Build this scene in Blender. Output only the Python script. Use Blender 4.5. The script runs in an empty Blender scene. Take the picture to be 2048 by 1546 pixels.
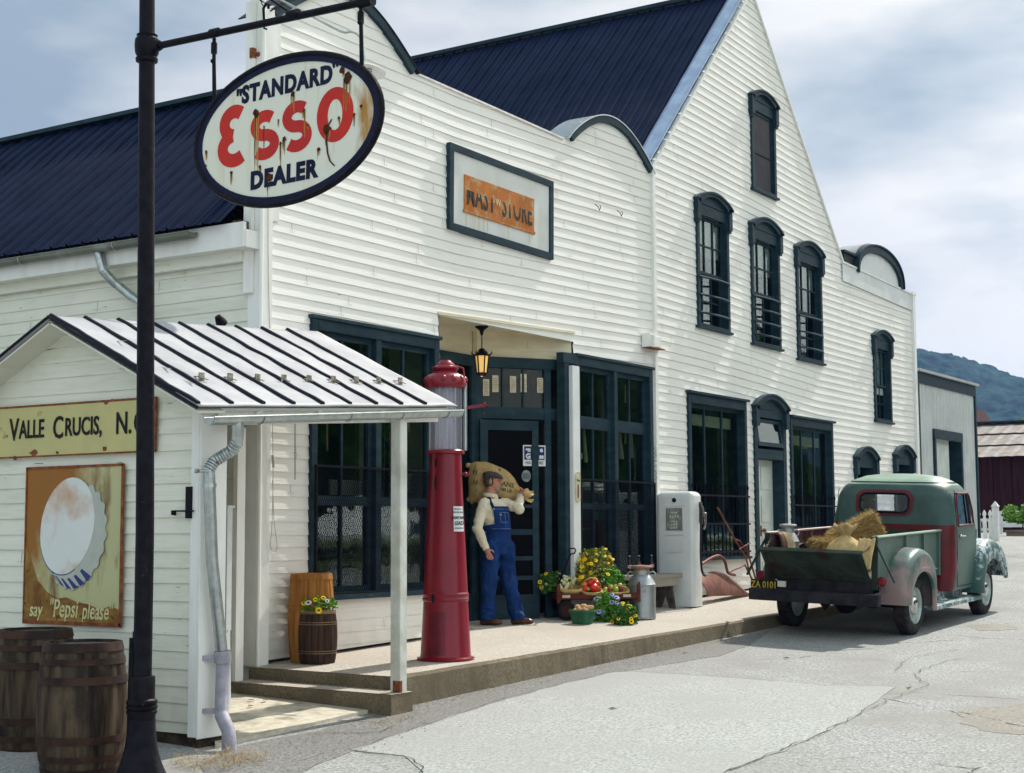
import bpy, bmesh, math, random
from mathutils import Vector, Matrix, noise as mn
R = math.radians
random.seed(7)
scene = bpy.context.scene
COL = scene.collection

# ---------------------------------------------------------------- camera, sky, sun, exposure
YAW, PITCH, ROLL = R(33.1), R(5.5), R(0.3)
FPX = 3050.0                      # focal length in photo pixels (photo 2048 wide)
fwd = Vector((math.cos(YAW)*math.cos(PITCH), math.sin(YAW)*math.cos(PITCH), math.sin(PITCH)))
rgt = Vector((math.sin(YAW), -math.cos(YAW), 0))
upv = rgt.cross(fwd)
RT = rgt*math.cos(ROLL) - upv*math.sin(ROLL)
UP = upv*math.cos(ROLL) + rgt*math.sin(ROLL)
cam = bpy.data.cameras.new('camera'); camo = bpy.data.objects.new('camera', cam); COL.objects.link(camo)
cam.sensor_width = 36; cam.lens = 36*FPX/2048; cam.clip_start = .1; cam.clip_end = 6000
camo.matrix_world = Matrix(((RT.x, UP.x, -fwd.x, 0), (RT.y, UP.y, -fwd.y, 0), (RT.z, UP.z, -fwd.z, 0), (0, 0, 0, 1)))
scene.camera = camo

SUN_EL, SUN_AZ = 48.0, -6.0      # azimuth measured from +X (along the facade), minus = street side
sd = Vector((math.cos(R(SUN_EL))*math.cos(R(SUN_AZ)), math.cos(R(SUN_EL))*math.sin(R(SUN_AZ)), math.sin(R(SUN_EL))))
sl = bpy.data.lights.new('sun', 'SUN'); sl.energy = 5.0; sl.angle = R(.55); sl.color = (1, .95, .86)
so = bpy.data.objects.new('sun', sl); COL.objects.link(so)
so.rotation_euler = (-sd).to_track_quat('-Z', 'Y').to_euler()
world = bpy.data.worlds.new('World'); scene.world = world; world.use_nodes = True
wt = world.node_tree; wn = wt.nodes; wn.clear()
out = wn.new('ShaderNodeOutputWorld'); bg = wn.new('ShaderNodeBackground'); bg.inputs[1].default_value = .105
sky = wn.new('ShaderNodeTexSky'); sky.sky_type = 'NISHITA'; sky.sun_disc = False
sky.sun_elevation = R(SUN_EL); sky.sun_rotation = math.atan2(sd.x, sd.y); sky.air_density = 1.2; sky.dust_density = 1.5
tc = wn.new('ShaderNodeTexCoord')
mp = wn.new('ShaderNodeMapping'); mp.inputs['Scale'].default_value = (1, 1, 3.2); mp.inputs['Location'].default_value = (.35, 1.9, .1)
n1 = wn.new('ShaderNodeTexNoise'); n1.inputs['Scale'].default_value = 1.9; n1.inputs['Detail'].default_value = 7; n1.inputs['Roughness'].default_value = .52
n1.inputs['Distortion'].default_value = .3
rmp = wn.new('ShaderNodeValToRGB'); rmp.color_ramp.elements[0].position = .33; rmp.color_ramp.elements[1].position = .72
n2 = wn.new('ShaderNodeTexNoise'); n2.inputs['Scale'].default_value = 3.4; n2.inputs['Detail'].default_value = 5
mp2 = wn.new('ShaderNodeMapping'); mp2.inputs['Scale'].default_value = (1, 1, 3.0); mp2.inputs['Location'].default_value = (1.2, .4, .7)
rm2 = wn.new('ShaderNodeValToRGB'); rm2.color_ramp.elements[0].position = .40; rm2.color_ramp.elements[1].position = .60
rm2.color_ramp.elements[0].color = (5.3, 6.7, 8.1, 1); rm2.color_ramp.elements[1].color = (11.5, 11.9, 12.3, 1)
mx = wn.new('ShaderNodeMix'); mx.data_type = 'RGBA'
L = wt.links.new
L(tc.outputs['Generated'], mp.inputs[0]); L(mp.outputs[0], n1.inputs[0]); L(n1.outputs[0], rmp.inputs[0])
L(tc.outputs['Generated'], mp2.inputs[0]); L(mp2.outputs[0], n2.inputs[0])
d2 = wn.new('ShaderNodeVectorMath'); d2.operation = 'DOT_PRODUCT'; d2.inputs[1].default_value = (.9, -.4, -.35); L(tc.outputs['Generated'], d2.inputs[0])
a2_ = wn.new('ShaderNodeMath'); a2_.operation = 'MULTIPLY_ADD'; a2_.inputs[1].default_value = .46; L(d2.outputs['Value'], a2_.inputs[0]); L(n2.outputs[0], a2_.inputs[2])
a3_ = wn.new('ShaderNodeMath'); a3_.operation = 'SUBTRACT'; a3_.inputs[1].default_value = .18; L(a2_.outputs[0], a3_.inputs[0]); L(a3_.outputs[0], rm2.inputs[0])   # thicker, whiter cloud low on the right
cov = wn.new('ShaderNodeMath'); cov.operation = 'MULTIPLY_ADD'; cov.inputs[1].default_value = .3; cov.inputs[2].default_value = .78
L(rmp.outputs[0], cov.inputs[0]); L(cov.outputs[0], mx.inputs[0])
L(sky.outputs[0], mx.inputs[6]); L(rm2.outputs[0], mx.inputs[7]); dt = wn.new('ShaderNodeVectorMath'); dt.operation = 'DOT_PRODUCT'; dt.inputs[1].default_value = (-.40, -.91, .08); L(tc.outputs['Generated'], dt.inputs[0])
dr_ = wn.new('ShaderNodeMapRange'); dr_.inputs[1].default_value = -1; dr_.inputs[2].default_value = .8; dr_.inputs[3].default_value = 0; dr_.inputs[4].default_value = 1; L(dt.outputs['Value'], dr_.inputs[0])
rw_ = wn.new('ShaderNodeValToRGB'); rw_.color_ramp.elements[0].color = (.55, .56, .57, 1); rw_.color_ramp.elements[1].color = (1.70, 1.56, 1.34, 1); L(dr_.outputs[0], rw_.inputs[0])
vs_ = wn.new('ShaderNodeVectorMath'); vs_.operation = 'MULTIPLY'; L(mx.outputs[2], vs_.inputs[0]); L(rw_.outputs[0], vs_.inputs[1])   # sky brightened and warmed behind the camera, added to light the facade
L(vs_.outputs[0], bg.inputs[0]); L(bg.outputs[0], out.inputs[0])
scene.view_settings.view_transform = 'Standard'; scene.view_settings.look = 'None'
scene.view_settings.exposure = 0.1; scene.view_settings.gamma = 1
scene.cycles.max_bounces = 8; scene.cycles.transparent_max_bounces = 16
try: scene.cycles.use_denoising = True
except Exception: pass

# ---------------------------------------------------------------- measuring helpers: a photo pixel's ray meets a real plane
def ray(u, v): return fwd*FPX + RT*(u-1024) + UP*(773-v)
def onY(u, v, Y): d = ray(u, v); return d*(Y/d.y)
def onX(u, v, X): d = ray(u, v); return d*(X/d.x)
def wall(u, v): p = onY(u, v, 9.5); return p.x, p.z
def lerp(x, xs, ys):
    if x <= xs[0]: return ys[0]
    for i in range(1, len(xs)):
        if x <= xs[i]: return ys[i-1]+(ys[i]-ys[i-1])*(x-xs[i-1])/(xs[i]-xs[i-1])
    return ys[-1]
def platz(X, Y):
    zw = -1.133+.029*(X-11.47); ze = -1.179+.0171*(X-10.24)
    return ze+(zw-ze)*(Y-7.885)/(9.5-7.885)
def groundz(X, Y):
    z = -1.45+.0323*(max(min(X, 21), -2)-10.24)+.04*(max(min(Y, 9.5), -6)-7.885)
    z += lerp(X, [21, 24, 28, 33, 40, 60, 200], [0, .2, .52, .82, .95, 1.03, 1.1])
    return z
def hit(u, v, fn):
    d = ray(u, v).normalized(); t = 3.0
    while t < 300:
        p = d*t
        if p.z < fn(p.x, p.y):
            a, b = t-.05, t
            for i in range(24):
                m = (a+b)/2; q = d*m
                if q.z < fn(q.x, q.y): b = m
                else: a = m
            q = d*b; return Vector((q.x, q.y, fn(q.x, q.y)))
        t += .05
    return d*300

# ---------------------------------------------------------------- mesh builder
class MB:
    def __init__(s): s.v = []; s.f = []; s.mi = {}; s.m2 = None
    def add(s, vs, fs):
        o = len(s.v); s.v += [tuple(x) for x in vs]; s.f += [tuple(i+o for i in f) for f in fs]; return s
    def box(s, a, b, M=None):
        x0, y0, z0 = a; x1, y1, z1 = b
        vs = [Vector(p) for p in ((x0,y0,z0),(x1,y0,z0),(x1,y1,z0),(x0,y1,z0),(x0,y0,z1),(x1,y0,z1),(x1,y1,z1),(x0,y1,z1))]
        if M: vs = [M @ p for p in vs]
        return s.add(vs, [(0,3,2,1),(4,5,6,7),(0,1,5,4),(1,2,6,5),(2,3,7,6),(3,0,4,7)])
    def bar(s, a, b, w, h, up=(0,0,1)):
        a = Vector(a); b = Vector(b); d = (b-a); l = d.length; d.normalize(); u = Vector(up)
        sx = d.cross(u)
        if sx.length < 1e-4: sx = d.cross(Vector((1,0,0)))
        sx.normalize(); u = sx.cross(d)
        vs = []
        for p in (a, b):
            for i, j in ((-1,-1),(1,-1),(1,1),(-1,1)): vs.append(p+sx*w/2*i+u*h/2*j)
        return s.add(vs, [(0,1,2,3),(7,6,5,4),(0,4,5,1),(1,5,6,2),(2,6,7,3),(3,7,4,0)])
    def tube(s, pts, r, n=8, cap=True, flat=1.0):
        pts = [Vector(p) for p in pts]; rs = r if isinstance(r, (list, tuple)) else [r]*len(pts)
        vs = []; ref = None
        for i, p in enumerate(pts):
            d = (pts[min(i+1, len(pts)-1)]-pts[max(i-1, 0)])
            if d.length < 1e-9: d = Vector((0, 0, 1))
            d.normalize()
            if ref is None:
                ref = Vector((0,0,1)) if abs(d.z) < .9 else Vector((1,0,0))
            sx = d.cross(ref); sx.normalize(); ref = sx.cross(d); ref.normalize()
            for k in range(n):
                a = 2*math.pi*k/n; vs.append(p+(sx*math.cos(a)+ref*math.sin(a)*flat)*rs[i])
        fs = [(i*n+k, i*n+(k+1) % n, (i+1)*n+(k+1) % n, (i+1)*n+k) for i in range(len(pts)-1) for k in range(n)]
        if cap: fs += [tuple(range(n-1, -1, -1)), tuple((len(pts)-1)*n+k for k in range(n))]
        return s.add(vs, fs)
    def lathe(s, prof, n=24, c=(0,0,0), cap=True, M=None):
        vs = []
        for r, z in prof:
            for k in range(n):
                a = 2*math.pi*k/n; p = Vector((r*math.cos(a), r*math.sin(a), z))
                vs.append((M @ p if M else p)+Vector(c))
        m = len(prof)
        fs = [(i*n+k, i*n+(k+1) % n, (i+1)*n+(k+1) % n, (i+1)*n+k) for i in range(m-1) for k in range(n)]
        if cap: fs += [tuple(range(n-1, -1, -1)), tuple((m-1)*n+k for k in range(n))]
        return s.add(vs, fs)
    def prism(s, poly, F, d0, d1):
        """poly: (a,b) points; F(a,b,d) -> 3D"""
        n = len(poly)
        vs = [F(a, b, d0) for a, b in poly]+[F(a, b, d1) for a, b in poly]
        return s.add(vs, [tuple(range(n)), tuple(range(2*n-1, n-1, -1))]+[(i, i+n, (i+1) % n+n, (i+1) % n) for i in range(n)])
    def strip(s, inner, outer, F, d0, d1, closed=False):
        """band between two polylines, extruded"""
        n = len(inner); rng = range(n if closed else n-1)
        vs = []
        for i in range(n): vs += [F(*inner[i], d0), F(*outer[i], d0), F(*outer[i], d1), F(*inner[i], d1)]
        fs = []
        for i in rng:
            a, b = i*4, ((i+1) % n)*4
            for k in range(4): fs.append((a+k, b+k, b+(k+1) % 4, a+(k+1) % 4))
        if not closed: fs += [(0,1,2,3), tuple((n-1)*4+k for k in (3,2,1,0))]
        return s.add(vs, fs)
    def ball(s, c, r, nu=12, nv=8, M=None, sc=(1,1,1), jit=0):
        vs = []; c = Vector(c)
        for j in range(nv+1):
            t = math.pi*j/nv
            for k in range(nu):
                a = 2*math.pi*k/nu; p = Vector((math.sin(t)*math.cos(a)*sc[0], math.sin(t)*math.sin(a)*sc[1], math.cos(t)*sc[2]))*r
                if jit: p *= 1+jit*mn.noise(p*(2.2/r)+c*9)
                vs.append((M @ p if M else p)+c)
        return s.add(vs, [(j*nu+k, (j+1)*nu+k, (j+1)*nu+(k+1) % nu, j*nu+(k+1) % nu) for j in range(nv) for k in range(nu)])
    def grid(s, fn, nu, nv):
        vs = [fn(i/nu, j/nv) for j in range(nv+1) for i in range(nu+1)]; w = nu+1
        return s.add(vs, [(j*w+i, j*w+i+1, (j+1)*w+i+1, (j+1)*w+i) for j in range(nv) for i in range(nu)])
    def build(s, name, mat, parent=None, W=True, smooth=True, ang=35, fix=True, bevel=0, solid=0, sub=0):
        me = bpy.data.meshes.new(name); me.from_pydata([tuple(x) for x in s.v], [], s.f)
        for i, k in s.mi.items(): me.polygons[i].material_index = k
        bm = bmesh.new(); bm.from_mesh(me)
        if fix:
            bmesh.ops.remove_doubles(bm, verts=bm.verts, dist=1e-5)
            bmesh.ops.recalc_face_normals(bm, faces=bm.faces)
        if bevel: bmesh.ops.bevel(bm, geom=[e for e in bm.edges if e.is_manifold and e.calc_face_angle(0) > .6], offset=bevel, segments=2, affect='EDGES', clamp_overlap=True)
        bm.to_mesh(me); bm.free()
        o = bpy.data.objects.new(name, me); COL.objects.link(o)
        if mat: me.materials.append(mat)
        if s.m2: me.materials.append(s.m2)
        if solid or sub:
            if sub:
                m = o.modifiers.new('s', 'SUBSURF'); m.levels = m.render_levels = sub
            if solid:
                m = o.modifiers.new('t', 'SOLIDIFY'); m.thickness = solid; m.offset = -1
            dg = bpy.context.evaluated_depsgraph_get(); me2 = bpy.data.meshes.new_from_object(o.evaluated_get(dg))
            o.modifiers.clear(); o.data = me2; me2.name = name; me = me2
        if smooth:
            me.polygons.foreach_set('use_smooth', [True]*len(me.polygons)); me.set_sharp_from_angle(angle=R(ang))
        if parent is not None: adopt(o, parent, W)
        return o
ROOTM = {}
def wm(o):
    if o.name in ROOTM: return ROOTM[o.name]
    return Matrix.Identity(4)
def adopt(o, parent, W=True):
    o.parent = parent
    if W:   # vertices are in world coordinates
        o.matrix_parent_inverse = wm(parent).inverted()
    ROOTM[o.name] = Matrix.Identity(4) if W else wm(parent)
def thing(name, label, cat, loc=(0,0,0), rot=(0,0,0), group=None, scale=1):
    o = bpy.data.objects.new(name, None); COL.objects.link(o); o.empty_display_size = .1
    o.location = loc; o.rotation_euler = rot; o.scale = (scale,)*3
    from mathutils import Euler
    ROOTM[o.name] = Matrix.Translation(Vector(loc)) @ Euler(rot).to_matrix().to_4x4() @ Matrix.Scale(scale, 4)
    return tag(o, label, cat, group)
def tag(o, label=None, cat=None, group=None, kind=None):
    if label: o['label'] = label
    if cat: o['category'] = cat
    if group: o['group'] = group
    if kind: o['kind'] = kind
    return o
def copy_tree(o, parent=None):
    c = o.copy(); COL.objects.link(c)
    if parent is not None: c.parent = parent
    for ch in [x for x in o.children]: copy_tree(ch, c)
    return c
def place(t, loc, rot=None, label=None, group=None, scale=None):
    t.location = loc
    if rot is not None: t.rotation_euler = rot
    if scale: t.scale = (scale,)*3
    if label: t['label'] = label
    if group: t['group'] = group
    return t

# ---------------------------------------------------------------- materials
MATS = {}
def mat(name, c1, c2=None, rough=.6, metal=0, scale=8, lo=.4, hi=.6, bump=0, bscale=None, c3=None, s3=3, lo3=.55, hi3=.7, stretch=(1,1,1), detail=6, coat=0, spec=.5, st3=(1,1,1), grad=None):
    if name in MATS: return MATS[name]
    m = bpy.data.materials.new(name); m.use_nodes = True; t = m.node_tree; b = t.nodes['Principled BSDF']; l = t.links.new
    b.inputs['Roughness'].default_value = rough; b.inputs['Metallic'].default_value = metal; b.inputs['Specular IOR Level'].default_value = min(spec, .12) if (rough >= .5 and not metal) else min(spec, .3)
    coat *= .35
    if coat: b.inputs['Coat Weight'].default_value = coat; b.inputs['Coat Roughness'].default_value = .15
    b.inputs['Base Color'].default_value = (*c1, 1)
    tcn = t.nodes.new('ShaderNodeTexCoord')
    def nz(sc, st, det=detail):
        mp = t.nodes.new('ShaderNodeMapping'); mp.inputs['Scale'].default_value = st; l(tcn.outputs['Object'], mp.inputs[0])
        n = t.nodes.new('ShaderNodeTexNoise'); n.inputs['Scale'].default_value = sc; n.inputs['Detail'].default_value = det; n.inputs['Roughness'].default_value = .6
        l(mp.outputs[0], n.inputs[0]); return n
    col = None
    if c2:
        n = nz(scale, stretch); r = t.nodes.new('ShaderNodeValToRGB'); r.color_ramp.elements[0].position = lo; r.color_ramp.elements[1].position = hi
        r.color_ramp.elements[0].color = (*c1, 1); r.color_ramp.elements[1].color = (*c2, 1); src = n.outputs[0]
        if grad:
            vd = t.nodes.new('ShaderNodeVectorMath'); vd.operation = 'DOT_PRODUCT'; vd.inputs[1].default_value = grad[0]; l(tcn.outputs['Object'], vd.inputs[0])
            ad = t.nodes.new('ShaderNodeMath'); ad.operation = 'ADD'; ad.inputs[1].default_value = grad[1]; l(vd.outputs['Value'], ad.inputs[0])
            a2 = t.nodes.new('ShaderNodeMath'); a2.operation = 'ADD'; l(ad.outputs[0], a2.inputs[0]); l(src, a2.inputs[1]); src = a2.outputs[0]
        l(src, r.inputs[0]); col = r.outputs[0]
    if c3:
        n = nz(s3, st3); r = t.nodes.new('ShaderNodeValToRGB'); r.color_ramp.elements[0].position = lo3; r.color_ramp.elements[1].position = hi3; l(n.outputs[0], r.inputs[0])
        x = t.nodes.new('ShaderNodeMix'); x.data_type = 'RGBA'; l(r.outputs[0], x.inputs[0])
        if col: l(col, x.inputs[6])
        else: x.inputs[6].default_value = (*c1, 1)
        x.inputs[7].default_value = (*c3, 1); col = x.outputs[2]
    if col: l(col, b.inputs['Base Color'])
    if bump:
        n = nz(bscale or scale*3, stretch, 5); bp = t.nodes.new('ShaderNodeBump'); bp.inputs['Strength'].default_value = bump; bp.inputs['Distance'].default_value = .01
        l(n.outputs[0], bp.inputs['Height']); l(bp.outputs[0], b.inputs['Normal'])
    MATS[name] = m; return m
def siding_mat(name, base=(.84, .83, .785), dark=(.60, .585, .49), pitch=.12, amt=.5, axis='Z'):
    m = bpy.data.materials.new(name); m.use_nodes = True; t = m.node_tree; b = t.nodes['Principled BSDF']; l = t.links.new; N = t.nodes.new
    b.inputs['Roughness'].default_value = .62; b.inputs['Specular IOR Level'].default_value = .2
    tcn = N('ShaderNodeTexCoord')
    def nz(sc, st, det=6):
        mp = N('ShaderNodeMapping'); mp.inputs['Scale'].default_value = st; l(tcn.outputs['Object'], mp.inputs[0])
        n = N('ShaderNodeTexNoise'); n.inputs['Scale'].default_value = sc; n.inputs['Detail'].default_value = det; l(mp.outputs[0], n.inputs[0]); return n
    a = nz(1.1, (1, 1, .5)); g = nz(9, (.35, .35, 3)); f = nz(60, (.12, .12, 1.6), 3)
    bd = nz(1.0, (.25, .25, 1/pitch*1.3), 0)
    def rp(n, lo, hi):
        r = N('ShaderNodeMapRange'); r.inputs[1].default_value = lo; r.inputs[2].default_value = hi; l(n.outputs[0], r.inputs[0]); return r
    ra = rp(a, .45, .8); rg = rp(g, .5, .78); rb = rp(bd, .3, .7)
    s = N('ShaderNodeMath'); s.operation = 'MULTIPLY_ADD'; l(ra.outputs[0], s.inputs[0]); s.inputs[1].default_value = .5*amt
    s2 = N('ShaderNodeMath'); s2.operation = 'MULTIPLY_ADD'; l(rg.outputs[0], s2.inputs[0]); s2.inputs[1].default_value = .38*amt; l(s2.outputs[0], s.inputs[2])
    s3 = N('ShaderNodeMath'); s3.operation = 'MULTIPLY'; l(rb.outputs[0], s3.inputs[0]); s3.inputs[1].default_value = .22*amt; l(s3.outputs[0], s2.inputs[2])
    x = N('ShaderNodeMix'); x.data_type = 'RGBA'; x.inputs[6].default_value = (*base, 1); x.inputs[7].default_value = (*dark, 1)
    l(s.outputs[0], x.inputs[0]); col = x.outputs[2]
    # small chips of bare wood
    ch = nz(26, (.3, .3, 2.2), 4); rc = rp(ch, .715, .74)
    x2 = N('ShaderNodeMix'); x2.data_type = 'RGBA'; l(rc.outputs[0], x2.inputs[0]); l(col, x2.inputs[6]); x2.inputs[7].default_value = (.2, .19, .15, 1)
    # splashed grime low on the wall
    sx = N('ShaderNodeSeparateXYZ'); l(tcn.outputs['Object'], sx.inputs[0]); mz = N('ShaderNodeMapRange'); mz.inputs[1].default_value = -1.45; mz.inputs[2].default_value = -.55; mz.inputs[3].default_value = .75; mz.inputs[4].default_value = 0; l(sx.outputs[2], mz.inputs[0])
    gn_ = nz(6, (1, 1, .6)); mg = N('ShaderNodeMath'); mg.operation = 'MULTIPLY'; l(mz.outputs[0], mg.inputs[0]); l(gn_.outputs[0], mg.inputs[1])
    x3 = N('ShaderNodeMix'); x3.data_type = 'RGBA'; l(mg.outputs[0], x3.inputs[0]); l(x2.outputs[2], x3.inputs[6]); x3.inputs[7].default_value = (.27, .24, .17, 1)
    l(x3.outputs[2], b.inputs['Base Color'])
    bp = N('ShaderNodeBump'); bp.inputs['Strength'].default_value = .35; bp.inputs['Distance'].default_value = .006; l(f.outputs[0], bp.inputs['Height']); l(bp.outputs[0], b.inputs['Normal'])
    MATS[name] = m; return m
WHITE = siding_mat('white_siding')
SHEDW = siding_mat('shed_siding', base=(.78, .775, .68), dark=(.43, .45, .31), amt=.75)
TRIMW = mat('white_trim', (.80, .80, .77), (.66, .66, .60), .55, scale=5, lo=.45, hi=.8, bump=.25, bscale=50, stretch=(1, 1, .3))
FLATW = mat('flat_white_board', (.70, .73, .72), (.6, .62, .59), .5, scale=3, lo=.4, hi=.8)
SOFF = mat('soffit_board', (.74, .69, .52), (.56, .50, .34), .6, scale=3, lo=.35, hi=.75, bump=.2, stretch=(.4, .4, 2))
DARK = mat('dark_teal_paint', (.012, .030, .042), (.026, .056, .068), .5, spec=.25, scale=7, lo=.4, hi=.75, bump=.3, bscale=45, c3=(.07, .10, .11), s3=18, lo3=.66, hi3=.72, stretch=(.5, .5, 1.5))
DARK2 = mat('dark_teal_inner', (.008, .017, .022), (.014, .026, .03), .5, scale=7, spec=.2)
BLACKM = mat('black_iron', (.004, .004, .007), (.010, .009, .014), .4, 0, spec=.1, scale=14, bump=.3, c3=(.05, .04, .05), s3=25, lo3=.66, hi3=.74)
ROOFB = mat('blue_metal_roof', (.006, .012, .036), (.013, .021, .055), .5, 0, spec=.05, scale=2.2, lo=.35, hi=.7, bump=.12, bscale=6, c3=(.03, .05, .12), s3=30, lo3=.68, hi3=.76, st3=(.15, 1, .15))
GALV = mat('galvanised', (.50, .54, .53), (.36, .40, .40), .30, .85, scale=16, lo=.35, hi=.65, bump=.08)
FLASH = mat('flashing', (.50, .60, .74), (.38, .47, .62), .30, .8, scale=4, bump=.5, bscale=5)
TINW = mat('painted_tin', (.33, .33, .35), (.46, .46, .48), .5, 0, scale=2.5, lo=.35, hi=.7, bump=.5, bscale=5, c3=(.33, .30, .26), s3=7, lo3=.66, hi3=.76)
TAR = mat('seam_tar', (.012, .012, .02), None, .5)
RUSTM = mat('rust', (.16, .045, .018), (.30, .10, .035), .75, .2, scale=14, bump=.3)
GLASSW = None
def glass(name, tint=(.75, .82, .8), ior=1.5, rough=0.0, boost=1.0):
    m = bpy.data.materials.new(name); m.use_nodes = True; t = m.node_tree; t.nodes.clear(); N = t.nodes.new; l = t.links.new
    o = N('ShaderNodeOutputMaterial'); mxs = N('ShaderNodeMixShader'); tr = N('ShaderNodeBsdfTransparent'); gl = N('ShaderNodeBsdfGlossy'); fr = N('ShaderNodeFresnel')
    tr.inputs[0].default_value = (*tint, 1); gl.inputs['Roughness'].default_value = rough; fr.inputs[0].default_value = ior
    ml = N('ShaderNodeMath'); ml.operation = 'MULTIPLY'; ml.inputs[1].default_value = boost; l(fr.outputs[0], ml.inputs[0])
    nn = N('ShaderNodeTexNoise'); nn.inputs['Scale'].default_value = 2.5; bp = N('ShaderNodeBump'); bp.inputs['Strength'].default_value = .05; bp.inputs['Distance'].default_value = .05
    l(nn.outputs[0], bp.inputs['Height']); l(bp.outputs[0], gl.inputs['Normal'])
    l(ml.outputs[0], mxs.inputs[0]); l(tr.outputs[0], mxs.inputs[1]); l(gl.outputs[0], mxs.inputs[2]); l(mxs.outputs[0], o.inputs[0])
    MATS[name] = m; return m
PANE = glass('window_glass', boost=.5)
CLEAR = glass('clear_glass', (.86, .89, .93), 1.5, .02, 1.3)
def emis(name, c, s):
    m = bpy.data.materials.new(name); m.use_nodes = True; b = m.node_tree.nodes['Principled BSDF']
    b.inputs['Base Color'].default_value = (*c, 1); b.inputs['Emission Color'].default_value = (*c, 1); b.inputs['Emission Strength'].default_value = s; return m

# writing
def text(s, size, o, right, up, mt, parent=None, name='lettering', ext=.002, bold=0.0, xs=1.0, align='CENTER', W=True, space=1.0):
    cu = bpy.data.curves.new(name, 'FONT'); cu.body = s; cu.size = size; cu.extrude = ext; cu.offset = bold; cu.align_x = align; cu.align_y = 'CENTER'; cu.space_character = space
    cu.resolution_u = 3
    to = bpy.data.objects.new(name, cu); COL.objects.link(to)
    dg = bpy.context.evaluated_depsgraph_get(); me = bpy.data.meshes.new_from_object(to.evaluated_get(dg)); bpy.data.objects.remove(to)
    right = Vector(right).normalized(); up = Vector(up).normalized(); nrm = right.cross(up); o = Vector(o)
    for v in me.vertices: v.co = o+right*v.co.x*xs+up*v.co.y+nrm*v.co.z
    me.materials.append(mt); ob = bpy.data.objects.new(name, me); COL.objects.link(ob)
    if parent is not None: adopt(ob, parent, W)
    return ob
# ================================================================ SETTING
def asphalt(name, c1, c2, c3, s3=2.2, crack=True):
    m = bpy.data.materials.new(name); m.use_nodes = True; t = m.node_tree; b = t.nodes['Principled BSDF']; l = t.links.new; N = t.nodes.new
    b.inputs['Roughness'].default_value = .82; b.inputs['Specular IOR Level'].default_value = .35
    tcn = N('ShaderNodeTexCoord')
    def nz(sc, det=4, ro=.6):
        n = N('ShaderNodeTexNoise'); n.inputs['Scale'].default_value = sc; n.inputs['Detail'].default_value = det; n.inputs['Roughness'].default_value = ro; l(tcn.outputs['Object'], n.inputs[0]); return n
    f = nz(38, 6, .85); r = N('ShaderNodeValToRGB'); r.color_ramp.elements[0].position = .38; r.color_ramp.elements[1].position = .62
    r.color_ramp.elements[0].color = (*c1, 1); r.color_ramp.elements[1].color = (*c2, 1); l(f.outputs[0], r.inputs[0])
    g = nz(s3*.35, 8, .62); rg = N('ShaderNodeMapRange'); rg.inputs[1].default_value = .42; rg.inputs[2].default_value = .68; l(g.outputs[0], rg.inputs[0])
    x = N('ShaderNodeMix'); x.data_type = 'RGBA'; l(rg.outputs[0], x.inputs[0]); l(r.outputs[0], x.inputs[6]); x.inputs[7].default_value = (*c3, 1); col = x.outputs[2]
    # sparse dark and light stones
    v = N('ShaderNodeTexVoronoi'); v.inputs['Scale'].default_value = 48; l(tcn.outputs['Object'], v.inputs[0])
    vr = N('ShaderNodeMapRange'); vr.inputs[1].default_value = .10; vr.inputs[2].default_value = .16; vr.inputs[3].default_value = 1; vr.inputs[4].default_value = 0; l(v.outputs['Distance'], vr.inputs[0])
    vm = N('ShaderNodeMath'); vm.operation = 'MULTIPLY'; vm.inputs[1].default_value = .55; l(vr.outputs[0], vm.inputs[0])
    x2 = N('ShaderNodeMix'); x2.data_type = 'RGBA'; l(vm.outputs[0], x2.inputs[0]); l(col, x2.inputs[6]); x2.inputs[7].default_value = (c1[0]*.35, c1[1]*.35, c1[2]*.35, 1); col = x2.outputs[2]
    if crack:
        wn_ = nz(1.3, 6, .7); ad = N('ShaderNodeMix'); ad.data_type = 'VECTOR'; ad.inputs[0].default_value = .22; l(tcn.outputs['Object'], ad.inputs[4]); l(wn_.outputs['Color'], ad.inputs[5])
        cv = N('ShaderNodeTexVoronoi'); cv.feature = 'DISTANCE_TO_EDGE'; cv.inputs['Scale'].default_value = .55; l(ad.outputs[1], cv.inputs[0])
        cr = N('ShaderNodeMapRange'); cr.inputs[1].default_value = .0015; cr.inputs[2].default_value = .006; cr.inputs[3].default_value = 1; cr.inputs[4].default_value = 0; l(cv.outputs['Distance'], cr.inputs[0])
        br = nz(1.7, 3); brr = N('ShaderNodeMapRange'); brr.inputs[1].default_value = .5; brr.inputs[2].default_value = .6; l(br.outputs[0], brr.inputs[0])
        cm = N('ShaderNodeMath'); cm.operation = 'MULTIPLY'; l(cr.outputs[0], cm.inputs[0]); l(brr.outputs[0], cm.inputs[1])
        x3 = N('ShaderNodeMix'); x3.data_type = 'RGBA'; l(cm.outputs[0], x3.inputs[0]); l(col, x3.inputs[6]); x3.inputs[7].default_value = (.03, .028, .025, 1); col = x3.outputs[2]
    l(col, b.inputs['Base Color'])
    bp = N('ShaderNodeBump'); bp.inputs['Strength'].default_value = .8; bp.inputs['Distance'].default_value = .008; l(f.outputs[0], bp.inputs['Height']); l(bp.outputs[0], b.inputs['Normal'])
    MATS[name] = m; return m
ASPH = asphalt('asphalt', (.11, .115, .115), (.46, .465, .45), (.23, .225, .205))
ASPH2 = asphalt('asphalt_patch', (.17, .175, .17), (.50, .515, .50), (.31, .315, .30), crack=False)
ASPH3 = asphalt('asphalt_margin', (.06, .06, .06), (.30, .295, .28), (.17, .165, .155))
CONC = asphalt('exposed_concrete', (.29, .255, .215), (.60, .55, .485), (.40, .35, .295), crack=False)
CONCR = asphalt('concrete_riser', (.10, .08, .05), (.26, .21, .14), (.12, .095, .06), 6, crack=False)
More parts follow.
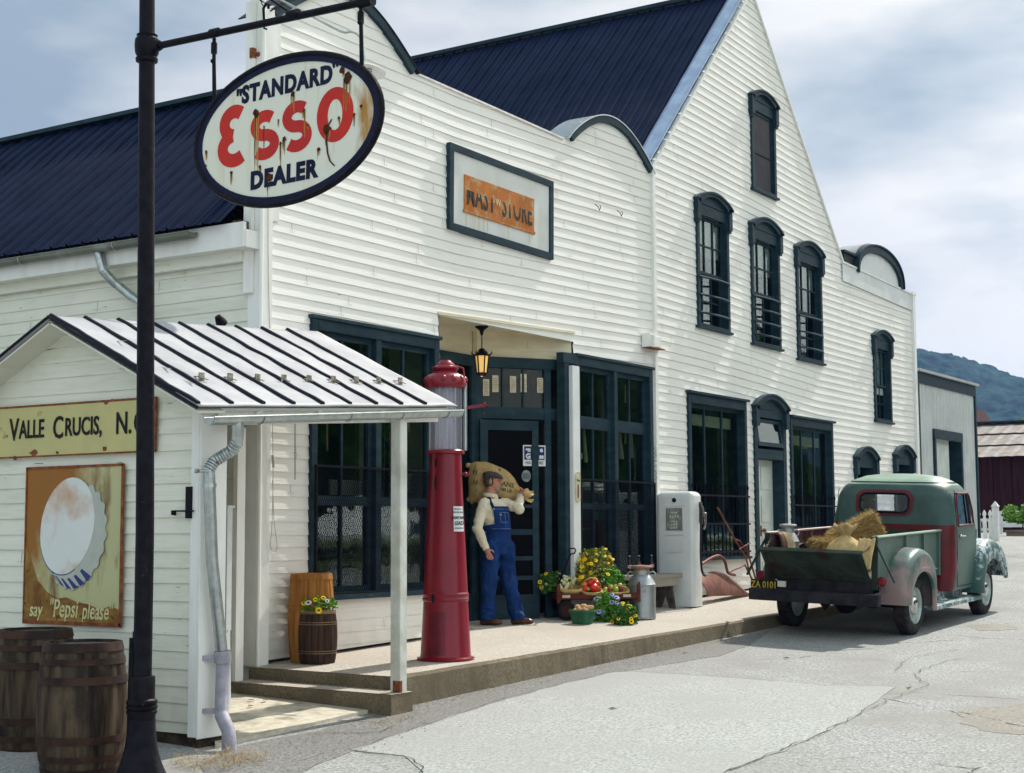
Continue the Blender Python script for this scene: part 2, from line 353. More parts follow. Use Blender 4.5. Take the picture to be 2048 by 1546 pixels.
GRASS = mat('verge', (.05, .09, .02), (.12, .14, .05), .9, scale=6, bump=.5)

# one sheet to the horizon, finer near the camera
xs = [-60, -20, -8, -2, 2]+[4+.5*i for i in range(60)]+[36, 40, 45, 52, 60, 80, 120, 180, 300, 600, 1200]
ys = [-600, -200, -60, -30, -15, -8, -6]+[-4+.5*i for i in range(32)]+[13, 16, 20, 30, 60, 150, 400, 1200]
m = MB(); vs = []; fs = []
for y in ys:
    for x in xs: vs.append((x, y, groundz(x, y)+.006*mn.noise(Vector((x, y, 0))*.6)))
w_ = len(xs)
for j in range(len(ys)-1):
    for i in range(len(xs)-1): fs.append((j*w_+i, j*w_+i+1, (j+1)*w_+i+1, (j+1)*w_+i))
m.add(vs, fs); o = m.build('road', ASPH, fix=False); tag(o, kind='structure')
def sheet(name, px, mt, dz, fn=groundz, jag=0, thick=.05):
    pts = []
    n = len(px)
    for i in range(n):
        a = hit(*px[i], fn); b = hit(*px[(i+1) % n], fn); k = max(1, int((b-a).length/.12)) if jag else 1
        for j in range(k):
            p = a.lerp(b, j/k)
            if jag and (j or 1): p += Vector((mn.noise(p*3.1), mn.noise(p*3.1+Vector((9, 0, 0))), 0))*jag
            pts.append(p)
    bm = bmesh.new(); vv = [bm.verts.new((p.x, p.y, 0)) for p in pts]; f = bm.faces.new(vv)
    bmesh.ops.triangulate(bm, faces=bm.faces); 
    for _ in range(2): bmesh.ops.subdivide_edges(bm, edges=[e for e in bm.edges if e.calc_length() > .8], cuts=1, use_grid_fill=True)
    bmesh.ops.triangulate(bm, faces=bm.faces)
    r = bmesh.ops.extrude_face_region(bm, geom=list(bm.faces)); top = {v for v in r['geom'] if isinstance(v, bmesh.types.BMVert)}
    for v in bm.verts: v.co.z = fn(v.co.x, v.co.y)+(dz if v in top else dz-thick)
    bmesh.ops.recalc_face_normals(bm, faces=bm.faces)
    me = bpy.data.meshes.new(name); bm.to_mesh(me); bm.free(); me.materials.append(mt); o = bpy.data.objects.new(name, me); COL.objects.link(o)
    return tag(o, kind='structure')
sheet('road_patch', [(703,1502),(809,1467),(911,1431),(1021,1396),(1131,1368),(1225,1346),(1257,1344),(1461,1357),(1660,1372),(1790,1376),(1728,1423),(1618,1482),(1461,1541),(1380,1640),(870,1640),(848,1546),(809,1514)], ASPH2, .008, jag=.05)
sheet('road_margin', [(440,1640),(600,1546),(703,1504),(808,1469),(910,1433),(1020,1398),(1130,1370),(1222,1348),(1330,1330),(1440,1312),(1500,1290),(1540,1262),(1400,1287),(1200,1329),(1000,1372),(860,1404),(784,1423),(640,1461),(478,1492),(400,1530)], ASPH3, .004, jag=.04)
# cracks as thin dark ribbons
CRK = mat('crack_fill', (.025, .022, .018), (.05, .045, .035), .9, scale=30)
def crack(px, w=.012, nm='road_crack', dz=.0135):
    pts = [hit(u, v, groundz) for u, v in px]; P = []
    for a, b in zip(pts, pts[1:]):
        k = max(2, int((b-a).length/.05))
        for j in range(k):
            p = a.lerp(b, j/k); p += Vector((mn.noise(p*5), mn.noise(p*5+Vector((7, 3, 0))), 0))*.05; P.append(p)
    m = MB(); vs = []
    for i, p in enumerate(P):
        d = (P[min(i+1, len(P)-1)]-P[max(0, i-1)]).normalized(); n = Vector((-d.y, d.x, 0)); ww = w*(.35+.9*abs(mn.noise(p*7)))*(1 if 0 < i < len(P)-1 else .2)
        for s in (-1, 1): q = p+n*ww*s; vs.append((q.x, q.y, groundz(q.x, q.y)+dz))
    m.add(vs, [(2*i, 2*i+1, 2*i+3, 2*i+2) for i in range(len(P)-1)])
    return tag(m.build(nm, CRK, fix=False), kind='structure')
crack([(703,1502),(809,1467),(911,1431),(1021,1396),(1131,1368),(1225,1346),(1257,1344),(1461,1357),(1728,1380)], .004)
crack([(703,1503),(760,1512),(809,1516),(835,1530),(850,1546),(870,1580)], .007)
crack([(1853,1372),(1728,1423),(1660,1462),(1618,1482),(1500,1528),(1430,1560)], .005)
crack([(1853,1372),(1830,1350),(1870,1330),(1900,1322),(1945,1318)], .006)
crack([(1790,1345),(1812,1320),(1850,1310),(1930,1300)], .005)
crack([(560,1461),(640,1470),(760,1467),(800,1450)], .007)
# rough broken spots of old asphalt
BROK = asphalt('broken_asphalt', (.12, .11, .095), (.40, .37, .32), (.22, .20, .17), 8)
sheet('pavement_wear', [(1920,1425),(1975,1412),(2048,1408),(2100,1440),(2060,1470),(1960,1462),(1915,1448)], BROK, .004, jag=.12)
sheet('pavement_wear', [(1935,1252),(1985,1247),(2035,1252),(2030,1260),(1960,1262)], BROK, .004, jag=.08)

# platform (raised sidewalk) with kerb face, steps and landing
m = MB(); X0, X1 = 10.22, 27.2; n_ = 60; vt = []; vb = []
def ye(x): return 7.885+.012*mn.noise(Vector((x*2.3, 0, 5)))
top = MB(); 
def ptop(u, v):
    x = X0+(X1-X0)*u; y = ye(x)+(11.6-ye(x))*v; return (x, y, platz(x, min(y, 10.2))+.003*mn.noise(Vector((x*3, y*3, 0))))
top.grid(ptop, 120, 14)
o = top.build('sidewalk', CONC, fix=False); tag(o, kind='structure')
k_ = MB()
def pf(u, v):
    x = X0+(X1-X0)*u; z1 = platz(x, 7.885)+.003*mn.noise(Vector((x*3, ye(x)*3, 0))); z0 = groundz(x, 7.8)-.1
    rr = [0, .004, .018, .03]; zz = [1, .985, .93, 0]
    i = min(3, int(round(v*3))); return (x, ye(x)-rr[i]*1.0-(.008*mn.noise(Vector((x*7, i, 1))) if i else 0), z1+(z0-z1)*[0, .02, .08, 1][i]-(0 if i else 0))
k_.grid(pf, 240, 3)
k_.grid(lambda u, v: (X0-.012*min(1, v*8), 7.86+(9.46-7.86)*u, platz(X0, 7.885+1.6*u)+( -.003 if v == 0 else -.25*v)), 20, 8)
# lower step
p = onX(782.5, 1390, 9.95); st_y, st_z = p.y, p.z
b = [(9.95, st_y, st_z), (10.24, st_y, st_z), (10.24, 9.46, st_z+.02), (9.95, 9.46, st_z+.02)]
k_.add([*b, *[(x, y, -1.62) for x, y, z in b]], [(0,1,5,4), (3,0,4,7), (1,2,6,5)])
o = k_.build('kerb', CONCR, smooth=False); tag(o, kind='structure')
s_ = MB(); s_.add([(9.948, st_y-.003, st_z+.003), (10.24, st_y-.003, st_z+.003), (10.24, 9.46, st_z+.023), (9.948, 9.46, st_z+.023)], [(0,1,2,3)])
tag(s_.build('step_tread', CONC, smooth=False), kind='structure')
sheet('landing_slab', [(430,1497),(478,1486),(560,1468),(680,1440),(740,1426),(790,1414),(700,1404),(560,1398),(470,1390),(420,1392)], mat('landing_concrete', (.46, .42, .34), (.58, .54, .45), .85, scale=12, c3=(.28, .25, .18), s3=4, bump=.3), .03)

# distant wooded ridge
HILL = mat('wooded_hill_hazy', (.005, .021, .020), (.016, .058, .050), .95, scale=.09, lo=.35, hi=.65, bump=0)  # blue of the distant air is put into the leaf colour
hp = [onX(u, v, 700) for u, v in ((1600,790),(1700,752),(1780,730),(1828,721),(1861,714),(1894,719),(1932,730),(1972,741),(2000,754),(2021,765),(2048,768),(2100,786),(2200,800),(2300,835))]
hp.sort(key=lambda p: p.y)
hy = [p.y for p in hp]; hz = [p.z for p in hp]
def hillz(x, y):
    c = lerp(y, [-320, -150, 40]+hy+[900], [78, 92, 60]+hz+[20]); d = (700-x)
    t = max(0, 1-abs(d)/(260+.0*c)) if d > 0 else max(0, 1+d/400)
    t = t*t*(3-2*t)
    return -1+(c+1)*t*(1+.05*mn.noise(Vector((x, y, 0))*.012)*(1 if t < .9 else 0))
m = MB()
def hf(u, v):
    x = 430+300*u; y = -330+680*v; z = hillz(x, y); q = Vector((x, y, 0))
    z += (1.5+3.4*abs(mn.noise(q*.13))+1.6*mn.noise(q*.35))*(1 if z > .5 else 0)
    return (x, y, z)
m.grid(hf, 150, 400); o = m.build('hill', HILL, fix=False, ang=180, smooth=True); tag(o, kind='structure')

# ================================================================ STORE
JOINT = mat('joint_dark', (.20, .19, .16), (.32, .30, .25), .9, scale=9)  # grey-brown colour of board joints and nail heads
def courses(mb, P, u0, u1, z0, top, holes=(), pitch=.1175, warp=lambda u: 0, du=.16, seed=1, phase=0, bot=None):
    """lapped boards: P(u, z, off) -> 3D"""
    us = set(); n = int((u1-u0)/du)+1
    for i in range(n+1): us.add(round(u0+(u1-u0)*i/n, 4))
    for h in holes: us |= {round(h[0], 4), round(h[1], 4)}
    us = sorted(u for u in us if u0-1e-6 <= u <= u1+1e-6)
    us = [u for i, u in enumerate(us) if i == 0 or u-us[i-1] > 1e-3]
    zmax = max(top(u) for u in us)+.3; k0 = int((z0-phase)/pitch)-2; k1 = int((zmax-phase)/pitch)+2
    rnd = random.Random(seed); J = {}
    for k in range(k0, k1+2):
        a = []; u = u0-rnd.random()*3
        while u < u1+3: a.append((u, rnd.uniform(-.010, .010))); u += rnd.uniform(1.4, 3.8)
        J[k] = a
    def jz(k, u):
        a = J[k]
        for i in range(len(a)-1):
            if a[i][0] <= u < a[i+1][0]:
                t = (u-a[i][0])/(a[i+1][0]-a[i][0]); return (a[i][1]+(a[i+1][1]*.6-a[i][1])*t)*.9+.004*mn.noise(Vector((u*1.1, k*3.7, seed)))
        return 0
    mb.m2 = JOINT
    for k in range(k0, k1):          # butt joints and nail heads
        for uj, _ in J[k]:
            for du_, w_j, f0_, f1_ in ((0, .0022, .04, .96), (-.03, .004, .2, .27), (.035, .004, .2, .27)):
                u_ = uj+du_; z_a = phase+k*pitch+warp(u_)+.008; z_b = z_a+pitch-.014; zz = (z_a+z_b)/2
                if not (u0+.05 < u_ < u1-.05) or zz > top(u_)-.1 or zz < (bot(u_) if bot else z0)+.1: continue
                if any(h[0]-.04 <= u_ <= h[1]+.04 and h[2]-.1 <= zz <= h[3]+.1 for h in holes): continue
                za_, zb_ = z_a+(z_b-z_a)*f0_, z_a+(z_b-z_a)*f1_; og = lambda f: .0165-.0125*f+.003
                mb.add([P(u_-w_j, za_, og(f0_)), P(u_+w_j, za_, og(f0_)), P(u_+w_j, zb_, og(f1_)), P(u_-w_j, zb_, og(f1_))], [(0, 1, 2, 3)]); mb.mi[len(mb.f)-1] = 1
    for ia in range(len(us)-1):
        ua, ub = us[ia], us[ia+1]; um = (ua+ub)/2
        hs = sorted((h[2], h[3]) for h in holes if h[0]-1e-3 <= um <= h[1]+1e-3)
        ta, tb = top(ua), top(ub); ba, bb = (bot(ua), bot(ub)) if bot else (z0, z0)
        for k in range(k0, k1+1):
            za0 = phase+k*pitch+warp(ua)+jz(k, ua); zb0 = phase+k*pitch+warp(ub)+jz(k, um if abs(jz(k, ub)-jz(k, um)) > .006 else ub)
            za1 = phase+(k+1)*pitch+warp(ua)+jz(k+1, ua)+.006; zb1 = phase+(k+1)*pitch+warp(ub)+jz(k+1, ub)+.006
            segs = [(-9e9, 9e9)]
            for h0, h1 in hs:
                ns = []
                for s0, s1 in segs:
                    if h0 > s0: ns.append((s0, min(s1, h0)))
                    if h1 < s1: ns.append((max(s0, h1), s1))
                segs = [s for s in ns if s[1]-s[0] > 1e-4]
            for s0, s1 in segs:
                a0, a1 = max(za0, s0, ba), min(za1, s1, ta); b0, b1 = max(zb0, s0, bb), min(zb1, s1, tb)
                if a1-a0 < 1e-4 and b1-b0 < 1e-4: continue
                a1 = max(a1, a0); b1 = max(b1, b0)
                of = lambda z, q0, q1: .0155-.0125*min(1, max(0, (z-q0)/(q1-q0)))
                v = [P(ua, a0, of(a0, za0, za1)), P(ub, b0, of(b0, zb0, zb1)), P(ub, b1, of(b1, zb0, zb1)), P(ua, a1, of(a1, za0, za1))]
                f = [(0, 1, 2, 3)]
                if a0 <= za0+1e-6 and b0 <= zb0+1e-6:
                    v += [P(ub, b0+.001, .003), P(ua, a0+.001, .003)]; f.append((0, 5, 4, 1))
                mb.add(v, f)
YF = 9.5
def Pf(u, z, d): return (u, YF-d, z)          # facade frame: d = distance out towards the street
store = thing('general_store', 'long white clapboard general store with dark teal windows and steep blue metal roofs', 'building', (18, 9.5, -1))
def w_wing(u): return lerp(u, [10.4, 13.5, 18.1], [0, -.01, .13])
def w_main(u): return lerp(u, [18, 19.5, 20.4, 21.5, 22.5, 23.8, 24.8, 26.4, 28.8], [.12, .10, .07, .03, -.02, -.07, -.075, -.08, -.07])
def top_wing(u):
    z = 4.873-.0165*(u-12.76)
    c, h = 11.55, 1.17
    if abs(u-c) < h: z = max(z, 4.86+.57*math.cos(math.pi/2*(u-c)/h))
    c, h = 16.93, 1.13
    if abs(u-c) < h: z = max(z, 4.83+.52*math.cos(math.pi/2*(u-c)/h)**.85)
    return z
def top_main(u):
    if u < 21.45: return 4.93+(8.42-4.93)*(u-18.05)/(21.45-18.05)
    if u < 25.07: return 8.42+(4.66-8.42)*(u-21.45)/(25.07-21.45)
    return 4.66-.09*(u-25.07)/3.73
WL = (11.03, 13.10, -.605, 2.07); WR = (15.95, 17.94, -.62, 2.17); ALC = (13.12, 15.95, -1.3, 2.36)
mb = MB()
courses(mb, Pf, 10.44, 18.02, -1.2, top_wing, [(WL[0]+.05, WL[1]-.02, WL[2]+.03, WL[3]-.04), (WR[0]+.02, WR[1]-.04, WR[2]+.03, WR[3]-.04), (ALC[0], ALC[1]-.02, -2, 2.33), (15.7, 15.95, -2, 2.13)], warp=w_wing, seed=3, bot=lambda u: platz(u, 9.5)+.03)
mb.build('wing_wall', WHITE, store, ang=20)
w2f = [(19.34, 20.43, 2.92, 4.74), (21.20, 22.31, 2.86, 4.69), (22.96, 24.07, 2.79, 4.60), (26.47, 27.40, 1.995, 3.52)]
att = (21.30, 22.26, 5.27, 6.73)
bw1 = (18.99, 20.92, -.36, 1.94); bw2 = (22.58, 24.39, -.36, 1.82); dr = (21.20, 22.40, -.95, 1.90)
sm = [(25.40, 26.45, -.75, 1.28), (27.42, 28.47, -.75, 1.40)]
mb = MB()
hl = [(a+.06, b-.06, c+.03, d-.02) for a, b, c, d in w2f+[att]+[dr]+sm]+[(a+.05, b-.05, c+.03, d-.04) for a, b, c, d in (bw1, bw2)]
courses(mb, Pf, 18.05, 28.76, -.95, top_main, hl, warp=w_main, seed=5, bot=lambda u: platz(min(u, 27), 9.5)+.03)
mb.build('main_wall', WHITE, store, ang=20)
# side wall of the wing (faces left), seen above and through the entry shed
mb = MB()
courses(mb, lambda u, z, d: (10.31-d, 9.5+u, z), .02, 16, -1.5, lambda u: 2.86, pitch=.122, seed=9, du=.5)
mb.build('side_wall', SHEDW, store, ang=20)
# solid core behind the boards (dark rooms inside): partition, floors, ceiling
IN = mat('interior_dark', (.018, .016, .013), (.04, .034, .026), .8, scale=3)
mb = MB()
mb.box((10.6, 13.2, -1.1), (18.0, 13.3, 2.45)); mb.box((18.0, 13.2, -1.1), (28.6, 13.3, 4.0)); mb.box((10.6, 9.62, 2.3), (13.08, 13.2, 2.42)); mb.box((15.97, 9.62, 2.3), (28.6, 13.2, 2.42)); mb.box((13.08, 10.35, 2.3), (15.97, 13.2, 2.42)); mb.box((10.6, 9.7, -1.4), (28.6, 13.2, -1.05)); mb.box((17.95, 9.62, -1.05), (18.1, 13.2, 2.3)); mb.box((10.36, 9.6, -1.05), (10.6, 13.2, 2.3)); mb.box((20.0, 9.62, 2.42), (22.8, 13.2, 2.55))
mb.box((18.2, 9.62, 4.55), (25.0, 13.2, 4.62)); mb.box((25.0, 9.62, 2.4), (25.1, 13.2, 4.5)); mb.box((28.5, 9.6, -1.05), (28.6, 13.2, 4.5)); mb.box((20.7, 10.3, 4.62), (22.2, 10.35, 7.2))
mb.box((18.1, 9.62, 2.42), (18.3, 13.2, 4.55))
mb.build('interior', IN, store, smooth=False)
# gable back faces so nothing is paper thin
mb = MB(); pl = [(18.05, 4.0)]+[(u, top_main(u)-.03) for u in (18.05, 21.45, 25.07, 28.76)]+[(28.76, 2.5), (25.1, 2.5), (25.1, 4.0)]
mb.prism([(a, b) for a, b in pl if True], Pf, -.09, -.14)
pw = [(10.45, 2.5)]+[(10.45+.12*i, top_wing(10.45+.12*i)-.02) for i in range(63)]+[(18.0, 2.5)]
mb.prism(pw, Pf, -.10, -.16); mb.build('wall_backing', FLATW, store, smooth=False)

# boards, caps, arches
t = MB()
t.box((10.31, 9.44, -1.24), (10.445, 9.62, 4.9)); t.box((10.285, 9.455, -1.3), (10.31, 9.60, 5.3)); t.box((10.445, 9.465, 2.9), (10.56, 9.52, 4.95))
t.box((10.24, 9.52, 2.2), (10.285, 9.62, 4.95))
t.build('corner_board', TRIMW, store, smooth=False, bevel=.004)
t = MB(); t.box((18.00, 9.445, -1.05), (18.075, 9.56, 4.95)); t.build('corner_board', TRIMW, store, smooth=False)
t = MB(); t.box((28.70, 9.44, -1.0), (28.82, 9.62, 4.60)); t.box((28.66, 9.43, 4.55), (28.86, 9.66, 4.61)); t.build('corner_board', TRIMW, store, smooth=False)
t = MB(); t.prism([(25.05, 4.335), (28.70, 4.245), (28.70, 4.55), (25.05, 4.645)], Pf, .026, .034); t.prism([(25.03, 4.645), (28.74, 4.552), (28.74, 4.585), (25.03, 4.68)], Pf, -.12, .05)
t.build('parapet_board', FLATW, store, smooth=False)
t = MB(); t.bar((18.06, 9.49, 4.95), (21.46, 9.49, 8.44), .07, .03, (-.7, 0, .7)); t.bar((21.44, 9.49, 8.44), (25.08, 9.49, 4.68), .07, .03, (.7, 0, .7)); t.build('rake_trim', TRIMW, store, smooth=False)
t = MB(); pts = [(12.74+.1*i, top_wing(12.74+.1*i)) for i in range(31)]
t.strip([(a, b-.012) for a, b in pts], [(a, b+.010) for a, b in pts], Pf, -.17, .032); t.build('parapet_cap', mat('bright_cap', (.78, .72, .70), (.6, .58, .56), .4, .1), store, smooth=False)
for c, h, b0, hh, ex, lo, hi in ((11.55, 1.17, 4.86, .57, 1, -1, 1), (16.93, 1.13, 4.83, .52, .85, -1, 1)):
    inn, ou, cap = [], [], []
    for i in range(41):
        x = -1+2*i/40; u = c+h*x; z = b0+hh*max(0, math.cos(math.pi/2*x))**ex
        dx = 1e-3; zz = b0+hh*max(0, math.cos(math.pi/2*min(1, max(-1, x+dx))))**ex; sl_ = (zz-b0-hh*max(0, math.cos(math.pi/2*x))**ex)/(h*dx) if abs(x) < .99 else (1.4 if x < 0 else -1.4)
        nn = Vector((-sl_, 1)).normalized()
        inn.append((u-nn.x*.085, z-nn.y*.085)); ou.append((u, z+.004)); cap.append((u+nn.x*.014, z+nn.y*.018))
    a = MB(); a.strip(inn[1:-1], ou[1:-1], Pf, .0, .055); a.build('arch_trim', DARK, store, ang=25)
    a = MB(); a.strip(ou, cap, Pf, -.34, .065); a.build('arch_cap', GALV if c > 15 else BLACKM, store, ang=25)
# right parapet arch with its end block
inn, ou, pan = [], [], []
c, h = 26.95, 1.22
for i in range(33):
    a_ = math.pi*i/32; u = c-h*math.cos(a_); z = 4.585+.62*math.sin(a_)**.8; ou.append((u, z)); inn.append((c-(h-.12)*math.cos(a_), 4.585+(.62-.13)*math.sin(a_)**.8))
a = MB(); a.strip(inn, ou, Pf, -.25, .06); a.strip([(u, z) for u, z in ou], [(c+(u-c)*1.01, z+.025) for u, z in ou], Pf, -.30, .09); a.build('arch_trim', DARK, store, ang=25)
a = MB(); a.prism([(u, z) for u, z in inn], Pf, -.2, .0); a.build('arch_panel', FLATW, store, smooth=False)
a = MB(); a.strip([(u, z+.026) for u, z in ou], [(u, z+.05) for u, z in ou], Pf, -.42, -.02); a.build('arch_cap', TINW, store, ang=25)
a = MB(); a.box((25.22, 9.5, 4.60), (25.74, 9.95, 4.86)); a.box((25.16, 9.46, 4.86), (25.80, 10.0, 4.90)); a.build('arch_block', DARK2, store, smooth=False)

# roofs
def ribroof(name, ridge, eave, ya, yb, mt, parent, sp=.23, rh=.028, ridgecap=True):
    """ribs run from eave (x,z) up to ridge (x,z); sheet spans ya..yb in Y"""
    ex, ez = eave; rx, rz = ridge; d = Vector((rx-ex, 0, rz-ez)); n = Vector((-d.z, 0, d.x)).normalized()
    if n.z < 0: n = -n
    prof = []; y = ya
    while y < yb:
        prof += [(y, 0), (y+sp*.32, 0), (y+sp*.34, rh*.3), (y+sp*.42, rh*.3), (y+sp*.44, 0), (y+sp*.84, 0), (y+sp*.89, rh), (y+sp*.95, rh)]; y += sp
    prof.append((yb, 0))
    vs = []
    for q in (0, .5, 1):
        for y, o_ in prof: p = Vector((ex, y, ez))+d*q+n*(o_+.004*mn.noise(Vector((y*1.3, q*4, 0)))); vs.append(p)
    k = len(prof); mb = MB(); mb.add(vs, [(i, i+1, k+i+1, k+i) for i in range(k-1)]+[(k+i, k+i+1, 2*k+i+1, 2*k+i) for i in range(k-1)])
    return mb.build(name, mt, parent, smooth=False, fix=False)
rf = ribroof('roof', (12.30, 4.915), (9.98, 2.83), 9.66, 27, ROOFB, store)
ribroof('roof', (12.30, 4.915), (14.6, 2.85), 9.66, 27, ROOFB, store)
t = MB(); t.bar((12.30, 9.66, 4.945), (12.30, 27, 4.945), .20, .05); t.build('ridge_cap', DARK, store, smooth=False)
ribroof('roof', (21.45, 8.45), (17.15, 4.02), 9.66, 30, ROOFB, store)
ribroof('roof', (21.45, 8.45), (25.7, 4.05), 9.66, 30, ROOFB, store)
t = MB(); t.bar((21.45, 9.6, 8.49), (21.45, 30, 8.49), .22, .06); t.build('ridge_cap', DARK, store, smooth=False)
# flashing strip along the gable edge of the main roof
t = MB(); d_ = Vector((21.45-18.05, 0, 8.45-4.945)); nn = Vector((-d_.z, 0, d_.x)).normalized()
def fl(u, v):
    p = Vector((18.02, 9.47+.30*v, 4.945))+d_*u+nn*(.036+.008*mn.noise(Vector((u*14, v*2, 3)))+(.03 if v < .05 else 0)); return p
t.grid(fl, 60, 6); t.build('roof_flashing', FLASH, store, ang=180, solid=.006)
# eave of the wing's left side: fascia, soffit, gutter, downspout
t = MB(); t.box((10.08, 9.47, 2.60), (10.12, 27, 2.83)); t.box((10.10, 9.45, 2.60), (10.28, 9.49, 2.76)); t.build('fascia', TRIMW, store, smooth=False)
t = MB(); t.box((10.12, 9.5, 2.60), (10.31, 27, 2.615)); t.box((10.22, 9.62, 2.50), (10.285, 27, 2.6)); t.build('soffit', SHEDW, store, smooth=False)
t = MB(); t.box((10.12, 9.55, 2.70), (10.28, 9.64, 2.86)); t.build('eave_return', mat('rotten_wood', (.05, .035, .025), (.12, .10, .08), .9, scale=12), store, smooth=False)
def gutter(name, a, b, r, mt, parent, seams=(), hang=True):
    a = Vector(a); b = Vector(b); d = (b-a).normalized(); s = d.cross(Vector((0, 0, 1))).normalized(); u = s.cross(d)
    mb = MB(); vs = []; N_ = 12
    for p in (a, b):
        for rr in (r, r-.004):
            for k in range(N_+1):
                an = math.pi+math.pi*k/N_; vs.append(p+s*math.cos(an)*rr+u*math.sin(an)*rr)
    M_ = N_+1
    fs = []
    for lay in (0, 1): fs += [(lay*M_+k, lay*M_+k+1, 2*M_+lay*M_+k+1, 2*M_+lay*M_+k) for k in range(N_)]
    mb.add(vs, fs)
    for p, q in ((a, 1), (b, -1)):
        c = [p+s*math.cos(math.pi+math.pi*k/N_)*r+u*math.sin(math.pi+math.pi*k/N_)*r for k in range(N_+1)]; c2 = [x-d*.004*q for x in c]
        mb.add(c+c2, [tuple(range(M_)), tuple(range(2*M_-1, M_-1, -1))])
    for sg in (-1, 1): mb.tube([a+s*sg*r+u*.004, b+s*sg*r+u*.004], .007, 6)
    o = mb.build(name, mt, parent, ang=40)
    for f in seams:
        k_ = MB(); p = a.lerp(b, f); k_.tube([p+s*math.cos(math.pi+math.pi*k/10)*(r+.004)+u*math.sin(math.pi+math.pi*k/10)*(r+.004) for k in range(11)]+[p+s*r, p-s*r], .0045, 5); k_.build('hanger', GALV, o)
    return o
DG = mat('old_gutter', (.20, .22, .18), (.13, .15, .12), .5, .5, scale=4, lo=.35, hi=.7, c3=(.32, .34, .30), s3=2)
gutter('gutter', (10.03, 27, 2.80), (10.0, 10.02, 2.775), .055, DG, store, [.2, .45, .62, .74, .86, .94])
a0 = onX(195, 492, 10.03); a1 = onX(205, 540, 10.03); a2 = onX(232, 568, 10.15); a3 = onX(262, 592, 10.22); a4 = onX(292, 612, 10.26)
mb = MB(); P_ = [a0, a0.lerp(a1, .5), a1, a1.lerp(a2, .6)+Vector((0, 0, -.01)), a2, a3, a4, a4+Vector((0, -.02, -2.5))]
mb.tube(P_, [.045]*8, 12)
for i in range(7): q = a1.lerp(a2, i/6); mb.tube([q, q+(a2-a1).normalized()*.008], .05, 12)
mb.build('downspout', GALV, store, ang=50)
# pipe stub standing on the left roof and drain pipe at the corner
mb = MB(); mb.tube([onX(412, 360, 10.75), onX(378, 462, 10.12)], .018, 8); mb.build('brace_rod', BLACKM, store)
mb = MB(); mb.tube([(10.27, 9.42, 5.4), (10.27, 9.42, 2.2), (10.28, 9.42, -1.2)], .018, 8); mb.build('conduit', TRIMW, store)
q = onX(508, 108, 10.28); mb = MB(); mb.ball(q+Vector((-.02, -.02, 0)), .028, 8, 6); mb.ball(q+Vector((.02, -.05, -.01)), .03, 8, 6); mb.box(q+Vector((-.05, -.03, -.05)), q+Vector((0, .01, .045))); mb.build('pipe_clamp', RUSTM, store)
q = (10.50, 9.40)
# ---------------------------------------------------------------- windows and doors
def frame(mb, u0, u1, z0, z1, w, d0, d1, wt=None, wb=None):
    wt = w if wt is None else wt; wb = w if wb is None else wb
    mb.box((u0, YF-d1, z0), (u0+w, YF-d0, z1)); mb.box((u1-w, YF-d1, z0), (u1, YF-d0, z1))
    mb.box((u0+w, YF-d1+.001, z1-wt), (u1-w, YF-d0-.001, z1)); mb.box((u0+w, YF-d1+.001, z0), (u1-w, YF-d0-.001, z0+wb))
def pane(u0, u1, z0, z1, d, parent, mt=PANE):
    mb = MB(); mb.box((u0, YF-d-.003, z0), (u1, YF-d+.001, z1)); return mb.build('pane', mt, parent, smooth=False)
def arc_hood(u0, u1, zs, rise, n=16):
    c = (u0+u1)/2; h = (u1-u0)/2; return [(c-h+2*h*i/n, zs+rise*math.cos(math.pi/2*(-1+2*i/n))**.8) for i in range(n+1)] if True else 0
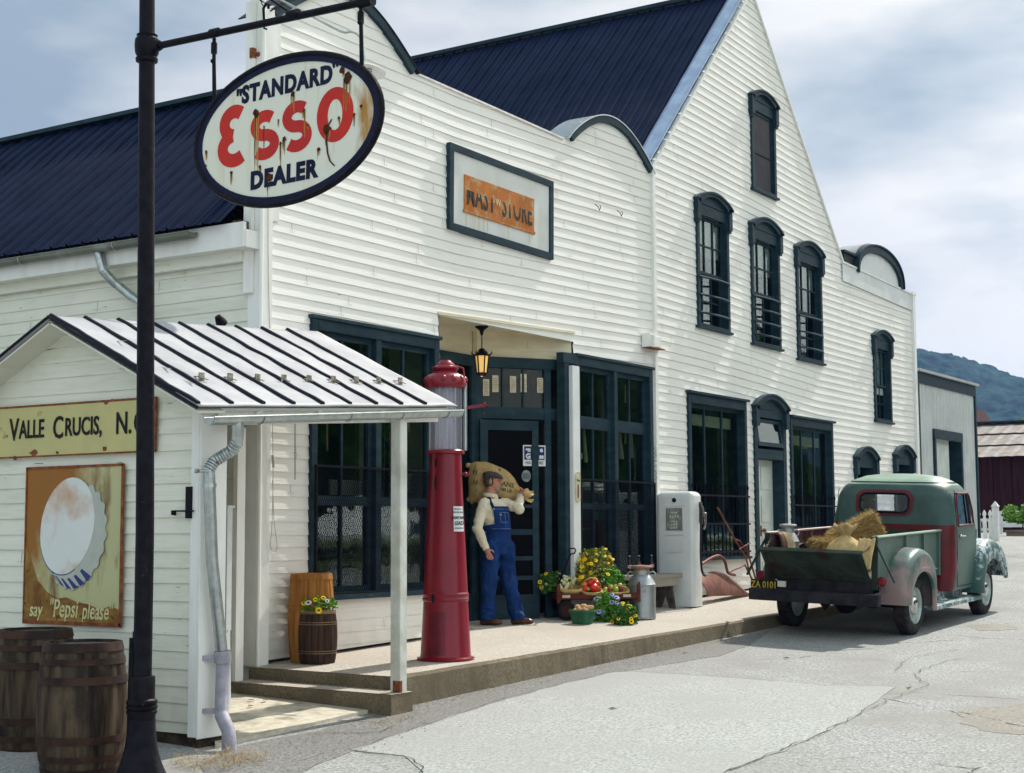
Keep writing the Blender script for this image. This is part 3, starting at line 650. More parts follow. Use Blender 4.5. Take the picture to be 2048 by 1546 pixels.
def arched_window(u0, u1, z0, z1, rails=0, muntin=(3, 2), screen=False, label=None, curtain=False):
    """z1: springing of the hood at its ears"""
    w = .09; f = MB(); rise = .13*(u1-u0)/1.1+.03
    frame(f, u0+.02, u1-.02, z0, z1-.02, w-.02, -.12, .045, .02, .04)
    W = f.build('window', DARK, store, smooth=False)
    h = MB(); o_ = arc_hood(u0-.03, u1+.03, z1, rise); i_ = arc_hood(u0+.06, u1-.06, z1-.06, rise)
    h.strip(i_, o_, Pf, .0, .085); o2 = arc_hood(u0-.045, u1+.045, z1+.012, rise); h.strip([(a, b-.03) for a, b in o2], o2, Pf, 0, .105)
    for s in (0, 1):
        a, b = (u0-.03, u0+.075) if s == 0 else (u1-.075, u1+.03)
        h.box((a, YF-.085, z1-.30), (b, YF-.0, z1+.005)); h.box((a+.012, YF-.07, z1-.34), (b-.012, YF, z1-.30))
    hh = h.build('hood', DARK, W, ang=30)
    t = MB(); pl = [(a, b) for a, b in arc_hood(u0+.05, u1-.05, z1-.06, rise)]; zt = z1-.20
    t.prism([(u0+.05, zt)]+pl+[(u1-.05, zt)], Pf, .0, .03); t.build('tympanum', DARK, W, smooth=False)
    s = MB(); s.box((u0-.02, YF-.075, z0-.035), (u1+.02, YF+.05, z0)); s.build('sill', DARK, W, smooth=False, bevel=.004)
    iu0, iu1, iz0, iz1 = u0+w, u1-w, z0+.03, zt
    zm = iz0+(iz1-iz0)*.47
    if screen:
        s = MB(); frame(s, iu0-.01, iu1+.01, iz0, iz1, .045, -.03, .0); s.box((iu0+.03, YF-.0, zm-.015), (iu1-.03, YF+.03, zm+.015)); s.build('screen_frame', DARK, W, smooth=False)
        p = MB(); p.box((iu0+.03, YF+.018, iz0), (iu1-.03, YF+.022, iz1)); p.build('screen', mat('dark_screen', (.055, .055, .065), (.09, .085, .09), .8, scale=3, lo=.3, hi=.7), W, smooth=False); return W
    s = MB(); frame(s, iu0, iu1, zm, iz1, .04, -.07, -.03)
    for i in range(1, muntin[0]): u = iu0+.02+(iu1-iu0-.04)*i/muntin[0]; s.box((u-.010, YF+.035, zm), (u+.010, YF+.065, iz1))
    for j in range(1, muntin[1]): z = zm+(iz1-zm)*j/muntin[1]; s.box((iu0, YF+.036, z-.010), (iu1, YF+.064, z+.010))
    up = s.build('sash', DARK, W, smooth=False); pane(iu0+.01, iu1-.01, zm+.01, iz1-.01, -.052, up)
    s = MB(); frame(s, iu0, iu1, iz0, zm+.03, .04, -.11, -.075)
    for i in range(1, muntin[0]): u = iu0+.02+(iu1-iu0-.04)*i/muntin[0]; s.box((u-.010, YF+.078, iz0), (u+.010, YF+.105, zm))
    s.box((iu0, YF+.079, iz0+(zm-iz0)*.5-.01), (iu1, YF+.104, iz0+(zm-iz0)*.5+.01))
    lo_ = s.build('sash', DARK, W, smooth=False); pane(iu0+.01, iu1-.01, iz0+.01, zm, -.093, lo_)
    for k in range(rails):
        z = z0+(k+.75)*(zm-z0+.05)/rails*.93; r = MB()
        r.tube([(u0+.05+(u1-u0-.1)*i/10, YF-.05-.10*math.sin(math.pi*i/10), z-.02*math.sin(math.pi*i/10)) for i in range(11)], .017, 6); r.build('guard_rail', DARK, W)
    if curtain:
        c = MB(); c.grid(lambda u, v: (iu0+(iu1-iu0)*u, YF+.2+.02*math.sin(u*40), iz0+(iz1-iz0)*v), 40, 1); c.build('curtain', mat('grey_curtain', (.16, .18, .19), None, .9), W)
    return W
arched_window(*w2f[0], rails=3, curtain=False); arched_window(*w2f[1], rails=4); arched_window(*w2f[2], rails=3, curtain=True); arched_window(*w2f[3])
arched_window(*att, screen=True)
IRON = BLACKM
MESHM = mat('grille_mesh', (.004, .005, .010), (.008, .008, .014), .7, 0, spec=.02)
POSTM = mat('post_reflection_strip', (.20, .18, .12), (.13, .12, .08), .8, scale=3)
def mesh_grille(u0, u1, z0, z1, parent, d=.07, sp=.034, dzz=.062):
    g = MB(); f = MB()
    frame(f, u0, u1, z0, z1, .022, d-.01, d+.012); 
    F_ = f.build('grille', IRON, parent, smooth=False)
    n = int((u1-u0)/sp)
    for i in range(n):
        for s in (0, 1):
            pts = []; m_ = int((z1-z0)/dzz)
            for j in range(m_+1): pts.append((u0+sp*(i+.5)+(sp/2 if (j+s) % 2 else -sp/2)*.98, YF-d+(.002 if s else -.002), z0+dzz*j))
            vs = []
            for p in pts: vs += [(p[0]-.0032, p[1], p[2]), (p[0]+.0032, p[1], p[2])]
            g.add(vs, [(2*k, 2*k+1, 2*k+3, 2*k+2) for k in range(len(pts)-1)])
    g.build('wire_mesh', MESHM, F_, smooth=False, fix=False)
    return F_
def shop_window(b, bays, rails_z, grille=None, head=.12, muntins=True, sillm=.05, uneven=None):
    u0, u1, z0, z1 = b; f = MB()
    frame(f, u0, u1, z0, z1, .09, -.10, .045, head, .05); f.box((u0-.02, YF-.07, z1-.015), (u1+.02, YF+.0, z1+.02))
    n = bays; iu = [u0+.09+(u1-u0-.18)*i/n for i in range(n+1)]
    for u in iu[1:-1]: f.box((u-.045, YF-.038, z0+.05), (u+.045, YF+.095, z1-head))
    W = f.build('window', DARK, store, smooth=False, bevel=.004)
    s = MB(); s.box((u0-.03, YF-.085, z0-.02), (u1+.03, YF-.0, z0+.03)); s.build('sill', DARK, W, smooth=False)
    for k in range(n):
        a, c = iu[k]+(.045 if k else 0), iu[k+1]-(.045 if k < n-1 else 0); s = MB()
        frame(s, a, c, z0+.05, z1-head, .055, -.075, -.02)
        for z, th in rails_z: s.box((a+.05, YF+.02, z-th/2), (c-.05, YF+.076, z+th/2))
        if muntins: s.box(((a+c)/2-.013, YF+.03, z0+.05), ((a+c)/2+.013, YF+.07, z1-head))
        S = s.build('sash', DARK, W, smooth=False); pane(a+.04, c-.04, z0+.08, z1-head-.03, -.05, S)
    if grille: mesh_grille(u0+.03, u1-.03, z0+.02, grille, W)
    return W
shop_window(WL, 2, [(.325, .09)], grille=.66)
wrw = shop_window(WR, 2, [(1.36, .15), (.33, .07)], grille=.66)
def iron_bars(u0, u1, z0, z1, parent):
    g = MB(); n = int((u1-u0)/.128)
    for i in range(n+1):
        u = u0+(u1-u0)*i/n; g.tube([(u, YF-.06, z0), (u, YF-.06, z1)], .0085, 6); g.tube([(u, YF-.06, z1), (u, YF-.06, z1+.03), (u, YF-.06, z1+.075)], [.012, .02, .002], 6)
    for z in (z0+.06, (z0+z1)/2-.02, z1-.1): g.box((u0-.04, YF-.078, z-.012), (u1+.04, YF-.066, z+.012))
    return g.build('security_bars', IRON, parent)
def plain_window(b):
    u0, u1, z0, z1 = b; f = MB(); frame(f, u0, u1, z0, z1, .085, -.09, .045, .14, .06); f.box((u0-.03, YF-.09, z1-.01), (u1+.03, YF+.0, z1+.025))
    W = f.build('window', DARK, store, smooth=False, bevel=.004); s = MB(); frame(s, u0+.085, u1-.085, z0+.06, z1-.14, .045, -.08, -.045)
    for i in (1, 2): u = u0+.1+(u1-u0-.2)*i/3; s.box((u-.014, YF+.047, z0+.06), (u+.014, YF+.077, z1-.14))
    S = s.build('sash', DARK, W, smooth=False); pane(u0+.12, u1-.12, z0+.1, z1-.18, -.062, S)
    c = MB(); c.box((u0+.12, YF+.17, z1-.42), (u1-.12, YF+.18, z1-.26)); c.build('blind', SOFF, W, smooth=False)
    c = MB(); c.grid(lambda u, v: (u1-.42+.28*u, YF+.24+.02*math.sin(u*30), z0+.7+(z1-z0-1.0)*v), 30, 1); c.build('curtain', mat('olive_curtain', (.06, .065, .035), (.10, .10, .06), .9, scale=3), W)
    s = MB(); s.box((u0-.02, YF-.08, z0-.03), (u1+.02, YF, z0+.01)); s.build('sill', DARK, W, smooth=False)
    return W
for a_, c_ in ((718, 733), (838, 850), (1203, 1217), (1276, 1287)):
    p_, q_ = onY(a_, 900, 9.85), onY(c_, 900, 9.85); m = MB(); m.box((p_.x, 9.85, -.55), (q_.x, 9.9, 2.0)); m.build('post_reflection_strip', POSTM, store, smooth=False)  # added pale boards; those in the right window stand for tree reflections
Wa = plain_window(bw1); iron_bars(bw1[0]+.06, bw1[1]-.06, bw1[2]+.02, .62, Wa)
Wb = plain_window(bw2); iron_bars(bw2[0]+.06, bw2[1]-.06, bw2[2]+.02, .52, Wb)
# yellow slatted panels leaning inside the first barred window
s = MB()
for i in range(14): u = bw1[0]+.2+.06*i; s.box((u, YF+.3, -.3), (u+.034, YF+.33, .55+.05*mn.noise(Vector((i, 0, 0)))))
s.build('slat_panel', mat('yellow_slats', (.62, .56, .18), (.40, .36, .12), .7), Wa, smooth=False)
# white front door with transom
def arched_door(b, zt, inner, doorw, leaf=True):
    u0, u1, z0, z1 = b; w = .12; f = MB(); frame(f, u0, u1, z0, z1, w, -.20, .04, .03, .0); f.box((u0+w, YF-.036, zt-.02), (u1-w, YF+.12, zt+.13))
    D = f.build('doorway', DARK, store, smooth=False, bevel=.004); rise = .2
    h = MB(); o_ = arc_hood(u0-.03, u1+.03, z1, rise); i_ = arc_hood(u0+.07, u1-.07, z1-.07, rise); h.strip(i_, o_, Pf, 0, .09); o2 = arc_hood(u0-.045, u1+.045, z1+.015, rise); h.strip([(a, c-.03) for a, c in o2], o2, Pf, 0, .11)
    for a, c in ((u0-.03, u0+.09), (u1-.09, u1+.03)): h.box((a, YF-.09, z1-.30), (c, YF, z1+.005))
    h.build('hood', DARK, D, ang=30)
    t_ = MB(); t_.prism([(u0+.06, z1-.16)]+arc_hood(u0+.06, u1-.06, z1-.07, rise)+[(u1-.06, z1-.16)], Pf, 0, .03); t_.build('tympanum', DARK, D, smooth=False)
    return D
D1 = arched_door(dr, 1.13, None, None)
# tilted-open transom sash
u0, u1 = dr[0]+.13, dr[1]-.13; t_ = MB(); zt0, zt1 = 1.30, 1.72
Mt = Matrix.Translation((0, YF+.03, zt1)) @ Matrix.Rotation(R(-8), 4, 'X')
for a in ((u0, -.02, zt0-zt1, u0+.05, .02, 0), (u1-.05, -.02, zt0-zt1, u1, .02, 0), (u0+.05, -.02, -.05, u1-.05, .02, 0), (u0+.05, -.02, zt0-zt1, u1-.05, .02, zt0-zt1+.06)): t_.box(a[:3], a[3:], Mt)
T_ = t_.build('transom_sash', DARK, D1, smooth=False); p = MB(); p.box((u0+.04, -.002, zt0-zt1+.05), (u1-.04, .002, -.04), Mt); p.build('pane', PANE, T_, smooth=False)
DOORW = mat('white_door_paint', (.66, .70, .66), (.55, .6, .54), .45, scale=4)
t_ = MB(); a, c = dr[0]+.12, dr[1]-.12; ym = YF+.16
t_.box((a, ym, -1.0), (c, ym+.04, 1.11))
Dl = t_.build('door', DOORW, D1, smooth=False); t_ = MB()
for k in range(2):
    x0 = a+.08+k*(c-a-.12)/2; x1 = x0+(c-a-.28)/2
    for z0_, z1_ in ((-.85, -.45), (-.35, .05), (.15, .55), (.65, 1.02)): frame_box = t_.box((x0, ym-.012, z0_), (x1, ym-.0005, z1_))
t_.build('door_panel', DOORW, Dl, smooth=False, bevel=.006)
t_ = MB(); t_.ball((a+.48, ym-.06, .02), .032); t_.tube([(a+.48, ym-.05, .02), (a+.48, ym, .02)], .012); t_.box((a+.455, ym-.006, -.06), (a+.505, ym, .1)); t_.build('door_knob', RUSTM, Dl)
for i, b_ in enumerate(sm):
    D2 = arched_door(b_, -.35, None, None); t_ = MB(); a, c = b_[0]+.12, b_[1]-.12
    if i == 0:
        t_.box((a, YF+.1, -.9), (a+.06, YF+.13, b_[3]-.3)); t_.box((a+.3, YF+.1, -.9), (a+.34, YF+.13, b_[3]-.3)); t_.build('sash', DARK, D2, smooth=False)
        q = MB(); q.grid(lambda u, v: (a+.34*u+.2, YF+.2+.02*math.sin(u*30), -.6+1.9*v), 30, 1); q.build('curtain', mat('pale_curtain', (.5, .5, .42), None, .9), D2)
    else:
        t_.box((a, YF+.12, -.95), (a+.45, YF+.15, b_[3]-.28)); t_.build('door', DOORW, D2, smooth=False); t_ = MB(); t_.box((a+.45, YF+.14, -.95), (c, YF+.16, b_[3]-.28)); t_.build('door_opening', DARK2, D2, smooth=False)

# ---------------------------------------------------------------- recessed entry
Z0 = 2.10
P0 = Vector((14.85, 10.22, 0)); P1 = Vector((15.93, 9.52, 0)); DG_ = (P1-P0).normalized(); NG = Vector((DG_.y, -DG_.x, 0))   # NG points to the street
if NG.y > 0: NG = -NG
def Pd(s, z, d): p = P0+DG_*s+NG*d; return (p.x, p.y, z)
def Pb(s, z, d): return (13.14+s, 10.22-d, z)       # back wall
mb = MB(); mb.prism([(13.10, 9.47), (15.95, 9.47), (15.95, 9.52), (14.85, 10.3), (13.10, 10.3)], lambda a, b, d: (a, b, d+2.335+.033*(a-13.1)), 0, .03); mb.build('entry_ceiling', SOFF, store, smooth=False)
mb = MB(); Ld = (P1-P0).length
courses(mb, Pd, 0, Ld, Z0, lambda u: 2.42, pitch=.105, seed=20, du=.4); courses(mb, Pb, 0, 1.72, Z0, lambda u: 2.40, pitch=.105, seed=21, du=.4)
courses(mb, lambda u, z, d: (13.15+d, 9.5+u, z), 0, .75, -1.1, lambda u: 2.36, pitch=.11, seed=22, du=.4)
mb.box((14.80, 10.14, Z0), (14.90, 10.2, 2.42))
mb.build('entry_fascia', SOFF, store, ang=20)
def bx(Pq, a, b, mb): # box in a wall frame (s, z, d)
    vs = [Pq(s, z, d) for d in (a[2], b[2]) for s, z in ((a[0], a[1]), (b[0], a[1]), (b[0], b[1]), (a[0], b[1]))]
    mb.add(vs, [(0,1,2,3), (7,6,5,4), (0,4,5,1), (1,5,6,2), (2,6,7,3), (3,7,4,0)])
mb = MB(); zb = platz(15, 9.8)-.02
bx(Pd, (0, 1.97, 0), (Ld, Z0, .05), mb); bx(Pb, (0, 1.97, 0), (1.72, Z0, .05), mb)
bx(Pd, (-.03, zb, 0), (.09, 1.97, .045), mb); bx(Pd, (Ld-.12, zb, 0), (Ld-.0, 1.97, .045), mb); bx(Pd, (.90, zb, 0), (.99, 1.97, .045), mb)
bx(Pd, (.09, 1.36, 0), (.90, 1.50, .043), mb); bx(Pd, (.99, 1.36, 0), (Ld-.12, 1.50, .043), mb); bx(Pd, (.99, zb, 0), (Ld-.12, -.55, .02), mb)
bx(Pb, (0, zb, 0), (.08, 1.97, .045), mb); bx(Pb, (1.0, zb, 0), (1.1, 1.97, .045), mb); bx(Pb, (1.6, zb, 0), (1.7, 1.97, .045), mb); bx(Pb, (.08, 1.36, 0), (1.0, 1.5, .043), mb); bx(Pb, (.08, zb, 0), (1.6, -.7, .043), mb)
for s in (.36, .63): bx(Pd, (s-.012, 1.5, .0), (s+.012, 1.97, .03), mb)
mb.build('entry_frame', DARK, store, smooth=False, bevel=.004)
mb = MB(); bx(Pd, (.09, 1.50, .008), (.90, 1.97, .012), mb); bx(Pd, (.99, -.55, .008), (Ld-.12, 1.97, .012), mb); bx(Pb, (.1, -.7, .008), (1.6, 1.97, .012), mb); mb.build('entry_glazing', PANE, store, smooth=False)
# white post at the corner
mb = MB(); mb.box((15.76, 9.40, platz(15.8, 9.5)), (15.93, 9.52, 2.02)); CPOST = mb.build('corner_post', FLATW, store, smooth=False, bevel=.006)
mb = MB(); mb.box((15.66, 9.45, platz(15.8, 9.5)), (15.76, 9.56, 2.05)); mb.box((15.62, 9.44, 2.05), (15.97, 9.54, 2.17)); mb.build('entry_post', DARK, store, smooth=False)
# screen door on the angled wall
mb = MB(); SD = .055
for a, b in (((.04, zb+.02), (.14, 1.34)), ((.715, zb+.02), (.80, 1.34)), ((.14, 1.22), (.715, 1.34)), ((.14, zb+.02), (.715, -.72)), ((.14, -.02), (.715, .05)), ((.14, .30), (.715, .34)), ((.14, -.32), (.715, -.27)), ((.14, -.55), (.715, -.50))):
    bx(Pd, (a[0], a[1], SD), (b[0], b[1], SD+.035), mb)
SDO = mb.build('screen_door', DARK, store, smooth=False, bevel=.003)
mb = MB(); bx(Pd, (.13, zb+.03, SD+.014), (.73, 1.3, SD+.018), mb)
sc = glass('screen_cloth', (.42, .42, .44), 1.2, .4, .5); mb.build('screen_cloth', sc, SDO, smooth=False)
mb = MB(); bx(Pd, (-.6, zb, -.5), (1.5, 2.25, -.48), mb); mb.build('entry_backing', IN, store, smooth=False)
# sticker on the door: white card with dark blue emblem and HARDWARE strip
CARD = mat('paper_card', (.68, .70, .70), None, .6); BLUEI = mat('navy_ink', (.02, .03, .12), None, .5); BLKI = mat('black_ink', (.012, .012, .014), None, .5)
stk = thing('door_notice', 'white and navy paper sign in the screen door, with round white lettering', 'sign', Pd(.8, .98, .1))
mb = MB(); bx(Pd, (.60, .80, SD+.020), (.712, 1.05, SD+.023), mb); bx(Pd, (.803, .80, SD+.0), (.905, 1.05, SD+.003), mb); mb.build('card', CARD, stk, smooth=False)
for s0, s1, dd in ((.614, .710, .0245), (.806, .890, .0045)):
    mb = MB(); bx(Pd, (s0, .875, SD+dd), (s1, 1.035, SD+dd+.002), mb); mb.build('emblem', BLUEI, stk, smooth=False)
for s_, z_, tx, sz, mt_ in ((.664, .995, '\u2022n', .075, CARD), (.664, .915, 'G', .085, CARD)): text(tx, sz, Pd(s_, z_, SD+.028), DG_, (0, 0, 1), mt_, stk, bold=.004)
for s_, z_, tx, sz, mt_ in ((.848, .995, 'e', .08, CARD), (.848, .915, 'ss', .075, CARD)): text(tx, sz, Pd(s_, z_, SD+.008), DG_, (0, 0, 1), mt_, stk, bold=.004)
text('HA', .05, Pd(.665, .838, SD+.025), DG_, (0, 0, 1), BLKI, stk); text('RE', .05, Pd(.848, .838, SD+.005), DG_, (0, 0, 1), BLKI, stk)
dec = thing('round_decal', 'grey quilted round decal on the screen door below the paper sign', 'decal', Pd(.7, .7, .1))
mb = MB(); mb.prism([(.64+.06*math.cos(a*math.pi/12), .68+.07*math.sin(a*math.pi/12)) for a in range(24)], lambda a, b, d: Pd(a, b, d), SD+.020, SD+.023); mb.build('disc', mat('grey_decal', (.18, .21, .22), (.3, .33, .33), .6, scale=30), dec, smooth=False)
mb = MB()
for i in (-1, 0, 1):
    for s in (-1, 1): mb.bar(Pd(.64+i*.032-.04, .68-s*.04, SD+.025), Pd(.64+i*.032+.04, .68+s*.04, SD+.025), .004, .004)
mb.build('quilting', BLKI, dec, smooth=False)
# papers hanging inside the transom
PAPY = mat('old_paper', (.46, .43, .30), (.58, .55, .42), .8, scale=15)
for i, (s_, z_, h_) in enumerate(((.15, 1.73, .20), (.27, 1.78, .20), (.50, 1.78, .20), (.64, 1.80, .22), (.86, 1.78, .18))):
    t_ = thing('paper_notice', ['yellowed notice hanging lowest and leftmost of the five in the entry transom', 'yellowed notice in the entry transom, second from the left', 'narrow yellowed notice, middle of the five in the entry transom', 'tallest yellowed notice in the entry transom, second from the right', 'yellowed notice at the right end of the entry transom'][i], 'notice', Pd(s_, z_, .05), group='paper notices in the entry transom')
    mb = MB(); bx(Pd, (s_-.04, z_-h_/2, .014), (s_+.04, z_+h_/2, .018), mb); mb.build('sheet', PAPY, t_, smooth=False)
    mb = MB()
    for k in range(7): bx(Pd, (s_-.028, z_-h_/2+.02+k*.023, .0185), (s_+.02+.01*((k*3) % 2), z_-h_/2+.027+k*.023, .0195), mb)
    mb.build('writing', mat('faded_ink', (.2, .18, .12), None, .8), t_, smooth=False)
# lantern
LAN = thing('lantern', 'black iron lantern with amber glass hanging on a chain in the entry', 'lantern', (14.40, 9.80, 2.36))
lx, ly = 14.40, 9.80
mb = MB(); mb.lathe([(.0, 2.385), (.075, 2.38), (.08, 2.365), (.03, 2.33), (.022, 2.30), (.012, 2.27), (.0, 2.265)], 10, (lx, ly, 0), cap=False)
mb.build('canopy', IRON, LAN)
mb = MB()
for i in range(6):
    z = 2.26-i*.024; a = i % 2
    mb.tube([(lx+(0 if a else 1)*.009*math.cos(k*math.pi/4), ly+(1 if a else 0)*.009*math.cos(k*math.pi/4), z-.012+.016*math.sin(k*math.pi/4)) for k in range(9)], .003, 5)
mb.build('chain', IRON, LAN)
mb = MB(); mb.lathe([(0, 2.125), (.03, 2.115), (.05, 2.08), (.095, 2.04), (.10, 2.03), (.088, 2.03), (.0, 2.04)], 6, (lx, ly, 0), cap=False)
for k in range(6):
    a = k*math.pi/3; p = Vector((lx+math.cos(a)*.082, ly+math.sin(a)*.082, 2.03)); q = Vector((lx+math.cos(a)*.06, ly+math.sin(a)*.06, 1.83)); mb.bar(p, q, .012, .012); mb.tube([p+Vector((math.cos(a)*.0, math.sin(a)*.0, 0)), p+Vector((math.cos(a)*.035, math.sin(a)*.035, .035)), p+Vector((math.cos(a)*.03, math.sin(a)*.03, .065))], [.01, .008, .001], 5)
mb.lathe([(0, 1.79), (.03, 1.795), (.065, 1.83), (.065, 1.838), (0, 1.838)], 6, (lx, ly, 0), cap=False)
mb.build('cage', IRON, LAN, smooth=False)
mb = MB(); mb.lathe([(.074, 2.03), (.053, 1.84)], 6, (lx, ly, 0)); 
am = emis('amber_glow', (.85, .50, .14), .55); mb.build('amber_glass', am, LAN, smooth=False)
ll = bpy.data.lights.new('lantern_bulb', 'POINT'); ll.energy = 1.2; ll.color = (1, .62, .25); ll.shadow_soft_size = .03
lo_ = bpy.data.objects.new('lantern_bulb', ll); COL.objects.link(lo_); lo_.location = (lx, ly, 1.76); adopt(lo_, LAN, True)
# ================================================================ ENTRY SHED
shed = thing('entry_shed', 'small white gabled entry shed with seamed tin roof at the left end of the store', 'shed', (8.2, 8.5, -1.5))
XW, YE, YR = 8.05, 7.95, 9.30        # front wall plane, right end, ridge line
ze0, ze1, zr0, zr1 = .895, 1.105, 1.665, 1.885   # eave and ridge heights front/back
XR0, XR1 = 7.76, 10.92; YV = 7.70
def tops(u):       # u measured in -Y direction from YE leftwards: Y = YE+u
    Y = YE+u; return .90+(1.60-.90)*(1-abs(Y-YR)/(YR-YV))+.03
mb = MB(); courses(mb, lambda u, z, d: (XW-d, YE+u, z), 0.06, 2.95, -1.42, tops, pitch=.122, seed=31, phase=.01, du=.25)
mb.build('front_wall', SHEDW, shed, ang=20)
mb = MB(); mb.box((XW-.03, YE-.012, -1.44), (XW+.02, YE+.07, .98)); mb.box((XW-.028, YE-.03, -1.45), (XW+.24, YE-.012, .94)); mb.box((XW+.02, YE-.012, -1.45), (XW+.24, YE+.02, .94)); mb.build('corner_board', TRIMW, shed, smooth=False, bevel=.004)
mb = MB(); mb.box((XW+.01, YE-.01, -1.66), (XW+.24, YE+2.95, -1.42)); mb.build('foundation', mat('dark_foundation', (.03, .022, .018), (.07, .05, .035), .95, scale=10, bump=.5), shed, smooth=False)
mb = MB(); mb.box((XW, 10.86, -1.5), (10.30, 10.92, 1.0)); mb.box((10.2, 9.70, -1.4), (10.30, 9.74, -1.2)); mb.build('left_wall', SHEDW, shed, smooth=False)
mb = MB(); jq = hit(470, 1391, groundz); mb.box((jq.x, jq.y, -1.42), (jq.x+.10, jq.y+.05, .95)); mb.build('door_jamb', TRIMW, shed, smooth=False)
# right side porch post, with a rotted foot
q = hit(798, 1387, lambda x, y: st_z); px_, py_ = 10.14, q.y*10.14/q.x
mb = MB(); mb.box((px_-.05, py_-.045, st_z+.0), (px_+.05, py_+.045, 1.02)); mb.box((px_-.055, py_-.050, st_z+.0), (px_-.02, py_+.050, .98)); pst = mb.build('post', mat('post_paint', (.66, .67, .63), (.50, .50, .44), .6, scale=4, c3=(.10, .07, .04), s3=9, lo3=.68, hi3=.73, bump=.3), shed, smooth=False, bevel=.005)
mb = MB(); mb.box((px_-.0575, py_-.0525, st_z+.004), (px_-.025, py_+.02, st_z+.10)); mb.build('rotten_foot', RUSTM, pst, smooth=False)
# roof planes
def rp(t, x):      # t 0 ridge .. 1 eave, right slope
    f = (x-XR0)/(XR1-XR0); zr = zr0+(zr1-zr0)*f; ze = ze0+(ze1-ze0)*f
    return Vector((x, YR+(YV-YR)*t, zr+(ze-zr)*t))
nrm = (rp(1, 8)-rp(0, 8)).cross(Vector((1, 0, 0))).normalized()
if nrm.z < 0: nrm = -nrm
mb = MB()
mb.grid(lambda u, v: rp(v, XR0+(XR1-XR0)*u)+nrm*(.004+.007*mn.noise(Vector((u*9, v*5, 2)))), 60, 30)
mb.grid(lambda u, v: (lambda p: Vector((p.x, 2*YR-p.y, p.z)))(rp(v, XR0+(XR1-XR0)*u))+nrm*.0, 20, 6)
mb.build('roof', TINW, shed, fix=False, ang=180, solid=.012)
n_s = 9
for i in range(n_s):
    x = XR0+.015+(XR1-XR0-.05)*i/(n_s-0.0)
    x = XR0+.02+.338*i
    mb = MB(); pts = [rp(t/16*.985, x+.02*mn.noise(Vector((i*3, t*.5, 0))))+nrm*(.016+.003*mn.noise(Vector((i, t, 1)))) for t in range(17)]
    mb.tube(pts, [.022+.005*abs(mn.noise(Vector((i*2, t*1.7, 3)))) for t in range(17)], 6)
    mb.build('roof_seam', TAR, shed)
mb = MB(); mb.tube([rp(0, XR0-.005)+nrm*.01, rp(1, XR0-.005)+nrm*.0], .012, 6); q_ = lambda p: Vector((p.x, 2*YR-p.y, p.z)); mb.tube([q_(rp(0, XR0-.005)), q_(rp(1, XR0-.005))], .012, 6); mb.build('drip_edge', TAR, shed); mb = MB(); mb.bar(rp(0, XR1)+nrm*.004, rp(1, XR1)+nrm*.004, .02, .016); mb.build('drip_edge', TAR, shed)
mb = MB()      # rake soffit and bargeboards, lookouts
for s in (0, 1):
    f = (lambda p: p) if s == 0 else q_
    a0_, a1_, b0_, b1_ = rp(0, XR0+.02), rp(1, XR0+.02), rp(0, XW), rp(1, XW)
    v = [f(p-nrm*.03) for p in (a0_, a1_, b1_, b0_)]+[f(p-nrm*.045) for p in (a0_, a1_, b1_, b0_)]
    mb.add(v, [(0,1,2,3), (7,6,5,4), (0,4,5,1), (1,5,6,2), (2,6,7,3), (3,7,4,0)])
mb.build('rake_soffit', SHEDW, shed, smooth=False)
mb = MB()
def under(x0, x1, t0, t1, d): 
    v = [rp(t, x)-nrm*dd for dd in (d, d+.02) for t, x in ((t0, x0), (t1, x0), (t1, x1), (t0, x1))]; mb.add(v, [(0,1,2,3), (7,6,5,4), (0,4,5,1), (1,5,6,2), (2,6,7,3), (3,7,4,0)])
under(XW, XR1-.05, .0, .97, .03)
for x in (8.5, 9.2, 10.0, 10.7): mb.bar(rp(.02, x)-nrm*.09, rp(.96, x)-nrm*.09, .05, .09)
mb.bar(rp(.93, XW+.1)-nrm*.10-Vector((0, 0, .03)), rp(.93, XR1-.1)-nrm*.10-Vector((0, 0, .03)), .05, .11); mb.build('rafters', TRIMW, shed, smooth=False)
mb = MB()
ga = onY(418, 836, YV-.045); gb = onY(918, 822, YV-.045)
gutter('gutter', ga, gb, .052, GALV, shed, [.17, .5, .72, .93])
SGM = mat('snow_guard', (.42, .40, .34), (.2, .16, .12), .5, .6, scale=30)
for i in range(9):
    x = 8.22+.305*i; p = rp(.72, x)+nrm*.012; mb = MB(); mb.box(p+Vector((-.026, -.024, -.005)), p+Vector((.026, -.012, .055))); mb.bar(p+Vector((0, -.014, .026)), p+Vector((0, .06, .03)), .012, .008); mb.bar(p+Vector((-.015, -.018, .02)), p+Vector((.035, -.055, .0)), .014, .006); mb.build('snow_guard', SGM, shed, smooth=False)
# downspout: flexible elbow, long pipe, cast boot
c0 = ga.lerp(gb, .125)
def Q(u, v, Y): return onY(u, v, Y)
pts = [Q(475, 838, 7.66), Q(476, 866, 7.66), Q(474, 884, 7.68), Q(463, 902, 7.72), Q(445, 912, 7.77), Q(428, 922, 7.81), Q(418, 938, 7.83), Q(419, 975, 7.84), Q(424, 1120, 7.84), Q(443, 1300, 7.84)]
mb = MB(); mb.tube(pts, .056*.78, 14)
mb.build('downspout', GALV, shed, ang=50)
DS = shed.children[-1] if False else None
mb = MB()
for i in range(14):
    t = i/13*4; k = min(3, int(t)); a, b = pts[2+k], pts[3+k]; p = a.lerp(b, t-k); d = (pts[3+k]-pts[2+k]).normalized(); mb.tube([p-d*.005, p+d*.001, p+d*.006], [.043, .051, .043], 14)
mb.tube([pts[7]+Vector((0, 0, .03)), pts[7]], .05, 14); mb.tube([Q(395, 942, 7.80), Q(415, 942, 7.80)], .012, 8); mb.tube([Q(394, 942, 7.80)+Vector((0, .012, 0)), Q(394, 942, 7.80)-Vector((0, .012, 0))], .016, 8)
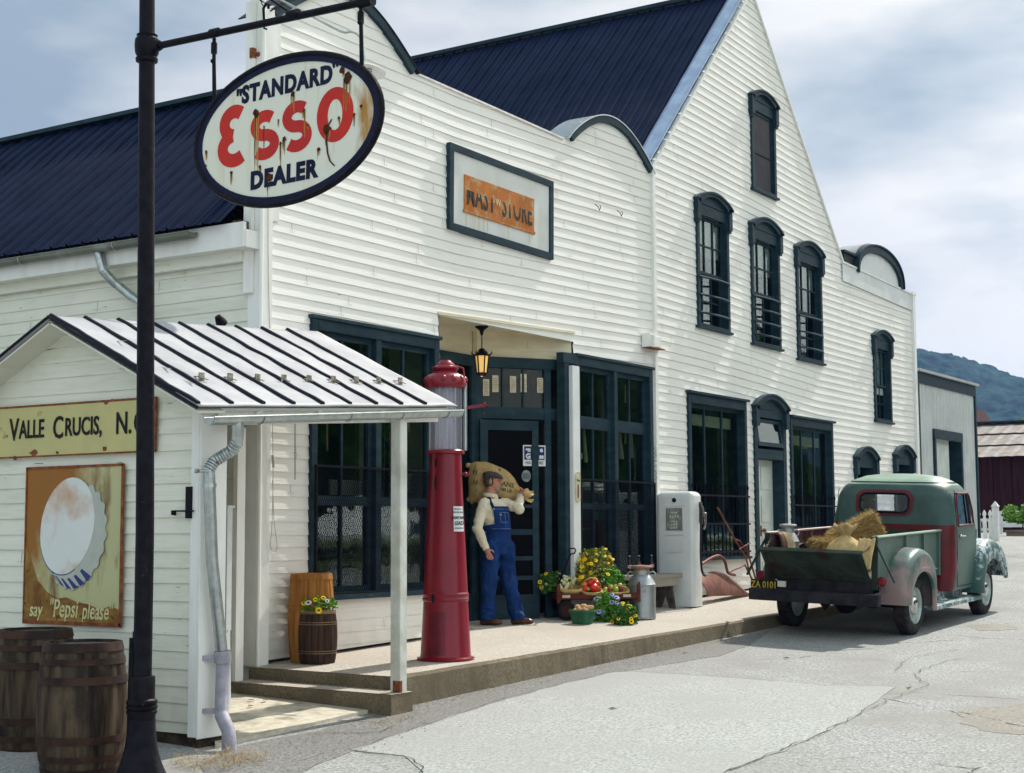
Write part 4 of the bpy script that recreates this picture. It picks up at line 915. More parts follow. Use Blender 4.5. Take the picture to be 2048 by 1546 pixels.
mb.build('elbow_ribs', GALV, shed, ang=60)
BOOTM = mat('grey_cast_boot', (.28, .27, .32), (.36, .35, .40), .55, .1, scale=14, bump=.3, c3=(.12, .1, .1), s3=10, lo3=.66, hi3=.73)
mb = MB(); bp = [Q(445, 1302, 7.83), Q(446, 1325, 7.83)]; mb.tube(bp, .062, 14)
mb.tube([Q(446, 1322, 7.83), Q(443, 1420, 7.82), Q(444, 1432, 7.80), Q(457, 1462, 7.72), Q(458, 1475, 7.70), Q(459, 1512, 7.69)], [.050, .050, .052, .050, .051, .055], 14)
for v in (1316, 1422): mb.bar(Q(404, v, 7.93), Q(440, v, 7.84), .03, .035)
mb.build('drain_boot', BOOTM, shed, ang=50)
mb = MB(); mb.box(onX(379, 1005, XW-.03)+Vector((-.012, -.03, -.115)), onX(379, 1005, XW-.03)+Vector((0, .03, .115))); a = onX(387, 1022, XW-.05); b = onX(350, 1022, XW-.05); mb.tube([a, b, b+Vector((0, .012, -.02)), b+Vector((0, .0, -.03))], .007, 6); mb.box(b+Vector((-.012, -.002, -.03)), b+Vector((.012, .028, .005)))
mb.build('wall_hook', IRON, shed, smooth=False)
# floodlight on the shed ridge
fl_ = thing('floodlight', 'small black floodlight head poking up behind the shed roof ridge', 'floodlight', onY(442, 650, 9.36))
mb = MB(); p = onY(440, 641, 9.36); mb.tube([p+Vector((-.03, 0, .035)), p+Vector((.0, 0, .0)), p+Vector((.035, 0, -.03))], [.028, .045, .05], 12); mb.tube([p+Vector((.0, .02, -.02)), p+Vector((.0, .05, -.10))], .012, 8); mb.build('lamp_head', IRON, fl_)
# white meter cabinet seen beyond the downspout
cb = thing('white_cabinet', 'narrow white metal cabinet in the passage behind the downspout', 'cabinet', (9.3, 8.0, -1.3))
mb = MB(); a = onX(455, 1016, 9.3); mb.box((9.28, a.y-.02, -.78+.0), (9.34, a.y+.09, a.z)); mb.box((9.27, a.y-.035, a.z), (9.35, a.y+.105, a.z+.02)); mb.bar((9.31, a.y+.03, -.78), (9.31, a.y+.01, -1.40), .09, .05); mb.build('cabinet', FLATW, cb, smooth=False)

# ================================================================ HANGING SIGN AND POST
pole = thing('sign_post', 'tall black iron post with a flared foot and long side arm in the foreground', 'post', (6.94, 7.30, -1.58))
PXp, PYp = 6.94, 7.29
gz = groundz(PXp, PYp)
mb = MB(); mb.tube([(PXp, PYp+.05, gz), (PXp, PYp+.05, 0), (PXp, PYp+.125, 3.9)], [.060, .059, .050], 20); mb.build('pole', IRON, pole, ang=60)
def pya(z): return PYp+.05+.075*max(0, z)/3.9
mb = MB()
prof = [(.080, gz+.55), (.082, gz+.70), (.074, gz+.71)]
mb.lathe([(.0, gz+.40), (.085, gz+.40), (.088, gz+.45), (.098, gz+.46), (.098, gz+.475), (.09, gz+.48), (.099, gz+.49), (.099, gz+.505), (.09, gz+.51), (.099, gz+.52), (.097, gz+.54), (.082, gz+.55), (.082, gz+.68), (.078, gz+.69), (.05, gz+.69)], 20, (PXp, PYp+.05, 0), cap=False)
def foot(u, v):
    a = 2*math.pi*u; z = gz+.42*(1-v); fl = .088+.115*(v**2.2); fin = 1+.30*v*abs(math.cos(2*a))**3
    return (PXp+math.cos(a)*fl*fin, PYp+.05+math.sin(a)*fl*fin, z-.02*v)
mb.grid(foot, 48, 14); mb.build('post_foot', BLACKM, pole, ang=50)
mb = MB(); mb.tube([(PXp-.03, PYp+.12, gz), (PXp-.02, PYp+.115, gz+.93)], .026, 8); mb.tube([(PXp-.02, PYp+.115, gz+.93), (PXp-.02, PYp+.115, gz+.97)], .006, 6); mb.build('side_conduit', IRON, pole, ang=50)
za = 3.215
mb = MB(); yy = pya(3.2); mb.lathe([(.05, -.10), (.072, -.09), (.074, -.07), (.062, -.06), (.078, -.03), (.082, .02), (.078, .06), (.064, .075), (.070, .09), (.05, .10)], 20, (PXp, yy, za), cap=False)
mb.tube([(PXp, yy-.05, za), (PXp, yy-.12, za)], [.045, .034], 12); mb.build('collar', IRON, pole)
mb = MB(); mb.tube([(PXp, yy-.05, za), (PXp, 5.52, za-.05)], .0235, 12); mb.tube([(PXp, 6.16, za-.02), (PXp, 6.08, za-.022)], .034, 12); mb.tube([(PXp, 5.60, za-.05), (PXp, 5.50, za-.05)], .036, 12); mb.tube([(PXp, 6.82, za-.01), (PXp, 6.75, za-.01)], .030, 12)
mb.tube([(PXp, yy, za+.9), (PXp, 6.12, za-.02)], .008, 6)
mb.tube([(PXp, 6.36, za-.035), (PXp-.004, 6.36, za-.06), (PXp, 6.34, za-.07)], .006, 6); mb.tube([(PXp+.0, 6.365, za+.0), (PXp, 6.37, za+.07), (PXp, 6.345, za+.10), (PXp, 6.325, za+.085), (PXp, 6.33, za+.06)], .009, 6)
mb.build('arm', IRON, pole, ang=50)
mb = MB()
for i in range(9):
    p = Vector((PXp, 6.37+.028*i, za+.10+.030*i)); a = i % 2; d = Vector((0, .68, .73)); s = Vector((1, 0, 0)) if a else Vector((0, .73, -.68))
    mb.tube([p+d*.020*math.cos(k*math.pi/4)+s*.010*math.sin(k*math.pi/4) for k in range(9)], .0035, 5)
mb.build('chain', IRON, pole)

sgn = thing('oval_sign', 'rusty oval enamel sign with red and navy lettering hanging from the post arm', 'sign', (6.94, 6.15, 2.47))
SC = Vector((6.94, 6.18, 2.478)); SA, SB = .755, .462
def Ps(a, b, d): return (SC.x-d, SC.y-a, SC.z+b+a*.020)     # a: to the right in the photo
def ell(ra, rb, n=72): return [(ra*math.cos(2*math.pi*i/n), rb*math.sin(2*math.pi*i/n)) for i in range(n)]
ENAM = mat('cream_enamel', (.72, .72, .62), (.40, .20, .035), .35, scale=5, lo=.56, hi=.78, c3=(.62, .54, .34), s3=4, lo3=.55, hi3=.8, st3=(1, 2.5, .3), stretch=(1, 1.6, .5), grad=((0, -.85, 0), 4.86))
NAVY = mat('navy_enamel', (.006, .008, .030), (.010, .013, .042), .5, scale=8, c3=(.05, .05, .06), s3=25, lo3=.68, hi3=.74)
REDE = mat('red_enamel', (.56, .020, .005), (.46, .014, .010), .4, scale=4)
mb = MB(); mb.prism(ell(SA-.05, SB-.045), Ps, -.012, .004); mb.build('face', ENAM, sgn, smooth=False)
mb = MB(); mb.strip(ell(SA-.058, SB-.052), ell(SA-.008, SB-.008), Ps, -.018, .010, closed=True); mb.build('rim', NAVY, sgn, ang=30)
mb = MB(); pp = [Vector(Ps(a, b, 0)) for a, b in ell(SA-.004, SB-.004, 72)]; mb.tube(pp+[pp[0]], .020, 8); mb.build('frame', BLACKM, sgn)
# lettering in brush strokes
def stroke(name, pts, w, mt, d, parent, cap='flat'):
    P = [Vector((a, b, 0)) for a, b in pts]; ws = w if isinstance(w, list) else [w]*len(P)
    inn, ou = [], []
    for i, p in enumerate(P):
        t = (P[min(i+1, len(P)-1)]-P[max(i-1, 0)]).normalized(); n = Vector((-t.y, t.x, 0)); inn.append((p+n*ws[i]/2)[:2]); ou.append((p-n*ws[i]/2)[:2])
    m = MB(); m.strip(inn, ou, Ps, d-.001, d+.0012); return m.build(name, mt, parent, smooth=False)
def cat_(pts, n=10):       # Catmull-Rom
    P = [Vector(p) for p in pts]; P = [P[0]*2-P[1]]+P+[P[-1]*2-P[-2]]; o = []
    for i in range(1, len(P)-2):
        for k in range(n):
            t = k/n; o.append(tuple(.5*((2*P[i])+(P[i+1]-P[i-1])*t+(2*P[i-1]-5*P[i]+4*P[i+1]-P[i+2])*t*t+(3*P[i]-P[i-1]-3*P[i+1]+P[i+2])*t**3)))
    o.append(tuple(P[-2])); return o
def arcp(cx, cy, rx, ry, a0, a1, n=16): return [(cx+rx*math.cos(R(a0+(a1-a0)*i/n)), cy+ry*math.sin(R(a0+(a1-a0)*i/n))) for i in range(n+1)]
def letterE(cx, cy, hw, q): return [arcp(cx, cy+q*.98, hw*.86, q, 48, 262), arcp(cx, cy-q*1.02, hw, q*1.04, 98, 314)]
def letterS(cx, cy, hw, q): return [arcp(cx, cy+q, hw, q, 44, 270)+arcp(cx, cy-q, hw*1.04, q, 90, -138)[1:]]
for i, st in enumerate(letterE(-.420, .035, .098, .078)): stroke('lettering', st, .086, REDE, .0055+.0006*i, sgn)
for cx_, cy_, h_ in ((-.165, -.005, .055), (.098, .005, .056)):
    for st in letterS(cx_, cy_, .080, h_*1.10): stroke('lettering', st, .074, REDE, .006, sgn)
mb = MB(); mb.strip([(.400+a, .025+b) for a, b in ell(.058, .095, 40)], [(.400+a, .025+b) for a, b in ell(.142, .168, 40)], Ps, .0045, .007, closed=True); mb.build('lettering', REDE, sgn, smooth=False)
text('STANDARD', .150, Ps(.010, .278, .0058), (0, -1, .02), (0, -.02, 1), NAVY, sgn, bold=.007, xs=.86, space=1.12)
text('"', .15, Ps(-.385, .262, .0058), (0, -1, -.1), (0, -.1, 1), NAVY, sgn, bold=.004); text('"', .15, Ps(.405, .295, .0058), (0, -1, .1), (0, .1, 1), NAVY, sgn, bold=.004)
text('DEALER', .150, Ps(-.010, -.285, .0058), (0, -1, .02), (0, -.02, 1), NAVY, sgn, bold=.008, xs=.94, space=1.12)
# rust spots and streaks: flakes of lost enamel
RUSTD = mat('enamel_chip', (.02, .012, .01), (.10, .035, .012), .9, scale=60); STRK = mat('rust_streak', (.42, .20, .03), (.50, .33, .10), .5, scale=30, stretch=(1, 3, .3))
ch_ = MB(); sk = MB(); rnd = random.Random(4)
for a, b, r_, s_ in ((-.235, .145, .026, .42), (-.17, .05, .005, .30), (.16, .10, .006, .30), (.065, .215, .018, .14), (.455, .285, .020, .05), (.495, .235, .034, .22), (.0, -.06+.0, .016, .10), (-.12, -.285, .026, .12), (-.44, -.20, .010, .10), (.34, -.055, .03, .1), (.275, -.17, .012, .06), (.55, .0, .008, .08), (.15, .09, .006, .05), (-.66, -.03, .009, .07), (-.66, -.12, .007, .04), (.19, -.005, .007, .03), (-.05, .07, .006, .05), (-.03, -.08, .010, .2), (-.20, -.20, .010, .1), (.43, .0, .008, .05), (.60, .04, .01, .03)):
    poly = [(a+r_*(1+.35*rnd.uniform(-1, 1))*math.cos(k*math.pi/5), b+r_*(1+.35*rnd.uniform(-1, 1))*math.sin(k*math.pi/5)) for k in range(10)]
    ch_.prism(poly, Ps, .0078, .0088)
    if s_:
        for q_i in range(3+int(r_*150)):
            x = a+rnd.uniform(-r_, r_)*.8; L_ = s_*rnd.uniform(.4, 1); w_i = rnd.uniform(.002, .006); sk.prism([(x-w_i, b), (x+w_i, b), (x+w_i*.3, b-L_), (x-w_i*.3, b-L_)], Ps, .0072, .0077)
cr = [(.375, .0), (.345, -.04), (.335, -.12), (.345, -.20), (.365, -.255), (.40, -.29)]
for (a, b), (c, d) in zip(cr, cr[1:]): ch_.prism([(a-.006, b), (a+.006, b), (c+.006, d), (c-.006, d)], Ps, .0078, .0086)
ch_.build('enamel_chips', RUSTD, sgn, smooth=False); sk.build('rust_streaks', STRK, sgn, smooth=False)
for a, top_ in ((-.60, 3.17), (.60, 3.14)):
    mb = MB(); y = SC.y-a; zt = SC.z+.30+.012*(1 if a > 0 else -1); mb.tube([(6.94, y, zt-.02), (6.93, y, zt+.25), (6.94, y+.01, top_)], [.014, .012, .012], 8); mb.tube([(6.94, y+.01, top_-.10), (6.94, y+.01, top_-.03)], .02, 8); mb.ball((6.925, y+.005, zt+.25), .016, 8, 6); mb.build('hanger_strap', IRON, sgn)

# gooseneck lamp with enamel shade on the store front
gn = thing('gooseneck_lamp', 'white gooseneck lamp with a shallow round shade over the store front, behind the oval sign', 'lamp', (10.7, 9.45, 5.0))
mb = MB(); pts = [onY(545, -8, 9.47), onY(600, 20, 9.30), onY(680, 62, 9.05), onY(700, 63, 9.0), onY(714, 68, 8.97), onY(724, 82, 8.95), onY(727, 100, 8.94), onY(730, 122, 8.93)]
mb.tube(cat_([tuple(p) for p in pts], 4), .013, 8); mb.build('arm', GALV, gn)
c_ = onY(738, 140, 8.93); mb = MB(); Mt = Matrix.Rotation(R(12), 4, 'Y')
mb.lathe([(.02, .06), (.04, .05), (.06, .03), (.155, -.01), (.165, -.02), (.160, -.022), (.05, .02), (0, .03)], 28, c_, cap=False, M=Mt); mb.build('shade', mat('white_enamel_shade', (.75, .75, .72), None, .25), gn)
mb = MB(); mb.ball(c_+Vector((0, 0, -.01)), .03, 10, 8); mb.build('bulb', CLEAR, gn)

# ---------------------------------------------------------------- wall signs
wsg = thing('store_sign', 'framed white board with a rusty nameplate hung on the wing wall', 'sign', (14.3, 9.45, 3.8))
# corner rectangle on the wall, tilted slightly out at the top
a, za_ = 13.29, 4.25; b = 15.53; c1 = [wall(893, 285), wall(1107, 365), wall(1109, 522), wall(888, 465)]
s0, s1, s2, s3 = 13.27, 15.42, 4.245, 3.29
def Pw(u, z, d): return (u, 9.478-d*.55-.01*(z-s3), z-.012*(u-s0))
def wframe(mb, x0, x1, z0, z1, w, d0, d1):
    mb.prism([(x0, z0), (x0+w, z0+w), (x0+w, z1-w), (x0, z1)], Pw, d0, d1); mb.prism([(x1, z0), (x1, z1), (x1-w, z1-w), (x1-w, z0+w)], Pw, d0, d1)
    mb.prism([(x0, z1), (x0+w, z1-w), (x1-w, z1-w), (x1, z1)], Pw, d0, d1); mb.prism([(x0, z0), (x1, z0), (x1-w, z0+w), (x0+w, z0+w)], Pw, d0, d1)
mb = MB(); wframe(mb, s0, s1, s3, s2, .075, -.05, .06); mb.build('frame', DARK, wsg, smooth=False)
mb = MB(); mb.prism([(s0+.07, s3+.07), (s1-.07, s3+.07), (s1-.07, s2-.07), (s0+.07, s2-.07)], Pw, -.03, .02); mb.build('board', mat('sign_board', (.66, .68, .66), (.60, .61, .56), .5, scale=2, c3=(.55, .46, .22), s3=2.2, lo3=.60, hi3=.8, st3=(2, 1, .25)), wsg, smooth=False)
r0, r1, rz0, rz1 = 13.56, 15.00, 3.54, 3.95
RUSTO = mat('orange_rust_plate', (.34, .10, .012), (.50, .17, .025), .6, .1, scale=5, lo=.3, hi=.7, c3=(.42, .36, .20), s3=7, lo3=.5, hi3=.68, bump=.5)
mb = MB(); mb.prism([(r0, rz0), (r1, rz0), (r1, rz1), (r0, rz1)], Pw, .02, .04)
mb.prism([(r0-.012, rz0-.012), (r1+.012, rz0-.012), (r1+.012, rz0+.018), (r0-.012, rz0+.018)], Pw, .02, .055)
mb.build('nameplate', RUSTO, wsg, smooth=False)
LG = mat('weathered_letter', (.035, .04, .04), (.16, .13, .07), .7, scale=26, lo=.55, hi=.75)
text('MAST', .40, Pw(13.88, 3.745, .041), (1, 0, -.012), (0, .05, 1), LG, wsg, xs=.56, bold=.003, space=1.05); text('STORE', .40, Pw(14.63, 3.745, .041), (1, 0, -.012), (0, .05, 1), LG, wsg, xs=.52, bold=.003, space=1.05)
text('W', .13, Pw(14.23, 3.76, .041), (1, 0, -.012), (0, .05, 1), mat('pale_letter', (.6, .52, .33), None, .6), wsg, xs=.8); text('D', .13, Pw(14.14, 3.78, .041), (1, 0, -.012), (0, .05, 1), MATS['pale_letter'], wsg, xs=.4)
mb = MB()
for x in (13.6, 13.85, 13.95, 14.02, 14.45, 14.9): mb.prism([(x, rz0), (x+.02, rz0), (x+.015, s3+.09), (x+.003, s3+.09)], Pw, .0205, .0212)
mb.build('rust_runs', mat('rust_run', (.52, .42, .2), (.6, .55, .4), .6, scale=20), wsg, smooth=False)

YELL = mat('yellowed_tin', (.56, .51, .22), (.48, .44, .20), .45, .1, scale=3, lo=.35, hi=.7, c3=(.16, .07, .02), s3=4.5, lo3=.66, hi3=.72, bump=.15)
def Px(a, z, d): return (XW-.028-d, a, z)      # on the shed's front wall; a = world Y
tsg = thing('town_sign', 'long yellowed tin sign with the black painted town name on the shed gable', 'sign', (XW-.03, 9.2, .35))
A = onX(0, 820, XW-.03); B = onX(313, 792, XW-.03); C_ = onX(316, 899, XW-.03); D_ = onX(0, 921, XW-.03)
yR = (B.y+C_.y)/2; yL = 10.6; zt_, zb_ = (A.z+B.z)/2, (C_.z+D_.z)/2
def Pt(a, z, d): return Px(yR+a, z, d)
mb = MB(); mb.prism([(yL-yR, zb_+.005), (0, zb_), (.003, zt_), (yL-yR, zt_+.01)], Pt, .004, .014); mb.build('plate', YELL, tsg, smooth=False)
mb = MB(); mb.prism([(yL-yR, zt_-.003), (.0, zt_-.012), (.0, zt_+.004), (yL-yR, zt_+.013)], Pt, .003, .018); mb.prism([(yL-yR, zb_+.012), (0, zb_+.010), (0, zb_-.003), (yL-yR, zb_)], Pt, .003, .018); mb.prism([(.0, zb_), (.014, zb_), (.014, zt_), (.0, zt_)], Pt, .003, .02); mb.build('rusted_edge', RUSTM, tsg, smooth=False)
mb = MB(); rnd = random.Random(8)
for u_, v_, r_ in ((212, 805, .02), (210, 897, .022), (68, 905, .03), (115, 905, .014), (30, 916, .02), (225, 800, .012), (190, 840, .006), (300, 880, .012)):
    p = onX(u_, v_, XW-.04); mb.prism([(p.y-yR+r_*(1+.4*rnd.uniform(-1, 1))*math.cos(k*math.pi/4)*1.5, p.z+r_*(1+.4*rnd.uniform(-1, 1))*math.sin(k*math.pi/4)*.8) for k in range(8)], Pt, .0142, .0155)
mb.build('rust_spots', RUSTM, tsg, smooth=False)
BLKP = mat('worn_black_paint', (.012, .012, .012), (.02, .02, .018), .6, scale=10, c3=(.40, .38, .18), s3=16, lo3=.64, hi3=.70)
def xtext(s, u, v, hpx, xs, w=.0, bold=.003):
    p = onX(u, v, XW-.047); dist = p.dot(fwd); h = hpx*dist/FPX; text(s, h/.70, p, (0, -1, .0), (0, 0, 1), BLKP, tsg, xs=xs, bold=bold)
xtext('V', 28, 862, 44, .72); xtext('ALLE', 63, 860, 36, .68); xtext('C', 116, 857, 44, .72); xtext('RUCIS,', 166, 854, 36, .72); xtext('N.', 247, 848, 44, .75); xtext('C.', 282, 846, 44, .75)

csg = thing('soda_sign', 'rust streaked yellow soda sign with a big white bottle cap above the barrels', 'sign', (XW-.03, 8.9, -.35))
c4 = [onX(51, 938, XW-.03), onX(245, 926, XW-.03), onX(249, 1250, XW-.03), onX(55, 1249, XW-.03)]
y0, y1 = (c4[0].y+c4[3].y)/2, (c4[1].y+c4[2].y)/2; z1_, z0_ = (c4[0].z+c4[1].z)/2, (c4[2].z+c4[3].z)/2
RUSTY = mat('rusty_yellow_tin', (.48, .47, .25), (.30, .12, .018), .5, .1, scale=2.6, lo=.42, hi=.66, c3=(.16, .06, .012), s3=3.2, lo3=.60, hi3=.74, bump=.2, stretch=(1, 1, .6), st3=(1, 1, .35), grad=((0, .55, .22), (-.55*(y0+y1)/2-.07)-.22*(z0_+z1_)/2))
CW, CH = y0-y1, z1_-z0_
def Pc(a, b, d): return (XW-.03-d, y0-a*CW, z0_+b*CH)     # a,b in 0..1
mb = MB(); mb.grid(lambda u, v: (lambda p: (p[0]-.006*mn.noise(Vector((u*3, v*4, 0))), p[1], p[2]))(Pc(u, v, .012)), 16, 24); mb.build('plate', RUSTY, csg, fix=False, solid=.004, ang=60)
mb = MB()
for a, b in (((-.004, -.004), (1.0, .02)), ((.985, 0), (1.006, 1)), ((0, .988), (1, 1.004)), ((-.004, 0), (.008, 1))): mb.prism([a, (b[0], a[1]), b, (a[0], b[1])], Pc, .006, .02)
mb.build('rusted_edge', RUSTM, csg, smooth=False)
cx_, cy_ = .47, .60; RA_, RB_ = .34, .305
def rot(a, b, th=-.42): return (a*math.cos(th)-b*math.sin(th), a*math.sin(th)+b*math.cos(th))
capo, capi = [], []
asp = CH/CW
N_ = 168; po = []
for i in range(N_):
    t = 2*math.pi*i/N_; x, y = .56*math.cos(t), .66*math.sin(t); rr = 1+.035*math.cos(21*t); po.append((t, x*rr, y*rr))
def capP(x, y, sx, ox, oy): X, Y = rot(x*sx*.315/.56, y*sx*.41/.66, -.36); return (cx_+ox+X/CW, cy_+oy+Y/CH)
skirt = [capP(x, y, 1.0, .075, -.045) for t, x, y in po]
CAPW = mat('cap_white', (.66, .69, .67), (.70, .72, .70), .35, scale=3, c3=(.50, .24, .10), s3=2.6, lo3=.46, hi3=.74); CAPG = mat('cap_grey', (.40, .43, .38), (.46, .48, .42), .4, scale=8)
mb = MB(); mb.prism(skirt, Pc, .0165, .0205); mb.build('bottle_cap_skirt', CAPG, csg, smooth=False)
disc = [capP(.56*math.cos(2*math.pi*i/64), .66*math.sin(2*math.pi*i/64), .93, -.02, .02) for i in range(64)]
mb = MB(); mb.prism(disc, Pc, .0208, .0230); mb.build('bottle_cap_top', CAPW, csg, smooth=False)
mb = MB(); BL2 = mat('blue_enamel', (.02, .035, .22), (.03, .03, .13), .4, scale=20)
for k in range(9):
    t = -2.55+.235*k; 
    def cp(tt, s_): f = (s_-.93)/.05; return capP(.56*math.cos(tt), .66*math.sin(tt), s_, -.02+.105*min(1, max(0, f)), .02-.07*min(1, max(0, f)))
    mb.prism([cp(t-.05, .945), cp(t+.03, .945), cp(t+.09, .985), cp(t-.07, .985)], Pc, .0206, .0214)
ar = [(capP(.56*math.cos(t), .66*math.sin(t), .93, -.02, .02), capP(.56*math.cos(t), .66*math.sin(t), .95, -.02, .02)) for t in [-2.4+.07*i for i in range(24)]]
mb.strip([a for a, b in ar], [b for a, b in ar], Pc, .0206, .0216); mb.build('blue_crimps', BL2, csg, smooth=False)
m3 = MB(); m3.prism([(0.01, .01), (.99, .01), (.99, .10), (.90, .125), (.80, .10), (.68, .13), (.55, .145), (.45, .17), (.36, .16), (.25, .20), (.15, .27), (.08, .40), (.01, .50)], Pc, .0155, .0162); m3.build('rust_bloom', mat('brown_bloom', (.17, .075, .02), (.34, .20, .05), .6, scale=7, lo=.4, hi=.62, c3=(.10, .035, .012), s3=14, lo3=.55, hi3=.65), csg, smooth=False)
PEPC = mat('cream_letter', (.66, .64, .36), (.50, .44, .2), .5, scale=22)
for s_, a_, sz, xs_ in (('say', .14, .105, .80), ('"Pepsi', .43, .13, .74), ('please"', .775, .12, .70)):
    text(s_, sz*CH/.8, Pc(a_, .085+(.01 if 'P' in s_ else 0), .018), (0, -1, 0), (0, -.12, 1), PEPC, csg, xs=xs_*.92, bold=.0015)

# ---------------------------------------------------------------- barrels
WOODK = lambda n, a, b, **k: mat(n, a, b, .65, scale=13, lo=.36, hi=.64, bump=.4, stretch=(1, 1, .12), **k)
def barrel(name, label, loc, h, re, rb, mt, hoopm, hoops, staves=18, group=None, headmat=None, seed=0, openn=False, hoopw=.035):
    t = thing(name, label, 'barrel', loc, (0, 0, seed*.7), group)
    mb = MB(); n = staves*4; vs = []; Z = 16
    for j in range(Z+1):
        f = j/Z; r = re+(rb-re)*math.sin(math.pi*f)**.8
        for k in range(n):
            g = -.008 if k % 4 == 0 else .0015*math.sin(k*12.9+seed); a = 2*math.pi*k/n; vs.append(((r+g)*math.cos(a), (r+g)*math.sin(a), h*f))
    mb.add(vs, [(j*n+k, j*n+(k+1) % n, (j+1)*n+(k+1) % n, (j+1)*n+k) for j in range(Z) for k in range(n)])
    if not openn: mb.lathe([(re, h), (re-.018, h), (re-.018, h-.02)], n, cap=False)
    else: mb.lathe([(re, h), (re-.02, h), (re-.02, h-.25)], n, cap=False)
    mb.build('staves', mt, t, W=False, ang=25)
    mb = MB(); mb.lathe([(re-.017, h-(.02 if not openn else .2)), (0, h-(.018 if not openn else .2))], 32, cap=False); mb.build('head', headmat or mt, t, W=False)
    for zf, wd in hoops:
        mb = MB(); f0, f1 = zf-wd/2/h, zf+wd/2/h; R_ = lambda f: re+(rb-re)*math.sin(math.pi*min(1, max(0, f)))**.8
        mb.lathe([(R_(f0)+.0015, h*f0), (R_(f0)+.006, h*f0), (R_(f1)+.006, h*f1), (R_(f1)+.0015, h*f1)], 48, cap=False); mb.build('hoop', hoopm, t, W=False)
    return t
WB = WOODK('dark_barrel_wood', (.014, .009, .007), (.10, .072, .045), c3=(.015, .012, .012), s3=3, lo3=.5, hi3=.7)
HR = mat('rusty_hoop', (.022, .012, .010), (.06, .028, .018), .7, .3, scale=6, bump=.3)
hps = [(.965, .055), (.86, .04), (.72, .05), (.28, .05), (.14, .04), (.03, .055)]
gq = hit(165, 1562, groundz)
barrel('whiskey_barrel', 'dark weathered oak barrel nearest the iron post, rusty hoops', (gq.x+.15, gq.y+.19, groundz(gq.x+.17, gq.y+.12)), .86, .245, .292, WB, HR, hps, group='dark oak barrels below the soda sign', headmat=mat('barrel_head', (.05, .05, .06), (.12, .12, .13), .4, scale=6), seed=1)
barrel('whiskey_barrel', 'dark weathered oak barrel cut off by the left edge of the photo', (7.45, 8.98, groundz(7.5, 8.9)-.05), .88, .25, .295, WB, HR, hps, group='dark oak barrels below the soda sign', headmat=MATS['barrel_head'], seed=2)
OAK = WOODK('honey_barrel_wood', (.24, .095, .02), (.40, .18, .045))
p = hit(614, 1318, platz); BX = Vector((10.80, 9.25, 0))
barrel('display_barrel', 'tall honey coloured wooden barrel against the white boards behind the flower barrel', (BX.x, BX.y, platz(BX.x, BX.y)), .80, .183, .210, OAK, OAK, [(.965, .05), (.10, .03), (.62, .025)], 16, seed=3, openn=True)
WB2 = WOODK('brown_keg_wood', (.028, .016, .012), (.075, .042, .028))
p = hit(633, 1330, platz); KX, KY = p.x+.13, p.y+.10
barrel('flower_keg', 'small dark brown keg planted with pansies in front of the honey coloured barrel', (KX, KY, platz(KX, KY)), .475, .155, .178, WB2, mat('keg_wire', (.2, .13, .08), None, .5, .5), [(.97, .03), (.78, .008), (.74, .008), (.24, .008), (.2, .008)], 18, seed=4, headmat=mat('soil', (.03, .02, .012), (.05, .035, .02), .95, scale=40), openn=False)

